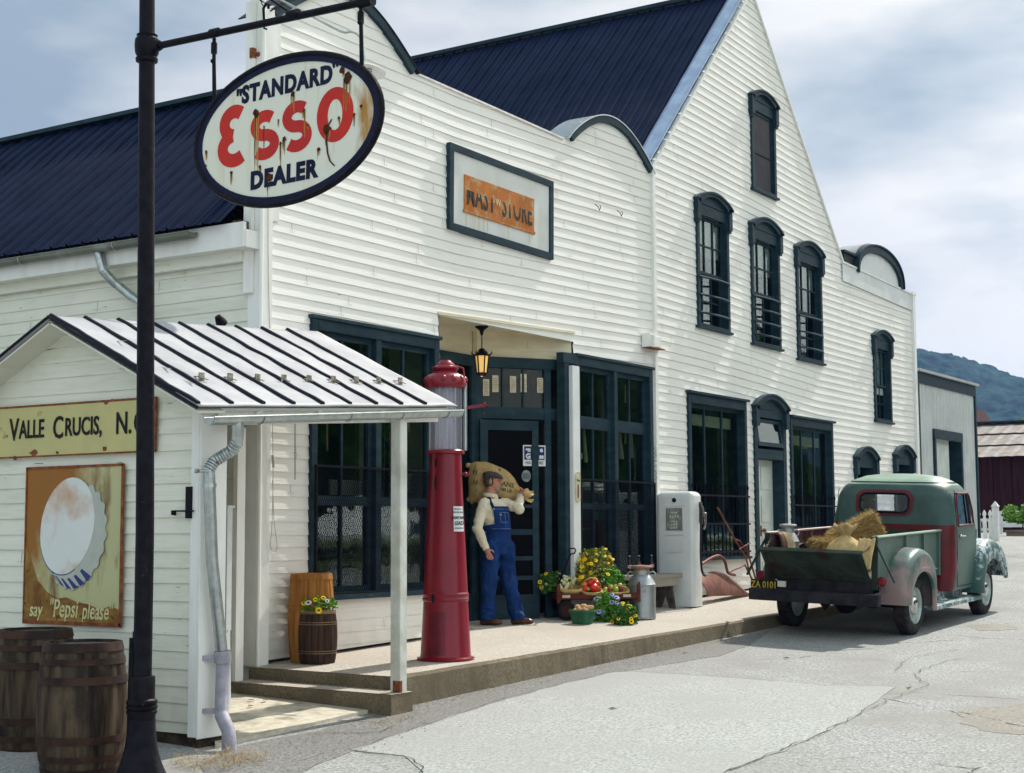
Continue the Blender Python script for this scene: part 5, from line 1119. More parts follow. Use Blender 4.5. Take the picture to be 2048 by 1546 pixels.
# ---------------------------------------------------------------- plants
LEAF = mat('fresh_leaf', (.06, .19, .018), (.15, .34, .04), .5, scale=9, lo=.3, hi=.7); LEAFD = mat('deep_leaf', (.03, .10, .018), (.07, .18, .03), .5, scale=9)
def petal_mat(n, c, c2=None): return mat('petal_'+n, c, c2 or c, .6, scale=30)
PY_, PW_, PV_, PB_, PO_ = petal_mat('yellow', (.85, .56, .01), (.9, .68, .03)), petal_mat('white', (.75, .72, .62), (.68, .62, .55)), petal_mat('violet', (.38, .33, .80), (.50, .42, .85)), petal_mat('blue', (.10, .10, .5)), petal_mat('orange', (.80, .38, .01))
EYE = petal_mat('eye', (.045, .008, .03))
def plant(name, label, c, rx, ry, h, nleaf, blooms, leaf=LEAF, ls=.03, seed=0, cat='plant', group=None, stems=20, spill=0, daisy=False):
    t = thing(name, label, cat, c, group=group); rnd = random.Random(seed); mb = MB(); st = MB(); c = Vector(c)
    def pt(rmin=0):
        while True:
            x, y, z = rnd.uniform(-1, 1), rnd.uniform(-1, 1), rnd.random()
            if rmin < x*x+y*y+z*z*.9 < 1.05: return Vector((x*rx*(1-.25*(1-z)), y*ry*(1-.25*(1-z)), z*h-(spill*(x*x+y*y))))
    for i in range(nleaf):
        p = c+pt(); d = Vector((rnd.gauss(0, 1), rnd.gauss(0, 1), rnd.gauss(.3, .8))).normalized(); s = d.orthogonal().normalized(); s.rotate(Matrix.Rotation(rnd.random()*6.3, 3, d)); L_ = ls*rnd.uniform(.6, 1.3); w = L_*.36; nn = d.cross(s)*L_*.12
        mb.add([p, p+d*L_*.5+s*w+nn, p+d*L_, p+d*L_*.5-s*w+nn], [(0, 1, 2), (0, 2, 3)])
    mb.build('foliage', leaf, t, fix=False, smooth=False)
    for i in range(stems): q = pt(.4); st.tube([c+Vector((q.x*.2, q.y*.2, 0)), c+q*.6+Vector((0, 0, .01)), c+q], [.0025, .002, .0012], 4, cap=False)
    st.build('stems', LEAFD, t, fix=False)
    tocam = (-c).normalized()
    for mt, n, sz in blooms:
        proto = None
        for i in range(n):
            q = pt(.72); q.z = max(q.z, h*.12) if not spill else q.z
            nrm_ = (q.normalized()*.7+Vector((0, 0, .5))+tocam*1.1+Vector((rnd.gauss(0, .3), rnd.gauss(0, .3), rnd.gauss(0, .3)))).normalized()
            if proto is None:
                f = MB(); npet = 9 if daisy else 5
                for k in range(npet):
                    a = 2*math.pi*k/npet+.3; r_ = sz*(.5 if daisy else .48); ww = sz*(.17 if daisy else .36); cc = Vector((math.cos(a), math.sin(a), 0)); ss = Vector((-math.sin(a), math.cos(a), 0))
                    f.add([Vector((0, 0, .002+.0004*k)), cc*r_*.5+ss*ww+Vector((0, 0, .006)), cc*r_*1.05+ss*ww*.6+Vector((0, 0, .004)), cc*r_*1.05-ss*ww*.6+Vector((0, 0, .004)), cc*r_*.5-ss*ww+Vector((0, 0, .006))], [(0, 1, 2, 3, 4)])
                o = f.build('blossom', mt, t, W=False, fix=False, smooth=False)
                e = MB(); e.lathe([(sz*.22, .007), (0, .011)], 8, cap=False); eo = e.build('flower_eye', EYE if not daisy else PO_, o, W=False); proto = o
            else:
                o = proto.copy(); COL.objects.link(o); o.parent = t
                for ch2 in proto.children: c2 = ch2.copy(); COL.objects.link(c2); c2.parent = o
            o.location = q+nrm_*.012; o.rotation_euler = nrm_.to_track_quat('Z', 'Y').to_euler(); o.scale = (rnd.uniform(.8, 1.15),)*3
    return t
kz = platz(KX, KY)+.475
plant('pansies', 'white and yellow pansies growing in the small brown keg', (KX, KY, kz-.02), .22, .19, .15, 420, [(PW_, 11, .05), (PY_, 7, .05)], ls=.038, seed=11, stems=24)

# ---------------------------------------------------------------- gas pumps
PR = mat('pump_red', (.22, .004, .018), (.165, .004, .015), .35, 0, scale=3, lo=.35, hi=.75, coat=.8, c3=(.07, .010, .012), s3=5, lo3=.66, hi3=.74, bump=.1)
p = hit(893, 1322, platz); GX, GY = p.x+.10, p.y+.08; GZ = platz(GX, GY)
gp = thing('gravity_pump', 'tall red gravity gas pump with a glass cylinder on a flared base', 'gas pump', (GX, GY, GZ))
Gc = (GX, GY, GZ)
mb = MB(); mb.lathe([(0, .0), (.262, .0), (.266, .02), (.236, .03), (.232, .06), (.206, .53), (.214, .54), (.216, .555), (.209, .57), (.214, .585), (.215, .60), (.205, .615), (.152, 1.70), (.150, 1.84), (.148, 1.90)], 56, Gc, cap=False)
B_ = mb.build('pump_body', PR, gp, ang=30)
mb = MB(); mb.lathe([(.165, 1.885), (.178, 1.89), (.178, 1.915), (.168, 1.925), (.0, 1.925)], 40, Gc, cap=False); mb.build('glass_seat', PR, gp, ang=30)
mb = MB(); mb.lathe([(.158, 1.925), (.158, 2.555)], 40, Gc, cap=False); og_ = mat('reflection_streaked_glass', (.62, .62, .72), (.40, .40, .50), .12, scale=26, stretch=(1, 1, .03), lo=.4, hi=.6); og_.node_tree.nodes['Principled BSDF'].inputs['Alpha'].default_value = .26; mb.build('glass_cylinder', og_, gp)  # pale lavender streaks put reflections into the glass colour
mb = MB(); mb.lathe([(.10, 1.93), (.10, 2.5)], 20, Gc, cap=False); rg_ = mat('ribbed_glass', (.62, .62, .70), (.42, .42, .50), .15, scale=40, stretch=(1, 1, .02), lo=.4, hi=.6); rg_.node_tree.nodes['Principled BSDF'].inputs['Alpha'].default_value = .38; mb.build('inner_tube', rg_, gp)  # whitish colour stands for light reflected by the tube
mb = MB()
for k in range(6): a = k*math.pi/3+.25; mb.tube([(GX+.148*math.cos(a), GY+.148*math.sin(a), GZ+1.92), (GX+.148*math.cos(a), GY+.148*math.sin(a), GZ+2.56)], .006, 6)
mb.tube([(GX+.02, GY, GZ+1.92), (GX+.02, GY, GZ+2.5)], .012, 8); mb.build('tie_rods', mat('steel_rod', (.35, .36, .38), None, .3, .9), gp)
mb = MB(); mb.lathe([(.16, 2.50), (.188, 2.505), (.196, 2.53), (.195, 2.58), (.165, 2.625), (.12, 2.64), (.12, 2.65), (.105, 2.66), (.125, 2.685), (.124, 2.70), (.085, 2.715), (.08, 2.735), (.055, 2.755), (.05, 2.765), (.0, 2.77)], 40, Gc, cap=False)
for k in range(12): a = k*math.pi/6; mb.ball((GX+.178*math.cos(a), GY+.178*math.sin(a), GZ+2.575), .03, 8, 6, sc=(1, 1, 1.3))
mb.build('pump_cap', PR, gp, ang=40)
rr_ = rgt  # image-right direction on the ground
mb = MB(); o_ = Vector(Gc)+rr_*.165+Vector((0, 0, 0)); mb.tube([o_+Vector((0, 0, 2.72))-rr_*.09, o_+Vector((0, 0, 2.69)), o_+Vector((0, 0, 2.60))+rr_*.012, o_+Vector((0, 0, 2.34))+rr_*.012, o_+Vector((0, 0, 2.31))+rr_*.03], .009, 8)
mb.bar(o_+Vector((0, 0, 2.315)), o_+rr_*.21+Vector((0, 0, 2.345)), .022, .028); mb.tube([o_+rr_*.18+Vector((0, 0, 2.33)), o_+rr_*.22+Vector((0, 0, 2.36))], .016, 8)
mb.build('lever', PR, gp, ang=40)
mb = MB(); mb.lathe([(.018, 1.92), (.018, 2.55)], 12, Vector(Gc)+rr_*.183, cap=False)
for i in range(50): mb.lathe([(.0215, 1.93+.0125*i), (.0215, 1.934+.0125*i)], 10, Vector(Gc)+rr_*.183, cap=False)
mb.build('gauge_tube', GALV, gp, ang=60)
mb = MB(); o_ = Vector(Gc)+rr_*.165+Vector((0, 0, 1.70)); mb.tube([o_-rr_*.03, o_+rr_*.06], .011, 8); mb.ball(o_+rr_*.02, .022, 8, 6); mb.bar(o_+rr_*.05-Vector((0, 0, .025)), o_+rr_*.05+Vector((0, 0, .03)), .012, .012); mb.build('valve', PR, gp)
# plate, hole and access panel wrapped on the body
def body_r(z): return lerp(z, [0, .06, .53, .615, 1.70, 1.9], [.236, .232, .206, .205, .152, .148])
TC = math.atan2(-GY, -GX); RA2 = math.atan2(rr_.y, rr_.x)
def Pp(a, z, d):  # a: angle to the image right of the line to the camera
    an = TC+a; r_ = body_r(z)+d; return (GX+r_*math.cos(an), GY+r_*math.sin(an), GZ+z)
def wrap(a0, a1, z0, z1, d): m = MB(); m.grid(lambda u, v: Pp(a0+(a1-a0)*u, z0+(z1-z0)*v, d), 14, 10); return m
wrap(-.75, -.02, .06, .44, .004).build('access_panel', mat('pump_red_dark', (.16, .008, .018), (.10, .006, .014), .35, 0, scale=6, coat=.3), gp, solid=.004)
m = MB(); m.grid(lambda u, v: Pp(-.56+.085*math.cos(2*math.pi*u)*v, .565+.045*math.sin(2*math.pi*u)*v, .014), 16, 2); m.build('lock_hole', BLKI, gp)
for z in (1.62, 1.80): m = MB(); m.grid(lambda u, v: Pp(-.62+.09*math.cos(2*math.pi*u)*v, z+.05*math.sin(2*math.pi*u)*v*(1.5 if z < 1.7 else 1), .004), 14, 2); m.build('lock_hole', BLKI, gp)
pl_ = thing('warning_plate', 'small white lead warning plate riveted to the red pump', 'sign', Pp(.7, 1.3, 0))
wrap(.42, 1.12, 1.17, 1.40, .006).build('plate', CARD, pl_, solid=.002)
def wtext(s, a, z, size, bold=0):
    th = TC+a; rad = Vector((math.cos(th), math.sin(th), 0)); rt_ = Vector((0, 0, 1)).cross(rad); slp = Vector((0, 0, 1))-rad*.049
    text(s, size, Pp(a, z, .0095), rt_, slp, BLKI, pl_, bold=bold, ext=.001, xs=.9)
wtext('FOR USE AS A', .70, 1.375, .018); wtext('MOTOR FUEL', .70, 1.345, .022); wtext('CONTAINS', .72, 1.295, .036, .0008); wtext('LEAD', .74, 1.245, .05, .001); wtext('(TETRAETHYL)', .72, 1.20, .018)

wp = thing('gas_pump', 'old white gas pump with a rounded top and black hose beside the bench', 'gas pump', (18.14, 9.20, platz(18.2, 9.12)), (0, 0, R(4)))
WPM = mat('pump_white', (.66, .68, .67), (.60, .62, .60), .3, scale=3, coat=.5, c3=(.5, .48, .42), s3=6, lo3=.66, hi3=.8)
def rbox(w, d, h, rt, n=8, z0=0, top=True):
    """rounded-top cabinet outline swept: returns MB, centred on x, y"""
    m = MB(); prof = [(z0, 0), (h-rt, 0)]+[(h-rt+rt*math.sin(math.pi/2*i/n), rt*(1-math.cos(math.pi/2*i/n))) for i in range(1, n+1)]
    rings = []; rc = .05
    for z, ins in prof:
        W2, D2 = max(w/2-ins, .02), max(d/2-ins, .02); ring = []
        for cx, cy, a0 in ((W2-rc, D2-rc, 0), (-(W2-rc), D2-rc, 90), (-(W2-rc), -(D2-rc), 180), (W2-rc, -(D2-rc), 270)):
            for k in range(6): a = R(a0+18*k); ring.append((cx+rc*math.cos(a), cy+rc*math.sin(a), z))
        rings.append(ring)
    vs = [p for r in rings for p in r]; M_ = 24
    m.add(vs, [(j*M_+k, j*M_+(k+1) % M_, (j+1)*M_+(k+1) % M_, (j+1)*M_+k) for j in range(len(rings)-1) for k in range(M_)]+[tuple((len(rings)-1)*M_+k for k in range(M_))]); return m
m = rbox(.32, .52, 1.50, .075); m.build('cabinet', WPM, wp, W=False, ang=50)
m = rbox(.325, .505, .09, .001); m.build('plinth', WPM, wp, W=False)
# faces: left side (-x) carries the dial in the photo
m = MB(); m.box((-0.1660, -.155, 1.30), (-0.1600, .155, 1.325)); m.box((-0.1720, -.13, .93), (-0.1590, .13, .94)); m.build('trim', WPM, wp, W=False, smooth=False)
m = MB(); m.box((-0.1680, -.115, .99), (-0.1590, .115, 1.28)); m.build('dial_frame', mat('steel_trim', (.4, .4, .38), None, .35, .8), wp, W=False, smooth=False)
DF = MB(); DF.box((-0.1720, -.10, 1.005), (-0.1670, .10, 1.265)); dfo = DF.build('dial_face', mat('dial_glass', (.16, .17, .15), (.34, .33, .26), .2, scale=20, lo=.4, hi=.6), wp, W=False, smooth=False)
for z_, s_ in ((1.22, 'This Sale'), (1.17, '$ 2 9 0'), (1.11, 'Gallons'), (1.07, '1 0 0'), (1.02, '2 9 9')):
    text(s_, .048 if s_[0] in '$12' else .03, (-0.1740, 0, z_), (0, -1, 0), (0, 0, 1), CARD, dfo, W=False, ext=.0006, xs=.9, bold=.0008)
m = MB(); m.box((-0.1670, -.12, .70), (-0.1615, .12, .84)); m.build('panel_emboss', WPM, wp, W=False, bevel=.004, smooth=False)
m = MB(); m.lathe([(.03, 0), (.03, .006), (0, .006)], 16, M=Matrix.Translation((-0.1600, 0, 1.385)) @ Matrix.Rotation(R(-90), 4, 'Y')); m.build('lamp_lens', BLKI, wp, W=False)
m = MB(); m.tube([(.0, -0.265, 1.32), (.02, -0.285, 1.28), (.03, -0.295, 1.15), (.05, -0.300, 1.10)], [.02, .018, .016, .012], 8); m.box((-.04, -0.275, 1.08), (.03, -0.250, 1.36)); m.tube([(.0, -0.280, 1.22), (.05, -0.310, 1.18), (.06, -0.300, 1.05), (.03, -0.290, 1.0)], .014, 8); m.ball((.04, -0.300, 1.2), .03); m.build('nozzle', mat('cast_metal', (.12, .12, .13), (.3, .3, .3), .35, .8, scale=20), wp, W=False).location = (0, -.045, 0)
m = MB(); m.tube(cat_([(-.03, -0.265, 1.33), (-.05, -0.285, 1.25), (-.09, -0.295, .95), (-.12, -0.300, .7), (-.10, -0.300, .50), (-.03, -0.295, .42), (.06, -0.285, .40), (.16, -0.265, .42)], 6), .016, 8); m.build('hose', mat('black_rubber', (.012, .012, .013), None, .45), wp, W=False).location = (0, -.045, 0)
# ================================================================ GOODS BY THE DOOR
# bench
BW = mat('weathered_plank', (.20, .18, .15), (.34, .31, .26), .8, scale=5, lo=.3, hi=.7, bump=.4, stretch=(.15, 1, 1))
bn = thing('bench', 'low weathered plank bench with dark legs between the milk can and white pump', 'bench', (17.2, 9.22, -1))
bz = platz(17.3, 9.2)
mb = MB(); mb.box((16.35, 9.05, bz+.40), (17.92, 9.36, bz+.455)); mb.build('seat', BW, bn, smooth=False, bevel=.006)
for x in (16.55, 17.72):
    mb = MB(); mb.prism([(9.07, 0), (9.11, .25), (9.10, .40), (9.34, .40), (9.33, .25), (9.36, 0), (9.28, 0), (9.21, .2), (9.15, 0)], lambda a, b, d: (x+d, a, bz+b), 0, .04); mb.build('leg', mat('dark_bench_leg', (.05, .04, .035), (.10, .085, .07), .8, scale=10), bn, smooth=False)
mb = MB(); mb.box((16.5, 9.06, bz+.30), (17.8, 9.085, bz+.40)); mb.build('apron', BW, bn, smooth=False)
# soda bottles on the bench
CG = glass('green_bottle', (.62, .75, .70), 1.5, .03, 1.2)
def bottle(x, y, fluid, lab, label, h=.24):
    z = bz+.455; t = thing('soda_bottle', label, 'bottle', (x, y, z), group='soda bottles standing on the bench')
    mb = MB(); mb.lathe([(0, .0), (.028, .0), (.030, .02), (.026, .07), (.029, .11), (.022, .15), (.013, .185), (.011, .225), (.013, .23), (.013, .24), (0, .24)], 14, cap=False); mb.build('glass', CG, t, W=False)
    mb = MB(); mb.lathe([(0, .004), (.0262, .004), (.0275, .02), (.024, .07), (.027, .11), (.019, .15), (.0, .152)], 14, cap=False); mb.build('drink', fluid, t, W=False)
    mb = MB(); mb.lathe([(.0285, .085), (.0305, .11), (.0275, .125)], 14, cap=False); mb.build('paper_label', lab, t, W=False)
    mb = MB(); mb.lathe([(.0, .243), (.014, .243), (.0145, .232)], 12, cap=False); mb.build('cap', GALV, t, W=False)
COLA = mat('cola', (.05, .008, .006), None, .2); ORNG = mat('orange_drink', (.55, .10, .015), None, .3); REDL = mat('red_label', (.45, .02, .03), (.6, .5, .5), .5, scale=90)
def benchx(u): return onY(u, 1115, 9.2).x
bottle(benchx(1262), 9.22, COLA, REDL, 'dark soda bottle with a red label, leftmost on the bench')
bottle(benchx(1278), 9.20, ORNG, mat('orange_label', (.7, .35, .1), None, .5), 'orange soda bottle in the middle of the bench row')
bottle(benchx(1303), 9.20, COLA, REDL, 'dark soda bottle with a red label, rightmost on the bench by the white pump')
# milk cans
CANM = mat('milk_can_metal', (.36, .38, .39), (.24, .27, .29), .42, .75, scale=5, lo=.35, hi=.7, c3=(.22, .12, .07), s3=6, lo3=.60, hi3=.72, bump=.2)
LIDM = mat('rusty_lid', (.34, .20, .15), (.26, .15, .11), .6, .35, scale=8)
def milk_can(loc, label, sc, lid=True):
    t = thing('milk_can', label, 'milk can', loc, scale=sc)
    mb = MB(); mb.lathe([(0, 0), (.155, 0), (.160, .012), (.158, .03), (.158, .37), (.164, .378), (.164, .392), (.156, .40), (.135, .45), (.105, .485), (.092, .50), (.09, .55), (.0, .55)], 40, cap=False); mb.build('can_body', CANM, t, W=False, ang=30)
    mb = MB(); mb.lathe([(.092, .548), (.094, .57), (.122, .575), (.126, .59), (.118, .603), (.0, .612)], 32, cap=False); mb.build('lid', LIDM if lid else CANM, t, W=False, ang=40)
    for s in (-1, 1):
        mb = MB(); mb.tube([(rgt.x*s*(.10+r), rgt.y*s*(.10+r), z) for r, z in ((-.01, .525), (.035, .535), (.058, .515), (.055, .475), (.025, .455))], .009, 8); mb.build('handle', CANM, t, W=False)
    return t
cz = (16.33, 8.80)
milk_can((cz[0], cz[1], platz(*cz)), 'tall grey metal milk can with a rusty lid beside the produce wagon', 1.05)
# wagon, turned so its long side faces the road
WR_ = mat('wagon_wood', (.075, .018, .012), (.13, .036, .022), .6, scale=5, bump=.3, stretch=(.2, 1, 1)); WRN = mat('wagon_rubber', (.010, .010, .011), None, .7)
WL_ = 1.0; WD_ = .42; wq = hit(1116, 1241, platz); FH = Vector((fwd.x, fwd.y, 0)).normalized(); WA = R(14)
LX = (rgt*math.cos(WA)+FH*math.sin(WA)).normalized(); LY = Vector((-LX.y, LX.x, 0)); wz = wq.z
WRZ = math.atan2(LX.y, LX.x)
def WG(a, b, z=0): return Vector((wq.x, wq.y, wz))+LX*a+LY*b+Vector((0, 0, z))
wag = thing('coaster_wagon', 'dark red wooden stake wagon loaded with produce baskets and flowers by the door', 'wagon', WG(0, 0), (0, 0, WRZ))
def wb(m, n, mt, **k): return m.build(n, mt, wag, W=False, **k)
mb = MB(); mb.box((0, 0, .235), (WL_, WD_, .265)); wb(mb, 'deck', WR_, smooth=False)
mb = MB(); z = .245
mb.box((-.01, -.02, z), (WL_+.01, 0, z+.065)); mb.box((-.01, WD_, z), (WL_+.01, WD_+.02, z+.065)); mb.box((-.02, 0, z), (0, WD_, z+.065)); mb.box((WL_, 0, z), (WL_+.02, WD_, z+.065))
mb.box((-.02, 0, .345), (0, WD_, .40)); mb.box((WL_, 0, .33), (WL_+.02, WD_, .44)); mb.box((0, WD_, .35), (WL_, WD_+.02, .42))
for x in (-.015, WL_-.025): mb.box((x, -.025, .20), (x+.04, -.002, .42)); mb.box((x, WD_, .20), (x+.04, WD_+.022, .44))
wb(mb, 'side_boards', WR_, smooth=False, bevel=.003)
for x in (.09, WL_-.16):
    mb = MB(); mb.box((x-.04, -.0235, .262), (x+.055, -.0205, .295)); mk = wb(mb, 'maker_mark', PAPY, smooth=False)
for x, y in ((.10, -.035), (.10, WD_+.035), (WL_-.14, -.035), (WL_-.14, WD_+.035)):
    Mt = Matrix.Translation((x, y, .112)) @ Matrix.Rotation(R(90), 4, 'X'); mb = MB(); mb.lathe([(.070, -.018), (.098, -.022), (.112, -.012), (.112, .012), (.098, .022), (.070, .018)], 28, M=Mt, cap=False); w_o = wb(mb, 'wheel', WRN, ang=50)
    mb = MB(); mb.lathe([(0, -.02), (.02, -.02), (.03, -.008), (.072, -.010), (.072, .010), (.03, .008), (0, .008)], 20, M=Mt, cap=False); mb.build('rim', mat('wagon_rim', (.05, .015, .012), None, .6), w_o, W=False, ang=40)
for x in (.10, WL_-.14):
    mb = MB(); mb.box((x-.02, -.035, .10), (x+.02, WD_+.035, .125)); mb.box((x-.08, .12, .12), (x+.08, .30, .24)); wb(mb, 'axle', IRON, smooth=False)
ha, hb = onY(1124, 1150, 9.3), onY(1141, 1108, 9.3); hd0 = WG(-.02, .21, .2); ha = hd0.lerp(onX(1124, 1150, hd0.x-.1), 1); hb = onX(1141, 1108, hd0.x-.05)
mb = MB(); mb.tube([hd0, ha, hb], .012, 8); hp_ = [hb+rgt*a+Vector((0, 0, b)) for a, b in ((0, 0), (-.02, .035), (.0, .065), (.05, .065), (.062, .04), (.045, .005), (0, 0))]; mb.tube(hp_, .010, 6); mb.build('handle', IRON, wag)
# baskets and produce
BSK = mat('splint_basket', (.42, .26, .09), (.58, .40, .17), .6, scale=9, lo=.35, hi=.65, bump=.3, stretch=(1, 1, .3)); BSG = mat('green_basket', (.02, .09, .045), (.04, .14, .07), .55, scale=9, stretch=(1, 1, .3), bump=.3)
def basket(name, label, c, ra, rb, h, mt, handle=False, hdir=0, group=None, tilt=(0, 0), rz=0):
    t = thing(name, label, 'basket', c, (tilt[0], tilt[1], rz), group=group); mb = MB(); n = 36
    def sq(a, r0, r1): 
        ca, sa = math.cos(a), math.sin(a); return (r0*abs(ca)**.7*(1 if ca > 0 else -1), r1*abs(sa)**.7*(1 if sa > 0 else -1))
    vs = []
    for j, f in enumerate((0, .35, .7, 1, 1, .3, .3)):
        s = (.78+.22*f)*(1 if j < 4 else .95)
        for k in range(n): x, y = sq(2*math.pi*k/n, ra*s, rb*s); g = 1+(.012 if k % 2 else -.012)*(j < 4); vs.append((x*g, y*g, h*f))
    mb.add(vs, [(j*n+k, j*n+(k+1) % n, (j+1)*n+(k+1) % n, (j+1)*n+k) for j in range(5) for k in range(n)]+[tuple(range(n-1, -1, -1)), tuple(5*n+k for k in range(n))])
    mb.build('basket_body', mt, t, W=False, ang=30)
    mb = MB(); pts = [Vector((*sq(2*math.pi*k/n, ra*1.03, rb*1.03), h-.012)) for k in range(n+1)]; mb.tube(pts, .012, 6, flat=1.6); mb.build('rim', mt, t, W=False, ang=60)
    if handle:
        mb = MB(); mb.tube([(ra*1.02*math.cos(math.pi*k/12)*(1 if not hdir else 0), rb*1.02*math.cos(math.pi*k/12)*(1 if hdir else 0), h-.02+.16*math.sin(math.pi*k/12)) for k in range(13)], .010, 6, flat=.5); mb.build('handle', mt, t, W=False)
    return t
def wy(u, v, Y): return onY(u, v, Y)
dz = wz+.27
B1 = WG(.17, .12, .27); B2 = WG(.43, .12, .27); B3 = WG(.73, .13, .27)
basket('corn_basket', 'splint basket of corn and greens at the left end of the wagon', B1, .14, .11, .11, BSK, True, 1, 'splint baskets on the wagon', (R(12), 0), WRZ)
basket('tomato_basket', 'splint basket heaped with tomatoes in the middle of the wagon', B2, .125, .125, .10, BSK, True, 0, 'splint baskets on the wagon', (R(22), 0), WRZ)
basket('apple_basket', 'shallow splint basket of apples and pears at the right end of the wagon', B3, .17, .12, .085, BSK, False, 0, 'splint baskets on the wagon', (R(18), 0), WRZ)
B4 = WG(.38, .30, .40); 
basket('tomato_basket', 'splint basket of red tomatoes raised behind the middle basket of the wagon', B4, .13, .11, .13, BSK, False, 0, 'splint baskets on the wagon')
rnd = random.Random(12)
def fruit(kind, label, cat, c, r, mt, sc=(1, 1, 1), group=None, stem=True, rot=0):
    t = thing(kind, label, cat, c, (rnd.uniform(-.4, .4), rnd.uniform(-.4, .4), rnd.random()*6), group=group)
    mb = MB(); mb.ball((0, 0, 0), r, 16, 10, sc=sc, jit=.07 if kind != 'potato' else .22); mb.build('skin', mt, t, W=False, ang=180)
    if stem:
        mb = MB(); mb.tube([(0, 0, r*sc[2]*.85), (.002, 0, r*sc[2]*1.15)], .0025, 5); mb.build('stem', LEAFD, t, W=False)
TOM = mat('tomato_red', (.55, .018, .012), (.68, .05, .02), .22, scale=6, coat=.4); TOO = mat('tomato_orange', (.80, .20, .01), (.85, .33, .02), .25, scale=6, coat=.4); APG = mat('apple_green', (.22, .38, .03), (.40, .48, .06), .3, scale=8, coat=.3)
APR = mat('apple_dark_red', (.15, .012, .02), (.28, .03, .03), .25, scale=9, coat=.4); PEAR = mat('pear_brown', (.36, .22, .07), (.46, .33, .10), .45, scale=20); POT = mat('potato_skin', (.42, .24, .12), (.55, .35, .19), .75, scale=14, bump=.3)
tdir = -Vector((B2.x, B2.y, 0)).normalized()
def bsurf(B, h, u, v):      # position inside basket: u to photo right, v towards camera
    return B+rgt*u+tdir*v+Vector((0, 0, h))
TL = [(-.05, .075, .105, .036, TOM, 'red tomato low at the front left of the tomato basket'), (.045, .075, .115, .052, TOM, 'biggest red tomato at the front right of the tomato basket'), (-.065, .03, .15, .037, TOO, 'orange tomato on the left side of the tomato basket'), (.005, .03, .175, .037, TOM, 'round red tomato in the centre of the tomato basket'), (.065, .02, .16, .038, TOM, 'red tomato behind the biggest one in the tomato basket'), (-.045, -.02, .185, .034, TOO, 'small orange tomato at the upper left of the tomato basket'), (.05, -.03, .195, .040, TOO, 'orange tomato at the upper right of the tomato basket'), (.0, -.05, .205, .042, TOM, 'red tomato high in the middle of the tomato basket'), (-.02, .09, .10, .022, APG, 'little green tomato tucked among the red ones')]
for u_, v_, h_, r_, m_, lb in TL: fruit('tomato', lb, 'tomato', bsurf(B2, h_-.010, u_*1.05, v_*1.1), r_*1.18, m_, (1, 1, .88), 'tomatoes in the wagon baskets')
for u_, v_, h_, r_, lb in ((-.06, .02, .15, .042, 'red tomato at the left of the raised basket'), (.0, .03, .165, .046, 'red tomato in the middle of the raised basket'), (.06, .02, .16, .044, 'red tomato at the right of the raised basket'), (-.03, -.03, .185, .044, 'red tomato at the back left of the raised basket'), (.04, -.03, .19, .044, 'red tomato at the back right of the raised basket')):
    fruit('tomato', lb, 'tomato', bsurf(B4, h_-.01, u_*1.1, v_), r_*1.15, TOM, (1, 1, .88), 'tomatoes in the wagon baskets')
AL = [(-.11, .02, .105, .034, APR, 'apple', 'dark red apple at the left end of the apple basket'), (-.10, .07, .085, .028, APG, 'apple', 'green apple at the front left of the apple basket'), (-.04, .02, .11, .034, APG, 'apple', 'largest green apple in the apple basket'), (-.045, .08, .085, .029, APR, 'apple', 'dark plum coloured apple at the front of the apple basket'), (.025, .075, .085, .031, APG, 'apple', 'green apple at the front right of the apple basket'), (.08, .06, .09, .031, APR, 'apple', 'dark red apple at the right end of the apple basket'), (-.05, -.03, .13, .028, PEAR, 'pear', 'small brown pear at the back left of the apple basket'), (.02, -.01, .115, .032, PEAR, 'pear', 'brown pear in the middle of the apple basket'), (.075, .0, .12, .036, PEAR, 'pear', 'big brown pear at the back right of the apple basket')]
for u_, v_, h_, r_, m_, k_, lb in AL: fruit(k_, lb, k_, bsurf(B3, h_-.008, u_, v_), r_*1.15, m_, (1, 1, 1), 'fruit in the apple basket')
HUSK = mat('corn_husk', (.46, .50, .26), (.62, .62, .38), .6, scale=10, stretch=(1, 1, .3)); SILK = mat('corn_silk', (.06, .03, .015), None, .9); KERN = mat('pale_corn', (.66, .60, .32), (.7, .66, .42), .4, scale=40)
for i, (u_, v_, h_, an, lb) in enumerate(((-.09, .07, .12, 1.2, 'ear of corn lying at the front of the corn basket'), (-.03, .08, .13, 1.9, 'half husked ear of corn at the front right of the corn basket'), (-.06, .02, .18, .8, 'ear of corn with dark silk across the middle of the corn basket'), (.0, .0, .20, .5, 'pale green ear of corn propped high in the corn basket'), (.04, .03, .19, 2.2, 'ear of corn with dark silk at the right of the corn basket'), (-.02, -.05, .24, .3, 'topmost ear of corn standing at the back of the corn basket'))):
    c = bsurf(B1, h_-.02, u_, v_); d = (rgt*math.cos(an)*-1+Vector((0, 0, math.sin(an)*.5+.25))+tdir*.2).normalized(); t = thing('corn_ear', lb, 'corn', c, group='ears of corn in the corn basket')
    mb = MB(); mb.tube([c-d*.08, c-d*.05, c, c+d*.05, c+d*.085], [.008, .022, .026, .020, .006], 12); mb.build('husk', HUSK if i != 1 else KERN, t); mb = MB(); mb.tube([c+d*.08, c+d*.10, c+d*.115], [.012, .018, .004], 8); mb.build('silk', SILK, t)
pk = onX(1102, 1250, 15.2)
pk_ = hit(1166, 1250, platz); PBX = (pk_.x+FH.x*.13, pk_.y+FH.y*.13); 
basket('potato_basket', 'round green splint basket of potatoes on the pavement under the wagon', (PBX[0], PBX[1], platz(*PBX)), .135, .135, .155, BSG)
Bp = Vector((PBX[0], PBX[1], platz(*PBX)))
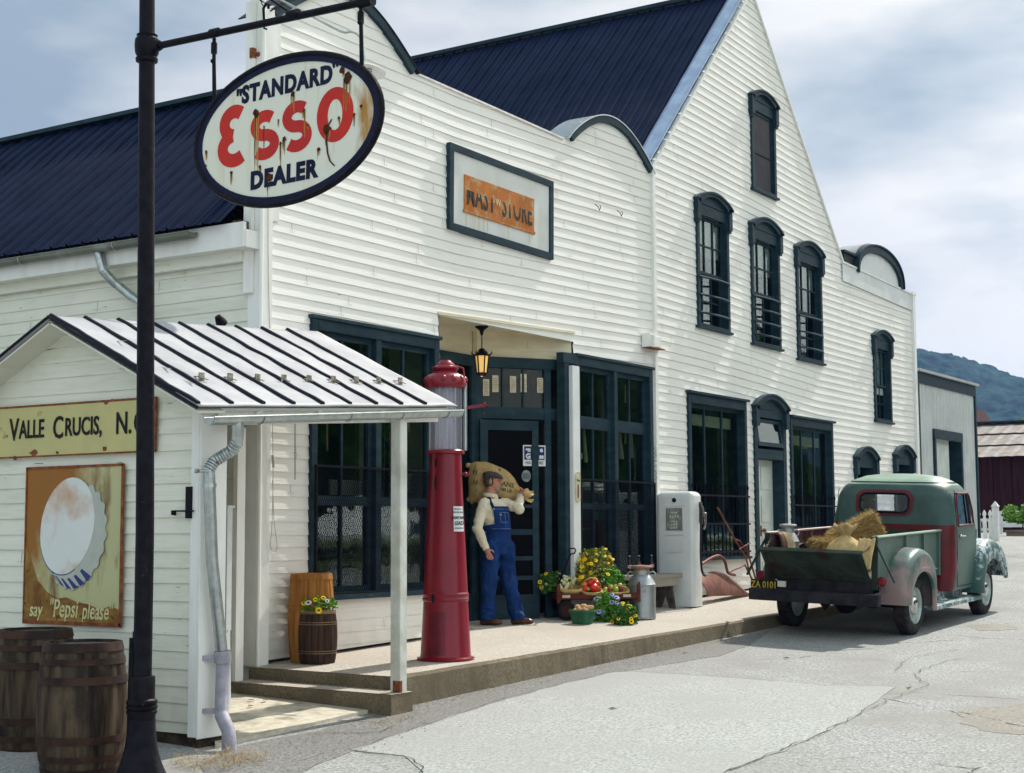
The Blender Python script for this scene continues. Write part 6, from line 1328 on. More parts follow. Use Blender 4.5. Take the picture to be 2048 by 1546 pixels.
for u_, v_, h_, r_, sc_, lb in ((-.08, .05, .165, .032, (1.1, 1, .9), 'small potato at the left rim of the green basket'), (-.035, .06, .175, .036, (1, 1, .95), 'round potato at the front of the green basket'), (.03, .06, .165, .04, (1.3, 1, .8), 'wide potato at the front right of the green basket'), (-.045, .0, .20, .038, (1.3, 1, .85), 'potato on top at the left of the green basket'), (.015, .0, .205, .042, (1.2, 1, .85), 'potato on top in the middle of the green basket'), (.075, .02, .19, .040, (1.5, 1, .85), 'long potato at the right rim of the green basket'), (.02, -.06, .19, .04, (1.2, 1, .9), 'potato at the back of the green basket')):
    fruit('potato', lb, 'potato', bsurf(Bp, h_-.012, u_, v_), r_, POT, sc_, 'potatoes in the green basket', stem=False)
# flowers
plant('flowering_bush', 'tall bushy plant covered in yellow daisies behind the wagon', WG(.58, .36, .30), .47, .22, .53, 3200, [(PY_, 66, .052), (PO_, 14, .05)], ls=.042, seed=21, daisy=True, stems=60, leaf=mat('olive_leaf', (.10, .15, .02), (.22, .26, .04), .55, scale=9, c3=(.22, .12, .04), s3=5, lo3=.5, hi3=.7))
plant('pansies', 'white and yellow pansies in fresh green leaves at the back right of the wagon', WG(.76, .30, .30), .30, .15, .29, 1500, [(PW_, 7, .06), (PY_, 6, .055)], ls=.045, seed=22)
plant('pansies', 'straggly yellow and white flowers spilling over the left end of the wagon', WG(.0, .22, .33), .25, .17, .22, 800, [(PY_, 4, .05), (PW_, 4, .04)], ls=.04, seed=23, leaf=LEAFD, stems=30)
vx = onX(1215, 1240, 15.6); VP_ = hit(1218, 1243, platz)
VPX = (VP_.x+.05, VP_.y+.06)
plant('violas', 'lavender violas in bright green leaves on the pavement in front of the wagon', (VPX[0], VPX[1], platz(*VPX)), .27, .18, .33, 1500, [(PV_, 17, .06), (PB_, 3, .05)], ls=.042, seed=24, stems=40)
q = hit(1254, 1250, platz); plant('violas', 'yellow violas in dark leaves on the pavement beside the milk can', (q.x+.05, q.y+.05, platz(q.x, q.y)), .22, .17, .24, 900, [(PY_, 14, .052)], leaf=LEAFD, ls=.04, seed=25, stems=30)
# thermometer on the white post
th = thing('thermometer', 'yellowed rounded wall thermometer on the white entry post', 'thermometer', (15.84, 9.38, .2))
za_, zb_ = onY(1143, 942, 9.39).z, onY(1143, 1004, 9.39).z; tx = 15.845
def rrect(w, h, r, n=6): return [(sx*(w-r)+r*math.cos(a), sz*(h-r)+r*math.sin(a)) for sx, sz, a0 in ((1, 1, 0), (-1, 1, 90), (-1, -1, 180), (1, -1, 270)) for a in [R(a0+90*k/n) for k in range(n+1)]]
zc, hh = (za_+zb_)/2, (za_-zb_)/2
Fth = lambda a, b, d: (tx+a, 9.398-d, zc+b)
mb = MB(); mb.prism(rrect(.062, hh, .06), Fth, 0, .012); mb.build('backing', mat('thermo_cream', (.62, .60, .42), (.5, .48, .32), .4, scale=9), th, ang=50)
mb = MB(); mb.strip(rrect(.050, hh-.012, .05), rrect(.054, hh-.008, .054), Fth, .012, .013, closed=True); mb.box((tx-.018, 9.384, zb_+.06), (tx+.018, 9.386, zc+.03)); mb.build('markings', mat('dim_ink', (.18, .2, .2), None, .6), th, smooth=False)
mb = MB(); mb.tube([(tx, 9.382, zb_+.05), (tx, 9.382, zc+.02)], .0035, 6); mb.ball((tx, 9.382, zb_+.05), .007, 8, 6); mb.build('glass_tube', mat('red_spirit', (.4, .02, .02), None, .2), th)
for k in range(9): pass
mb = MB()
for k in range(11): mb.box((tx-.015, 9.3825, zb_+.07+k*.012), (tx-.005, 9.384, zb_+.072+k*.012)); mb.box((tx+.005, 9.3825, zb_+.07+k*.012), (tx+.015, 9.384, zb_+.072+k*.012))
mb.build('scale', BLKI, th, smooth=False)
text('Tea', .045, Fth(0, hh*.42, .0125), (1, 0, 0), (0, 0, 1), BLKI, th, xs=1.1, bold=.001)
# small things on the walls
fx = thing('alarm_box', 'small louvred off-white siren box with a rusty bottom on the wing wall by the seam', 'box', (17.8, 9.4, 2.6))
a, b = wall(1280, 667), wall(1308, 700); mb = MB(); mb.box((a[0], 9.36, b[1]), (a[0]+.17, 9.48, a[1])); mb.box((a[0]+.17, 9.40, b[1]+.02), (b[0]+.02, 9.46, a[1]-.02)); mb.build('housing', TRIMW, fx, smooth=False, bevel=.006); mb = MB()
for k in range(8): mb.box((a[0]+.03, 9.352, a[1]-.03-k*.022), (a[0]+.14, 9.362, a[1]-.022-k*.022))
mb.build('louvres', FLATW, fx, smooth=False); mb = MB(); mb.box((a[0]+.01, 9.35, b[1]-.008), (b[0]+.03, 9.47, b[1]+.004)); mb.build('rusty_bracket', RUSTM, fx, smooth=False)
CH = mat('chain_metal', (.10, .09, .06), (.2, .17, .1), .5, .6, scale=20)
for i, (u_, v0, v1, Y, lb) in enumerate(((590, 828, 962, 9.30, 'long thin chain hanging down the white boards left of the first shop window'), (654, 828, 905, 9.30, 'chain hanging in front of the first shop window, right of the long one'), (817, 822, 866, 9.30, 'short chain hanging near the red pump, right of the porch post'))):
    t = thing('hanging_chain', lb, 'chain', onY(u_, v0, Y), group='chains hanging from the entry shed eave'); mb = MB(); A_, B_2 = onY(u_, v0, Y), onY(u_+(1 if i else 0), v1, Y); n = int((A_-B_2).length/.026)
    for k in range(n):
        p = A_.lerp(B_2, k/n); s = Vector((1, 0, 0)) if k % 2 else Vector((0, 1, 0)); mb.tube([p+Vector((0, 0, .016*math.cos(j*math.pi/3)))+s*.008*math.sin(j*math.pi/3) for j in range(7)], .0028, 4, cap=False)
    mb.build('links', CH, t)
rp_ = thing('pull_rope', 'thin looped rope hanging down the white corner boards of the wing', 'rope', onY(545, 900, 9.42)); mb = MB()
mb.tube(cat_([tuple(onY(u, v, 9.43)) for u, v in ((536, 390), (537, 560), (541, 700), (545, 850), (546, 960), (544, 1050), (541, 1092), (548, 1103), (554, 1092), (548, 1040), (545, 960))], 4), .0035, 5); mb.tube([onY(545, 910, 9.43), onY(547, 935, 9.43)], .012, 6); mb.build('strand', mat('cord_grey', (.35, .35, .30), None, .8), rp_)
hk = MB()
for u, v in ((1188, 416), (1232, 428)): 
    x, z = wall(u, v); hk.tube([(x-.03, 9.47, z+.04), (x-.03, 9.42, z), (x-.0, 9.42, z-.04), (x+.03, 9.42, z+.0), (x+.03, 9.43, z+.03)], .005, 5)
hk.build('wall_hooks', IRON, store)
cd = thing('swirl_ornament', 'thin dark twisted iron ornament hung at the right edge of the second shop window', 'ornament', (17.9, 9.4, 0)); mb = MB(); x, z = wall(1297, 905)
mb.tube([(x+.012*math.sin(k*1.3), 9.40+.012*math.cos(k*1.3), 1.0-.0+z-1.0+.10-k*.012) for k in range(44)], .006, 5); mb.build('spiral', mat('pale_iron', (.25, .26, .26), None, .5, .4), cd)
# goods seen through the windows
def inside(name, label, cat, parts, group=None, loc=None):
    t = thing(name, label, cat, loc or (13, 9.8, 0), group=group)
    for nm, m_, mt_ in parts: m_.build(nm, mt_, t)
    return t
LITE = mat('pale_card', (.52, .50, .42), (.40, .38, .30), .7, scale=12)
a = onY(690, 975, 9.75); m = MB(); m.box(a-Vector((.22, 0, .075)), a+Vector((.25, .03, .075))); inside('display_card', 'pale printed card on the rail of the left shop window', 'card', [('card', m, LITE)], loc=a)
a = onY(815, 965, 9.75); m = MB(); m.box(a-Vector((.07, 0, .10)), a+Vector((.08, .02, .10))); inside('display_card', 'narrow cream card in the left shop window next to the porch post', 'card', [('card', m, LITE)], loc=a)
a = onY(700, 1150, 9.85); m = MB(); m.box((11.15, 9.75, a.z-.25), (13.0, 10.3, a.z-.2)); inside('display_shelf', 'low wooden shelf inside the left shop window', 'shelf', [('shelf', m, OAK)], loc=a)
for i, (u, v, r_, mt_, lb) in enumerate(((660, 1140, .13, mat('tin_tub', (.22, .24, .26), (.35, .37, .4), .4, .7, scale=7), 'grey tin tub low inside the left shop window'), (690, 1085, .08, OAK, 'brown pottery jar on the shelf inside the left shop window'), (820, 1085, .07, LITE, 'pale pottery jar inside the left shop window beside the porch post'))):
    a = onY(u, v, 9.95); m = MB(); m.lathe([(0, -r_*.7), (r_*.8, -r_*.7), (r_, r_*.4), (r_*.9, r_*.7), (0, r_*.7)], 20, a, cap=False); inside('display_pot', lb, 'pot', [('pot', m, mt_)], loc=a)
YW = mat('tool_handle', (.50, .40, .14), (.62, .52, .22), .5, scale=5); PWD = mat('pale_bat', (.58, .50, .34), None, .45)
for i, (u0_, v0_, u1_, v1_, r_, mt_, lb) in enumerate(((1180, 750, 1184, 935, .014, YW, 'yellow tool handle leaning in the left bay of the second shop window'), (1167, 852, 1172, 925, .018, PWD, 'pale striped handle at the left of the second shop window'), (1237, 856, 1243, 918, .024, PWD, 'pale wooden bat hanging in the right bay of the second shop window'), (1252, 855, 1250, 888, .012, YW, 'short yellow handle next to the wooden bat in the second shop window'), (1262, 855, 1264, 916, .018, PWD, 'thin pale handle right of the wooden bat in the second shop window'), (1252, 770, 1251, 805, .014, YW, 'yellow stick up in the right bay transom of the second shop window'))):
    m = MB(); m.tube([onY(u0_, v0_, 9.72), onY(u1_, v1_, 9.72)], [r_, r_*1.5 if mt_ is PWD else r_], 8); inside('wooden_handle', lb, 'handle', [('handle', m, mt_)], 'wooden handles hung in the second shop window', loc=onY(u0_, v0_, 9.72))
a = onY(1196, 1020, 9.74)
for i, (u, v, c_, lb) in enumerate(((1193, 1011, (.20, .42, .62), 'pale blue picture card in the second shop window, upper left of four'), (1209, 1012, (.42, .40, .34), 'cream picture card in the second shop window, upper right of four'), (1193, 1032, (.12, .36, .30), 'green picture card in the second shop window, lower left of four'), (1203, 1033, (.25, .40, .45), 'small teal picture card in the second shop window, lower right of four'))):
    a = onY(u, v, 9.74); m = MB(); m.box(a-Vector((.05, 0, .05)), a+Vector((.05, .01, .05))); inside('picture_card', lb, 'card', [('card', m, mat('card_%d' % i, c_, tuple(x*.6 for x in c_), .6, scale=30))], 'picture cards in the second shop window', loc=a)
a = onY(1163, 912, 9.74); m = MB(); m.box(a-Vector((.025, 0, .04)), a+Vector((.025, .01, .04))); inside('price_tag', 'small white tag in the upper left of the second shop window', 'tag', [('tag', m, CARD)], loc=a)
a = onY(1278, 1100, 9.43)
# plough
plw = thing('walking_plough', 'rusty antique walking plough resting against the wall right of the white pump', 'plough', (20.3, 9.2, platz(20.3, 9.2)))
RP = mat('plough_rust', (.115, .04, .028), (.20, .075, .045), .6, .35, scale=8, bump=.3)
def W_(u, v, Y=9.15): return onY(u, v, Y)
def blade(u, v):     # mouldboard: rounded shell
    a = W_(1415, 1192, 9.0); b = W_(1502, 1190, 9.2); c = a.lerp(b, u); h = .33*math.sin(math.pi*min(1, .12+.88*u)**.8)**.6; return c+Vector((0, .12*v*v, h*v*1.0))
mb = MB(); mb.grid(blade, 24, 12); mb.build('mouldboard', RP, plw, fix=False, solid=.012, ang=60)
mb = MB(); mb.tube(cat_([tuple(W_(*p)) for p in ((1404, 1128), (1425, 1115), (1440, 1112), (1450, 1124), (1456, 1145), (1470, 1150))], 5), .020, 8); mb.build('beam', RP, plw)
mb = MB(); mb.tube([W_(1435, 1015, 9.25), W_(1470, 1080, 9.2), W_(1492, 1115, 9.15), W_(1500, 1150, 9.1)], .013, 8); mb.tube([W_(1492, 1093), W_(1500, 1120), W_(1512, 1160)], .014, 8); mb.tube([W_(1478, 1098), W_(1500, 1086)], .010, 6); mb.tube([W_(1470, 1078), W_(1480, 1082), W_(1490, 1100)], .009, 6); mb.tube([W_(1456, 1145), W_(1490, 1130), W_(1505, 1160)], .014, 8); mb.bar(W_(1425, 1190, 9.05), W_(1500, 1188, 9.15), .03, .03); mb.build('handles', RP, plw)
# dry leaves and grass
LV = mat('dead_leaf', (.18, .07, .03), (.30, .16, .07), .8, scale=12)
def leaves(name, label, px, sz):
    for i, (u, v) in enumerate(px):
        p = hit(u, v, groundz); t = MB(); a = i*1.7; d = Vector((math.cos(a), math.sin(a), 0)); s = Vector((-d.y, d.x, 0)); z = Vector((0, 0, .012))
        if name == 'x': pass
        t.add([p+z+Vector((0,0,.03))*(u < 560), p+d*sz*.5+s*sz*.3+z*2+Vector((0,0,.03))*(u < 560), p+d*sz+z+Vector((0,0,.035))*(u < 560), p+d*sz*.5-s*sz*.3+z*1.6+Vector((0,0,.03))*(u < 560)], [(0, 1, 2, 3)]); o = t.build('fallen_leaf', LV, None, fix=False, solid=.001)
        tag(o, label[i], 'leaf', 'dead leaves on the ground')
leaves('fallen_leaf', ['brown dead leaf on the landing slab nearest the drain boot', 'brown dead leaf on the landing slab below the lower step, left one', 'brown dead leaf on the landing slab below the lower step, right one', 'curled tan leaf out on the pale road patch', 'dark leaf on the road left of the truck shadow tip', 'dead leaf on the road below the truck shadow'], [(495, 1424), (510, 1411), (534, 1410), (1216, 1420), (1370, 1308), (1580, 1318)], .075)
STRAW = mat('straw', (.22, .14, .05), (.42, .30, .12), .75, scale=20)
def straws(name, c, rx, ry, h, n, L_, seed, mt=STRAW, parent=None, fz=None, flat=.3, r=.0016):
    rnd = random.Random(seed); mb = MB()
    for i in range(n):
        a = rnd.random()*6.3; q = rnd.random()**.5; x, y = c[0]+rx*q*math.cos(a), c[1]+ry*q*math.sin(a); z = (fz(x, y) if fz else c[2])+rnd.random()*h
        d = Vector((rnd.gauss(0, 1), rnd.gauss(0, 1), rnd.gauss(0, flat))).normalized()*L_*rnd.uniform(.4, 1.2); p = Vector((x, y, z)); s = d.cross(Vector((0, 0, 1))).normalized()*r; m_ = Vector((0, 0, L_*.1))
        mb.add([p-s, p+s, p+d*.5+s+m_, p+d*.5-s+m_, p+d], [(0, 1, 2, 3), (3, 2, 4)])
    return mb.build(name, mt, parent, fix=False, smooth=False)
q = hit(440, 1525, groundz); o = straws('dry_grass', (q.x, q.y, 0), .34, .30, .04, 500, .12, 5, fz=groundz); tag(o, kind='stuff', label='dry straw and grass matted round the foot of the shed and drain')
q = hit(790, 1440, groundz); o = straws('dry_grass', (q.x, q.y, 0), .30, .10, .02, 90, .09, 6, fz=groundz); tag(o, kind='stuff', label='dry straw along the foot of the kerb corner')
mb = MB(); rnd = random.Random(9)
for i in range(1500):
    x = rnd.uniform(8.3, 19.5); y = 7.83-abs(rnd.gauss(0, .14 if x > 10 else .35)); 
    if x < 10: y = 7.6-abs(rnd.gauss(0, .35))
    r_ = rnd.uniform(.003, .0095); z = groundz(x, y)+.008+r_*.4; mb.add([(x-r_, y, z), (x, y-r_, z), (x+r_, y, z), (x, y+r_, z), (x, y, z+r_*.8)], [(0, 1, 4), (1, 2, 4), (2, 3, 4), (3, 0, 4)])
o = mb.build('loose_gravel', mat('gravel', (.26, .23, .19), (.42, .38, .32), .9, scale=60), fix=False, smooth=False); tag(o, kind='stuff', label='loose grit along the foot of the kerb')
# ================================================================ PERSON WITH THE SACK
MO = hit(1000, 1249, platz)
Hh = rgt.copy(); Dd = Vector((-fwd.x, -fwd.y, 0)).normalized()
def M3(h, d, z): return MO+Hh*h+Dd*d+Vector((0, 0, z))
man = thing('person', 'bearded man in grey flat cap, cream shirt and denim overalls shouldering a burlap sack', 'person', MO)
def organic(mb, name, mt, parent, vox=.007, it=6, disp=None, W=True, amp=0):
    me = bpy.data.meshes.new(name); me.from_pydata([tuple(x) for x in mb.v], [], mb.f); o = bpy.data.objects.new(name, me); COL.objects.link(o)
    bm = bmesh.new(); bm.from_mesh(me); bmesh.ops.recalc_face_normals(bm, faces=bm.faces); bm.to_mesh(me); bm.free()
    m = o.modifiers.new('r', 'REMESH'); m.mode = 'VOXEL'; m.voxel_size = vox; m.use_smooth_shade = True
    if it: s = o.modifiers.new('s', 'SMOOTH'); s.factor = .5; s.iterations = it
    dg = bpy.context.evaluated_depsgraph_get(); me2 = bpy.data.meshes.new_from_object(o.evaluated_get(dg)); o.modifiers.clear(); o.data = me2; me2.name = name
    if disp:
        ns = [v.normal.copy() for v in me2.vertices]
        for v, n in zip(me2.vertices, ns): v.co += n*disp(v.co)
    me2.materials.clear(); me2.materials.append(mt); me2.polygons.foreach_set('use_smooth', [True]*len(me2.polygons)); adopt(o, parent, W); return o
SKIN = mat('skin', (.46, .22, .15), (.38, .16, .11), .5, scale=14, lo=.35, hi=.75)
DENIM = mat('denim', (.003, .017, .078), (.009, .038, .15), .8, scale=5, lo=.35, hi=.7, bump=.4, bscale=60, c3=(.02, .07, .23), s3=7, lo3=.56, hi3=.8)
SHIRT = mat('cream_shirt', (.66, .60, .46), (.58, .52, .39), .8, scale=5, bump=.3, bscale=25)
CAPM = mat('cap_wool', (.045, .038, .045), (.075, .065, .07), .9, scale=60, bump=.3)
SHOE = mat('brown_leather', (.045, .018, .010), (.09, .035, .018), .35, scale=10)
fb = (math.sin(R(48)), math.cos(R(48))); rb = (-math.cos(R(48)), math.sin(R(48)))
def tc_(z): return (lerp(z, [.85, 1.05, 1.3, 1.45], [-.025, -.03, -.055, -.085]), lerp(z, [.85, 1.45], [0, 0]))
def TP(a, z, e=0):
    cx, cy = tc_(z); dp = lerp(z, [.80, .95, 1.08, 1.22, 1.34, 1.41, 1.47], [.12, .135, .125, .13, .115, .085, .062])+e; wd = lerp(z, [.80, .95, 1.08, 1.22, 1.34, 1.41, 1.47], [.155, .165, .155, .165, .175, .13, .062])+e
    return M3(cx+fb[0]*math.cos(a)*dp+rb[0]*math.sin(a)*wd, cy+fb[1]*math.cos(a)*dp+rb[1]*math.sin(a)*wd, z)
def torso(mb, z0, z1, e, n=14):
    M_ = 28; vs = [TP(2*math.pi*k/M_, z0+(z1-z0)*j/n, e) for j in range(n+1) for k in range(M_)]
    mb.add(vs, [(j*M_+k, j*M_+(k+1) % M_, (j+1)*M_+(k+1) % M_, (j+1)*M_+k) for j in range(n) for k in range(M_)]+[tuple(range(M_-1, -1, -1)), tuple(n*M_+k for k in range(M_))])
J = dict(shR=(-.175, .115, 1.375), elR=(-.250, .215, 1.09), wrR=(-.150, .255, .865), shL=(.075, -.10, 1.375), elL=(.225, -.02, 1.325), wrL=(.235, -.14, 1.47),
         hipR=(-.10, .07, .88), knR=(-.125, .09, .47), anR=(-.145, .10, .09), hipL=(.05, -.04, .88), knL=(.105, -.03, .46), anL=(.205, -.01, .09))
P3 = {k: M3(*v) for k, v in J.items()}
# body (one surface): torso, neck, head, arms, hands, legs
mb = MB(); torso(mb, .84, 1.44, -.022)
for s in 'RL':
    mb.tube([P3['sh'+s], P3['sh'+s].lerp(P3['el'+s], .5), P3['el'+s], P3['el'+s].lerp(P3['wr'+s], .4), P3['wr'+s]], [.055, .046, .038, .038, .027], 12); mb.ball(P3['sh'+s], .056); mb.ball(P3['el'+s], .038)
    mb.tube([P3['hip'+s], P3['kn'+s], P3['kn'+s].lerp(P3['an'+s], .35), P3['an'+s]], [.075, .052, .052, .036], 12); mb.ball(P3['kn'+s], .052)
hc = M3(-.075, .0, 1.625); fh = (Hh*.975+Dd*.22).normalized(); sh_ = Vector((0, 0, 1)).cross(fh); uz = Vector((0, 0, 1))
HM = Matrix((( fh.x, sh_.x, 0), (fh.y, sh_.y, 0), (fh.z, sh_.z, 1)))
def hd(f, s, u): return hc+fh*f+sh_*s+uz*u
mb.ball(hd(-.012, 0, .022), 1, 20, 14, M=HM, sc=(.094, .074, .092)); mb.ball(hd(.022, 0, -.035), 1, 18, 12, M=HM, sc=(.062, .058, .075)); mb.ball(hd(.050, 0, -.088), 1, 12, 8, M=HM, sc=(.032, .034, .024))
mb.tube([hd(.072, 0, .028), hd(.094, 0, .0), hd(.104, 0, -.018), hd(.088, 0, -.028)], [.010, .012, .014, .010], 10); mb.ball(hd(.064, 0, .030), 1, 12, 8, M=HM, sc=(.020, .052, .012)); mb.tube([hd(.077, -.022, -.050), hd(.086, 0, -.048), hd(.077, .022, -.050)], [.006, .009, .006], 8); mb.tube([hd(.075, -.018, -.062), hd(.083, 0, -.062), hd(.075, .018, -.062)], [.006, .009, .006], 8)
for s in (-1, 1): mb.ball(hd(-.012, s*.076, -.008), 1, 12, 8, M=HM @ Matrix.Rotation(s*.3, 3, 'Z'), sc=(.022, .009, .032)); mb.ball(hd(.050, s*.036, -.020), 1, 10, 8, M=HM, sc=(.022, .018, .018))
mb.tube([TP(0, 1.40, -.10).lerp(hd(-.02, 0, -.12), .3), hd(-.02, 0, -.09), hd(-.012, 0, -.03)], [.060, .054, .052], 16)
mb.tube([M3(-.085, 0, 1.36), hd(-.03, 0, -.10)], [.07, .056], 16)
def hand(mb, wr, dirp, nrmp, thumb, curl=.5, sc=1.0):
    d = dirp.normalized(); n = (nrmp-d*nrmp.dot(d)).normalized(); s = d.cross(n)*thumb
    mb.tube([wr-d*.03, wr, wr+d*.04, wr+d*.075], [.026, .027, .033, .031], 12, flat=.62)
    for i, (o, L_) in enumerate(((.028, .070), (.010, .080), (-.009, .074), (-.027, .058))):
        p = wr+d*.075+s*o; a = Vector(d); q = [p]; 
        for k in range(3): a = (a*math.cos(curl*.55)+n*math.sin(curl*.55)).normalized(); q.append(q[-1]+a*L_*(.45, .32, .23)[k]*sc); 
        mb.tube(q, [.0095, .009, .008, .0065], 8); mb.ball(q[-1], .0065, 8, 6)
    t0 = wr+d*.025+s*.028; t1 = t0+(d*.6+s*.8+n*.3).normalized()*.035; t2 = t1+(d*.95+s*.25+n*.35).normalized()*.030; mb.tube([t0, t1, t2], [.012, .0105, .008], 8); mb.ball(t2, .008, 8, 6)
hand(mb, P3['wrR'], M3(-.105, .25, .75)-P3['wrR'], Vector(Hh*.2-Dd*1), 1, .55)
hand(mb, P3['wrL'], uz*.6+Hh*.25+Dd*.35, Dd*.6-Hh*.5, 1, 1.3)
organic(mb, 'body', SKIN, man, .0062, 3)
# face details
e_ = MB(); 
for s in (-1, 1): e_.ball(hd(.068, s*.028, .008), .0095, 10, 8)
e_.build('eyes', mat('eye_dark', (.03, .02, .015), (.10, .08, .07), .2), man)
e_ = MB()
for s in (-1, 1): e_.tube([hd(.072, s*.012, .027), hd(.072, s*.03, .031), hd(.060, s*.046, .024)], [.004, .0055, .003], 6)
e_.build('eyebrows', mat('grey_hair', (.20, .18, .16), (.30, .28, .26), .9, scale=60, bump=.6), man)
HAIRM = mat('dark_hair', (.05, .035, .028), (.10, .08, .065), .9, scale=70, bump=.6, bscale=150)
e_ = MB(); e_.ball(hd(-.030, 0, .004), 1, 20, 14, M=HM, sc=(.087, .080, .078)); 
for s in (-1, 1): e_.ball(hd(.012, s*.066, .018), 1, 10, 8, M=HM, sc=(.014, .012, .035))
organic(e_, 'hair', HAIRM, man, .006, 2, lambda p: .002*mn.noise(p*80))
e_ = MB(); e_.ball(hd(.052, 0, -.088), 1, 16, 12, M=HM, sc=(.036, .037, .026)); e_.tube([hd(.074, -.026, -.06), hd(.082, -.02, -.042), hd(.088, 0, -.038), hd(.082, .02, -.042), hd(.074, .026, -.06)], [.007, .007, .007, .007, .007], 8)
e_.ball(hd(.066, 0, -.078), 1, 10, 8, M=HM, sc=(.022, .026, .014))
organic(e_, 'beard', MATS['grey_hair'], man, .0045, 1, lambda p: .0016*mn.noise(p*110))
# cap
e_ = MB(); MC = HM @ Matrix.Rotation(R(9), 3, 'Y')
e_.ball(hd(-.012, 0, .070), 1, 24, 14, M=MC, sc=(.112, .094, .050)); e_.ball(hd(-.045, 0, .058), 1, 20, 12, M=MC, sc=(.074, .088, .052)); e_.ball(hd(.045, 0, .062), 1, 20, 12, M=MC, sc=(.072, .078, .026)); e_.ball(hd(.086, 0, .042), 1, 20, 10, M=MC @ Matrix.Rotation(R(14), 3, 'Y'), sc=(.044, .066, .009))
organic(e_, 'flat_cap', CAPM, man, .006, 3, lambda p: .0015*mn.noise(p*30))
# shirt
mb = MB(); torso(mb, .98, 1.425, .004)
for s in 'RL':
    a, b, c = P3['sh'+s], P3['el'+s], P3['wr'+s]; e = (c-b).normalized()
    mb.tube([a.lerp(M3(-.08, 0, 1.36), .35), a, a.lerp(b, .5), b, b.lerp(c, .5), c-e*.03, c+e*.0], [.068, .068, .064, .060, .054, .042, .036], 16); mb.ball(a, .068); mb.ball(b, .064)
mb.tube([hd(-.03, 0, -.175), hd(-.026, 0, -.138)], [.085, .066], 20)
def fold(p): return .014*mn.noise(Vector((p.x*9, p.y*9, p.z*15)))+.007*mn.noise(p*24)
organic(mb, 'shirt', SHIRT, man, .0075, 4, fold)
mb = MB()
for s in 'RL': b, c = P3['el'+s], P3['wr'+s]; e = (c-b).normalized(); mb.tube([c-e*.04, c+e*.012], [.041, .038], 16)
mb.build('cuffs', SHIRT, man)
mb = MB(); mb.lathe([(.062, -.150), (.066, -.128), (.074, -.132), (.084, -.158)], 24, hd(-.022, 0, 0), cap=False, M=Matrix.Rotation(R(6), 4, 'X')); mb.build('collar', SHIRT, man, solid=.003)
# overalls
mb = MB(); torso(mb, .80, 1.12, .013)
def leg(s, xs):
    a, k, n = P3['hip'+s], P3['kn'+s], P3['an'+s]; f = n+Vector((0, 0, -.035))
    mb.tube([a+Vector((0, 0, .06)), a, a.lerp(k, .5), k, k.lerp(f, .5), f.lerp(k, .08), f], [.105, .120, .104, .090, .084, .088, .088], 20); mb.ball(a, .114)
leg('R', 0); leg('L', 0)
def fold2(p): z = p.z-MO.z; return (.018*mn.noise(Vector((p.x*7, p.y*7, p.z*10)))+.010*mn.noise(Vector((p.x*22, p.y*22, p.z*13))))*(1 if z < .9 else .5)+(.004*math.sin(z*70+4*mn.noise(p*5)) if z < .22 else 0)
ov = organic(mb, 'overalls', DENIM, man, .008, 4, fold2)
mb = MB(); mb.grid(lambda u, v: TP((u-.5)*1.75*(1-.12*v), 1.07+.27*v+.0*u, .020+.003*mn.noise(Vector((u*4, v*4, 1)))), 16, 10); mb.grid(lambda u, v: TP((u-.5)*2*math.pi, 1.05+.055*v+.04*math.cos((u-.5)*math.pi)**2, .020), 40, 3)
mb.build('bib', DENIM, ov, fix=False, solid=.006, ang=60)
THR = mat('pale_thread', (.18, .25, .42), None, .8)
def seam(pts): m = MB(); m.tube(pts, .0022, 4); return m
mb = MB()
for a0, z0_, a1, z1_ in ((-.78, 1.31, .78, 1.31), (-.35, 1.27, .40, 1.27), (-.35, 1.16, .40, 1.16), (-.35, 1.16, -.35, 1.27), (.40, 1.16, .40, 1.27), (-.9, 1.085, 1.0, 1.085), (.02, 1.16, .02, 1.27)):
    mb.tube([TP(a0+(a1-a0)*k/10, z0_+(z1_-z0_)*k/10, .026) for k in range(11)], .0022, 4)
for s, side in (('R', 1), ('L', -1)):
    pass
mb.build('stitching', THR, ov)
mb = MB()
for sg in (-1, 1):
    pts = [TP(.72*sg, 1.315, .026), TP(.80*sg, 1.37, .022), M3(*[(-.075+rb[0]*.085*sg), rb[1]*.085*sg, 1.438]), TP(math.pi-.55*sg, 1.38, .020), TP(math.pi-.2*sg, 1.24, .02)]
    mb.tube(cat_([tuple(p) for p in pts], 4), .019, 8, flat=.28)
mb.build('straps', DENIM, ov); mb = MB()
for sg in (-1, 1): mb.ball(TP(.72*sg, 1.31, .03), .010, 8, 6)
mb.ball(TP(.35, 1.245, .03), .012, 8, 6); mb.build('buckles', mat('brass', (.45, .40, .28), None, .3, .8), ov)
# boots
for s, toe in (('R', (.115, .035)), ('L', (.165, .03))):
    a = P3['an'+s]; d = (Hh*toe[0]+Dd*toe[1]).normalized(); z0_ = platz(a.x, a.y); g = Vector((a.x, a.y, z0_)); mb = MB()
    mb.ball(g-d*.045+uz*.04, 1, 14, 10, sc=(.042, .042, .042)); mb.tube([g-d*.055+uz*.035, g+d*.04+uz*.045, g+d*.13+uz*.036, g+d*.175+uz*.030], [.036, .044, .042, .022], 14, flat=.9); mb.tube([g+uz*.04, a+uz*.02], [.042, .044], 12)
    q = [g-d*.085+uz*.008, g+d*.04+uz*.008, g+d*.14+uz*.008, g+d*.185+uz*.010]
    def clampz(m):
        m.v = [(x, y, max(z, z0_+.004)) for x, y, z in m.v]
    clampz(mb); b_ = organic(mb, 'boot', SHOE, man, .0065, 2)
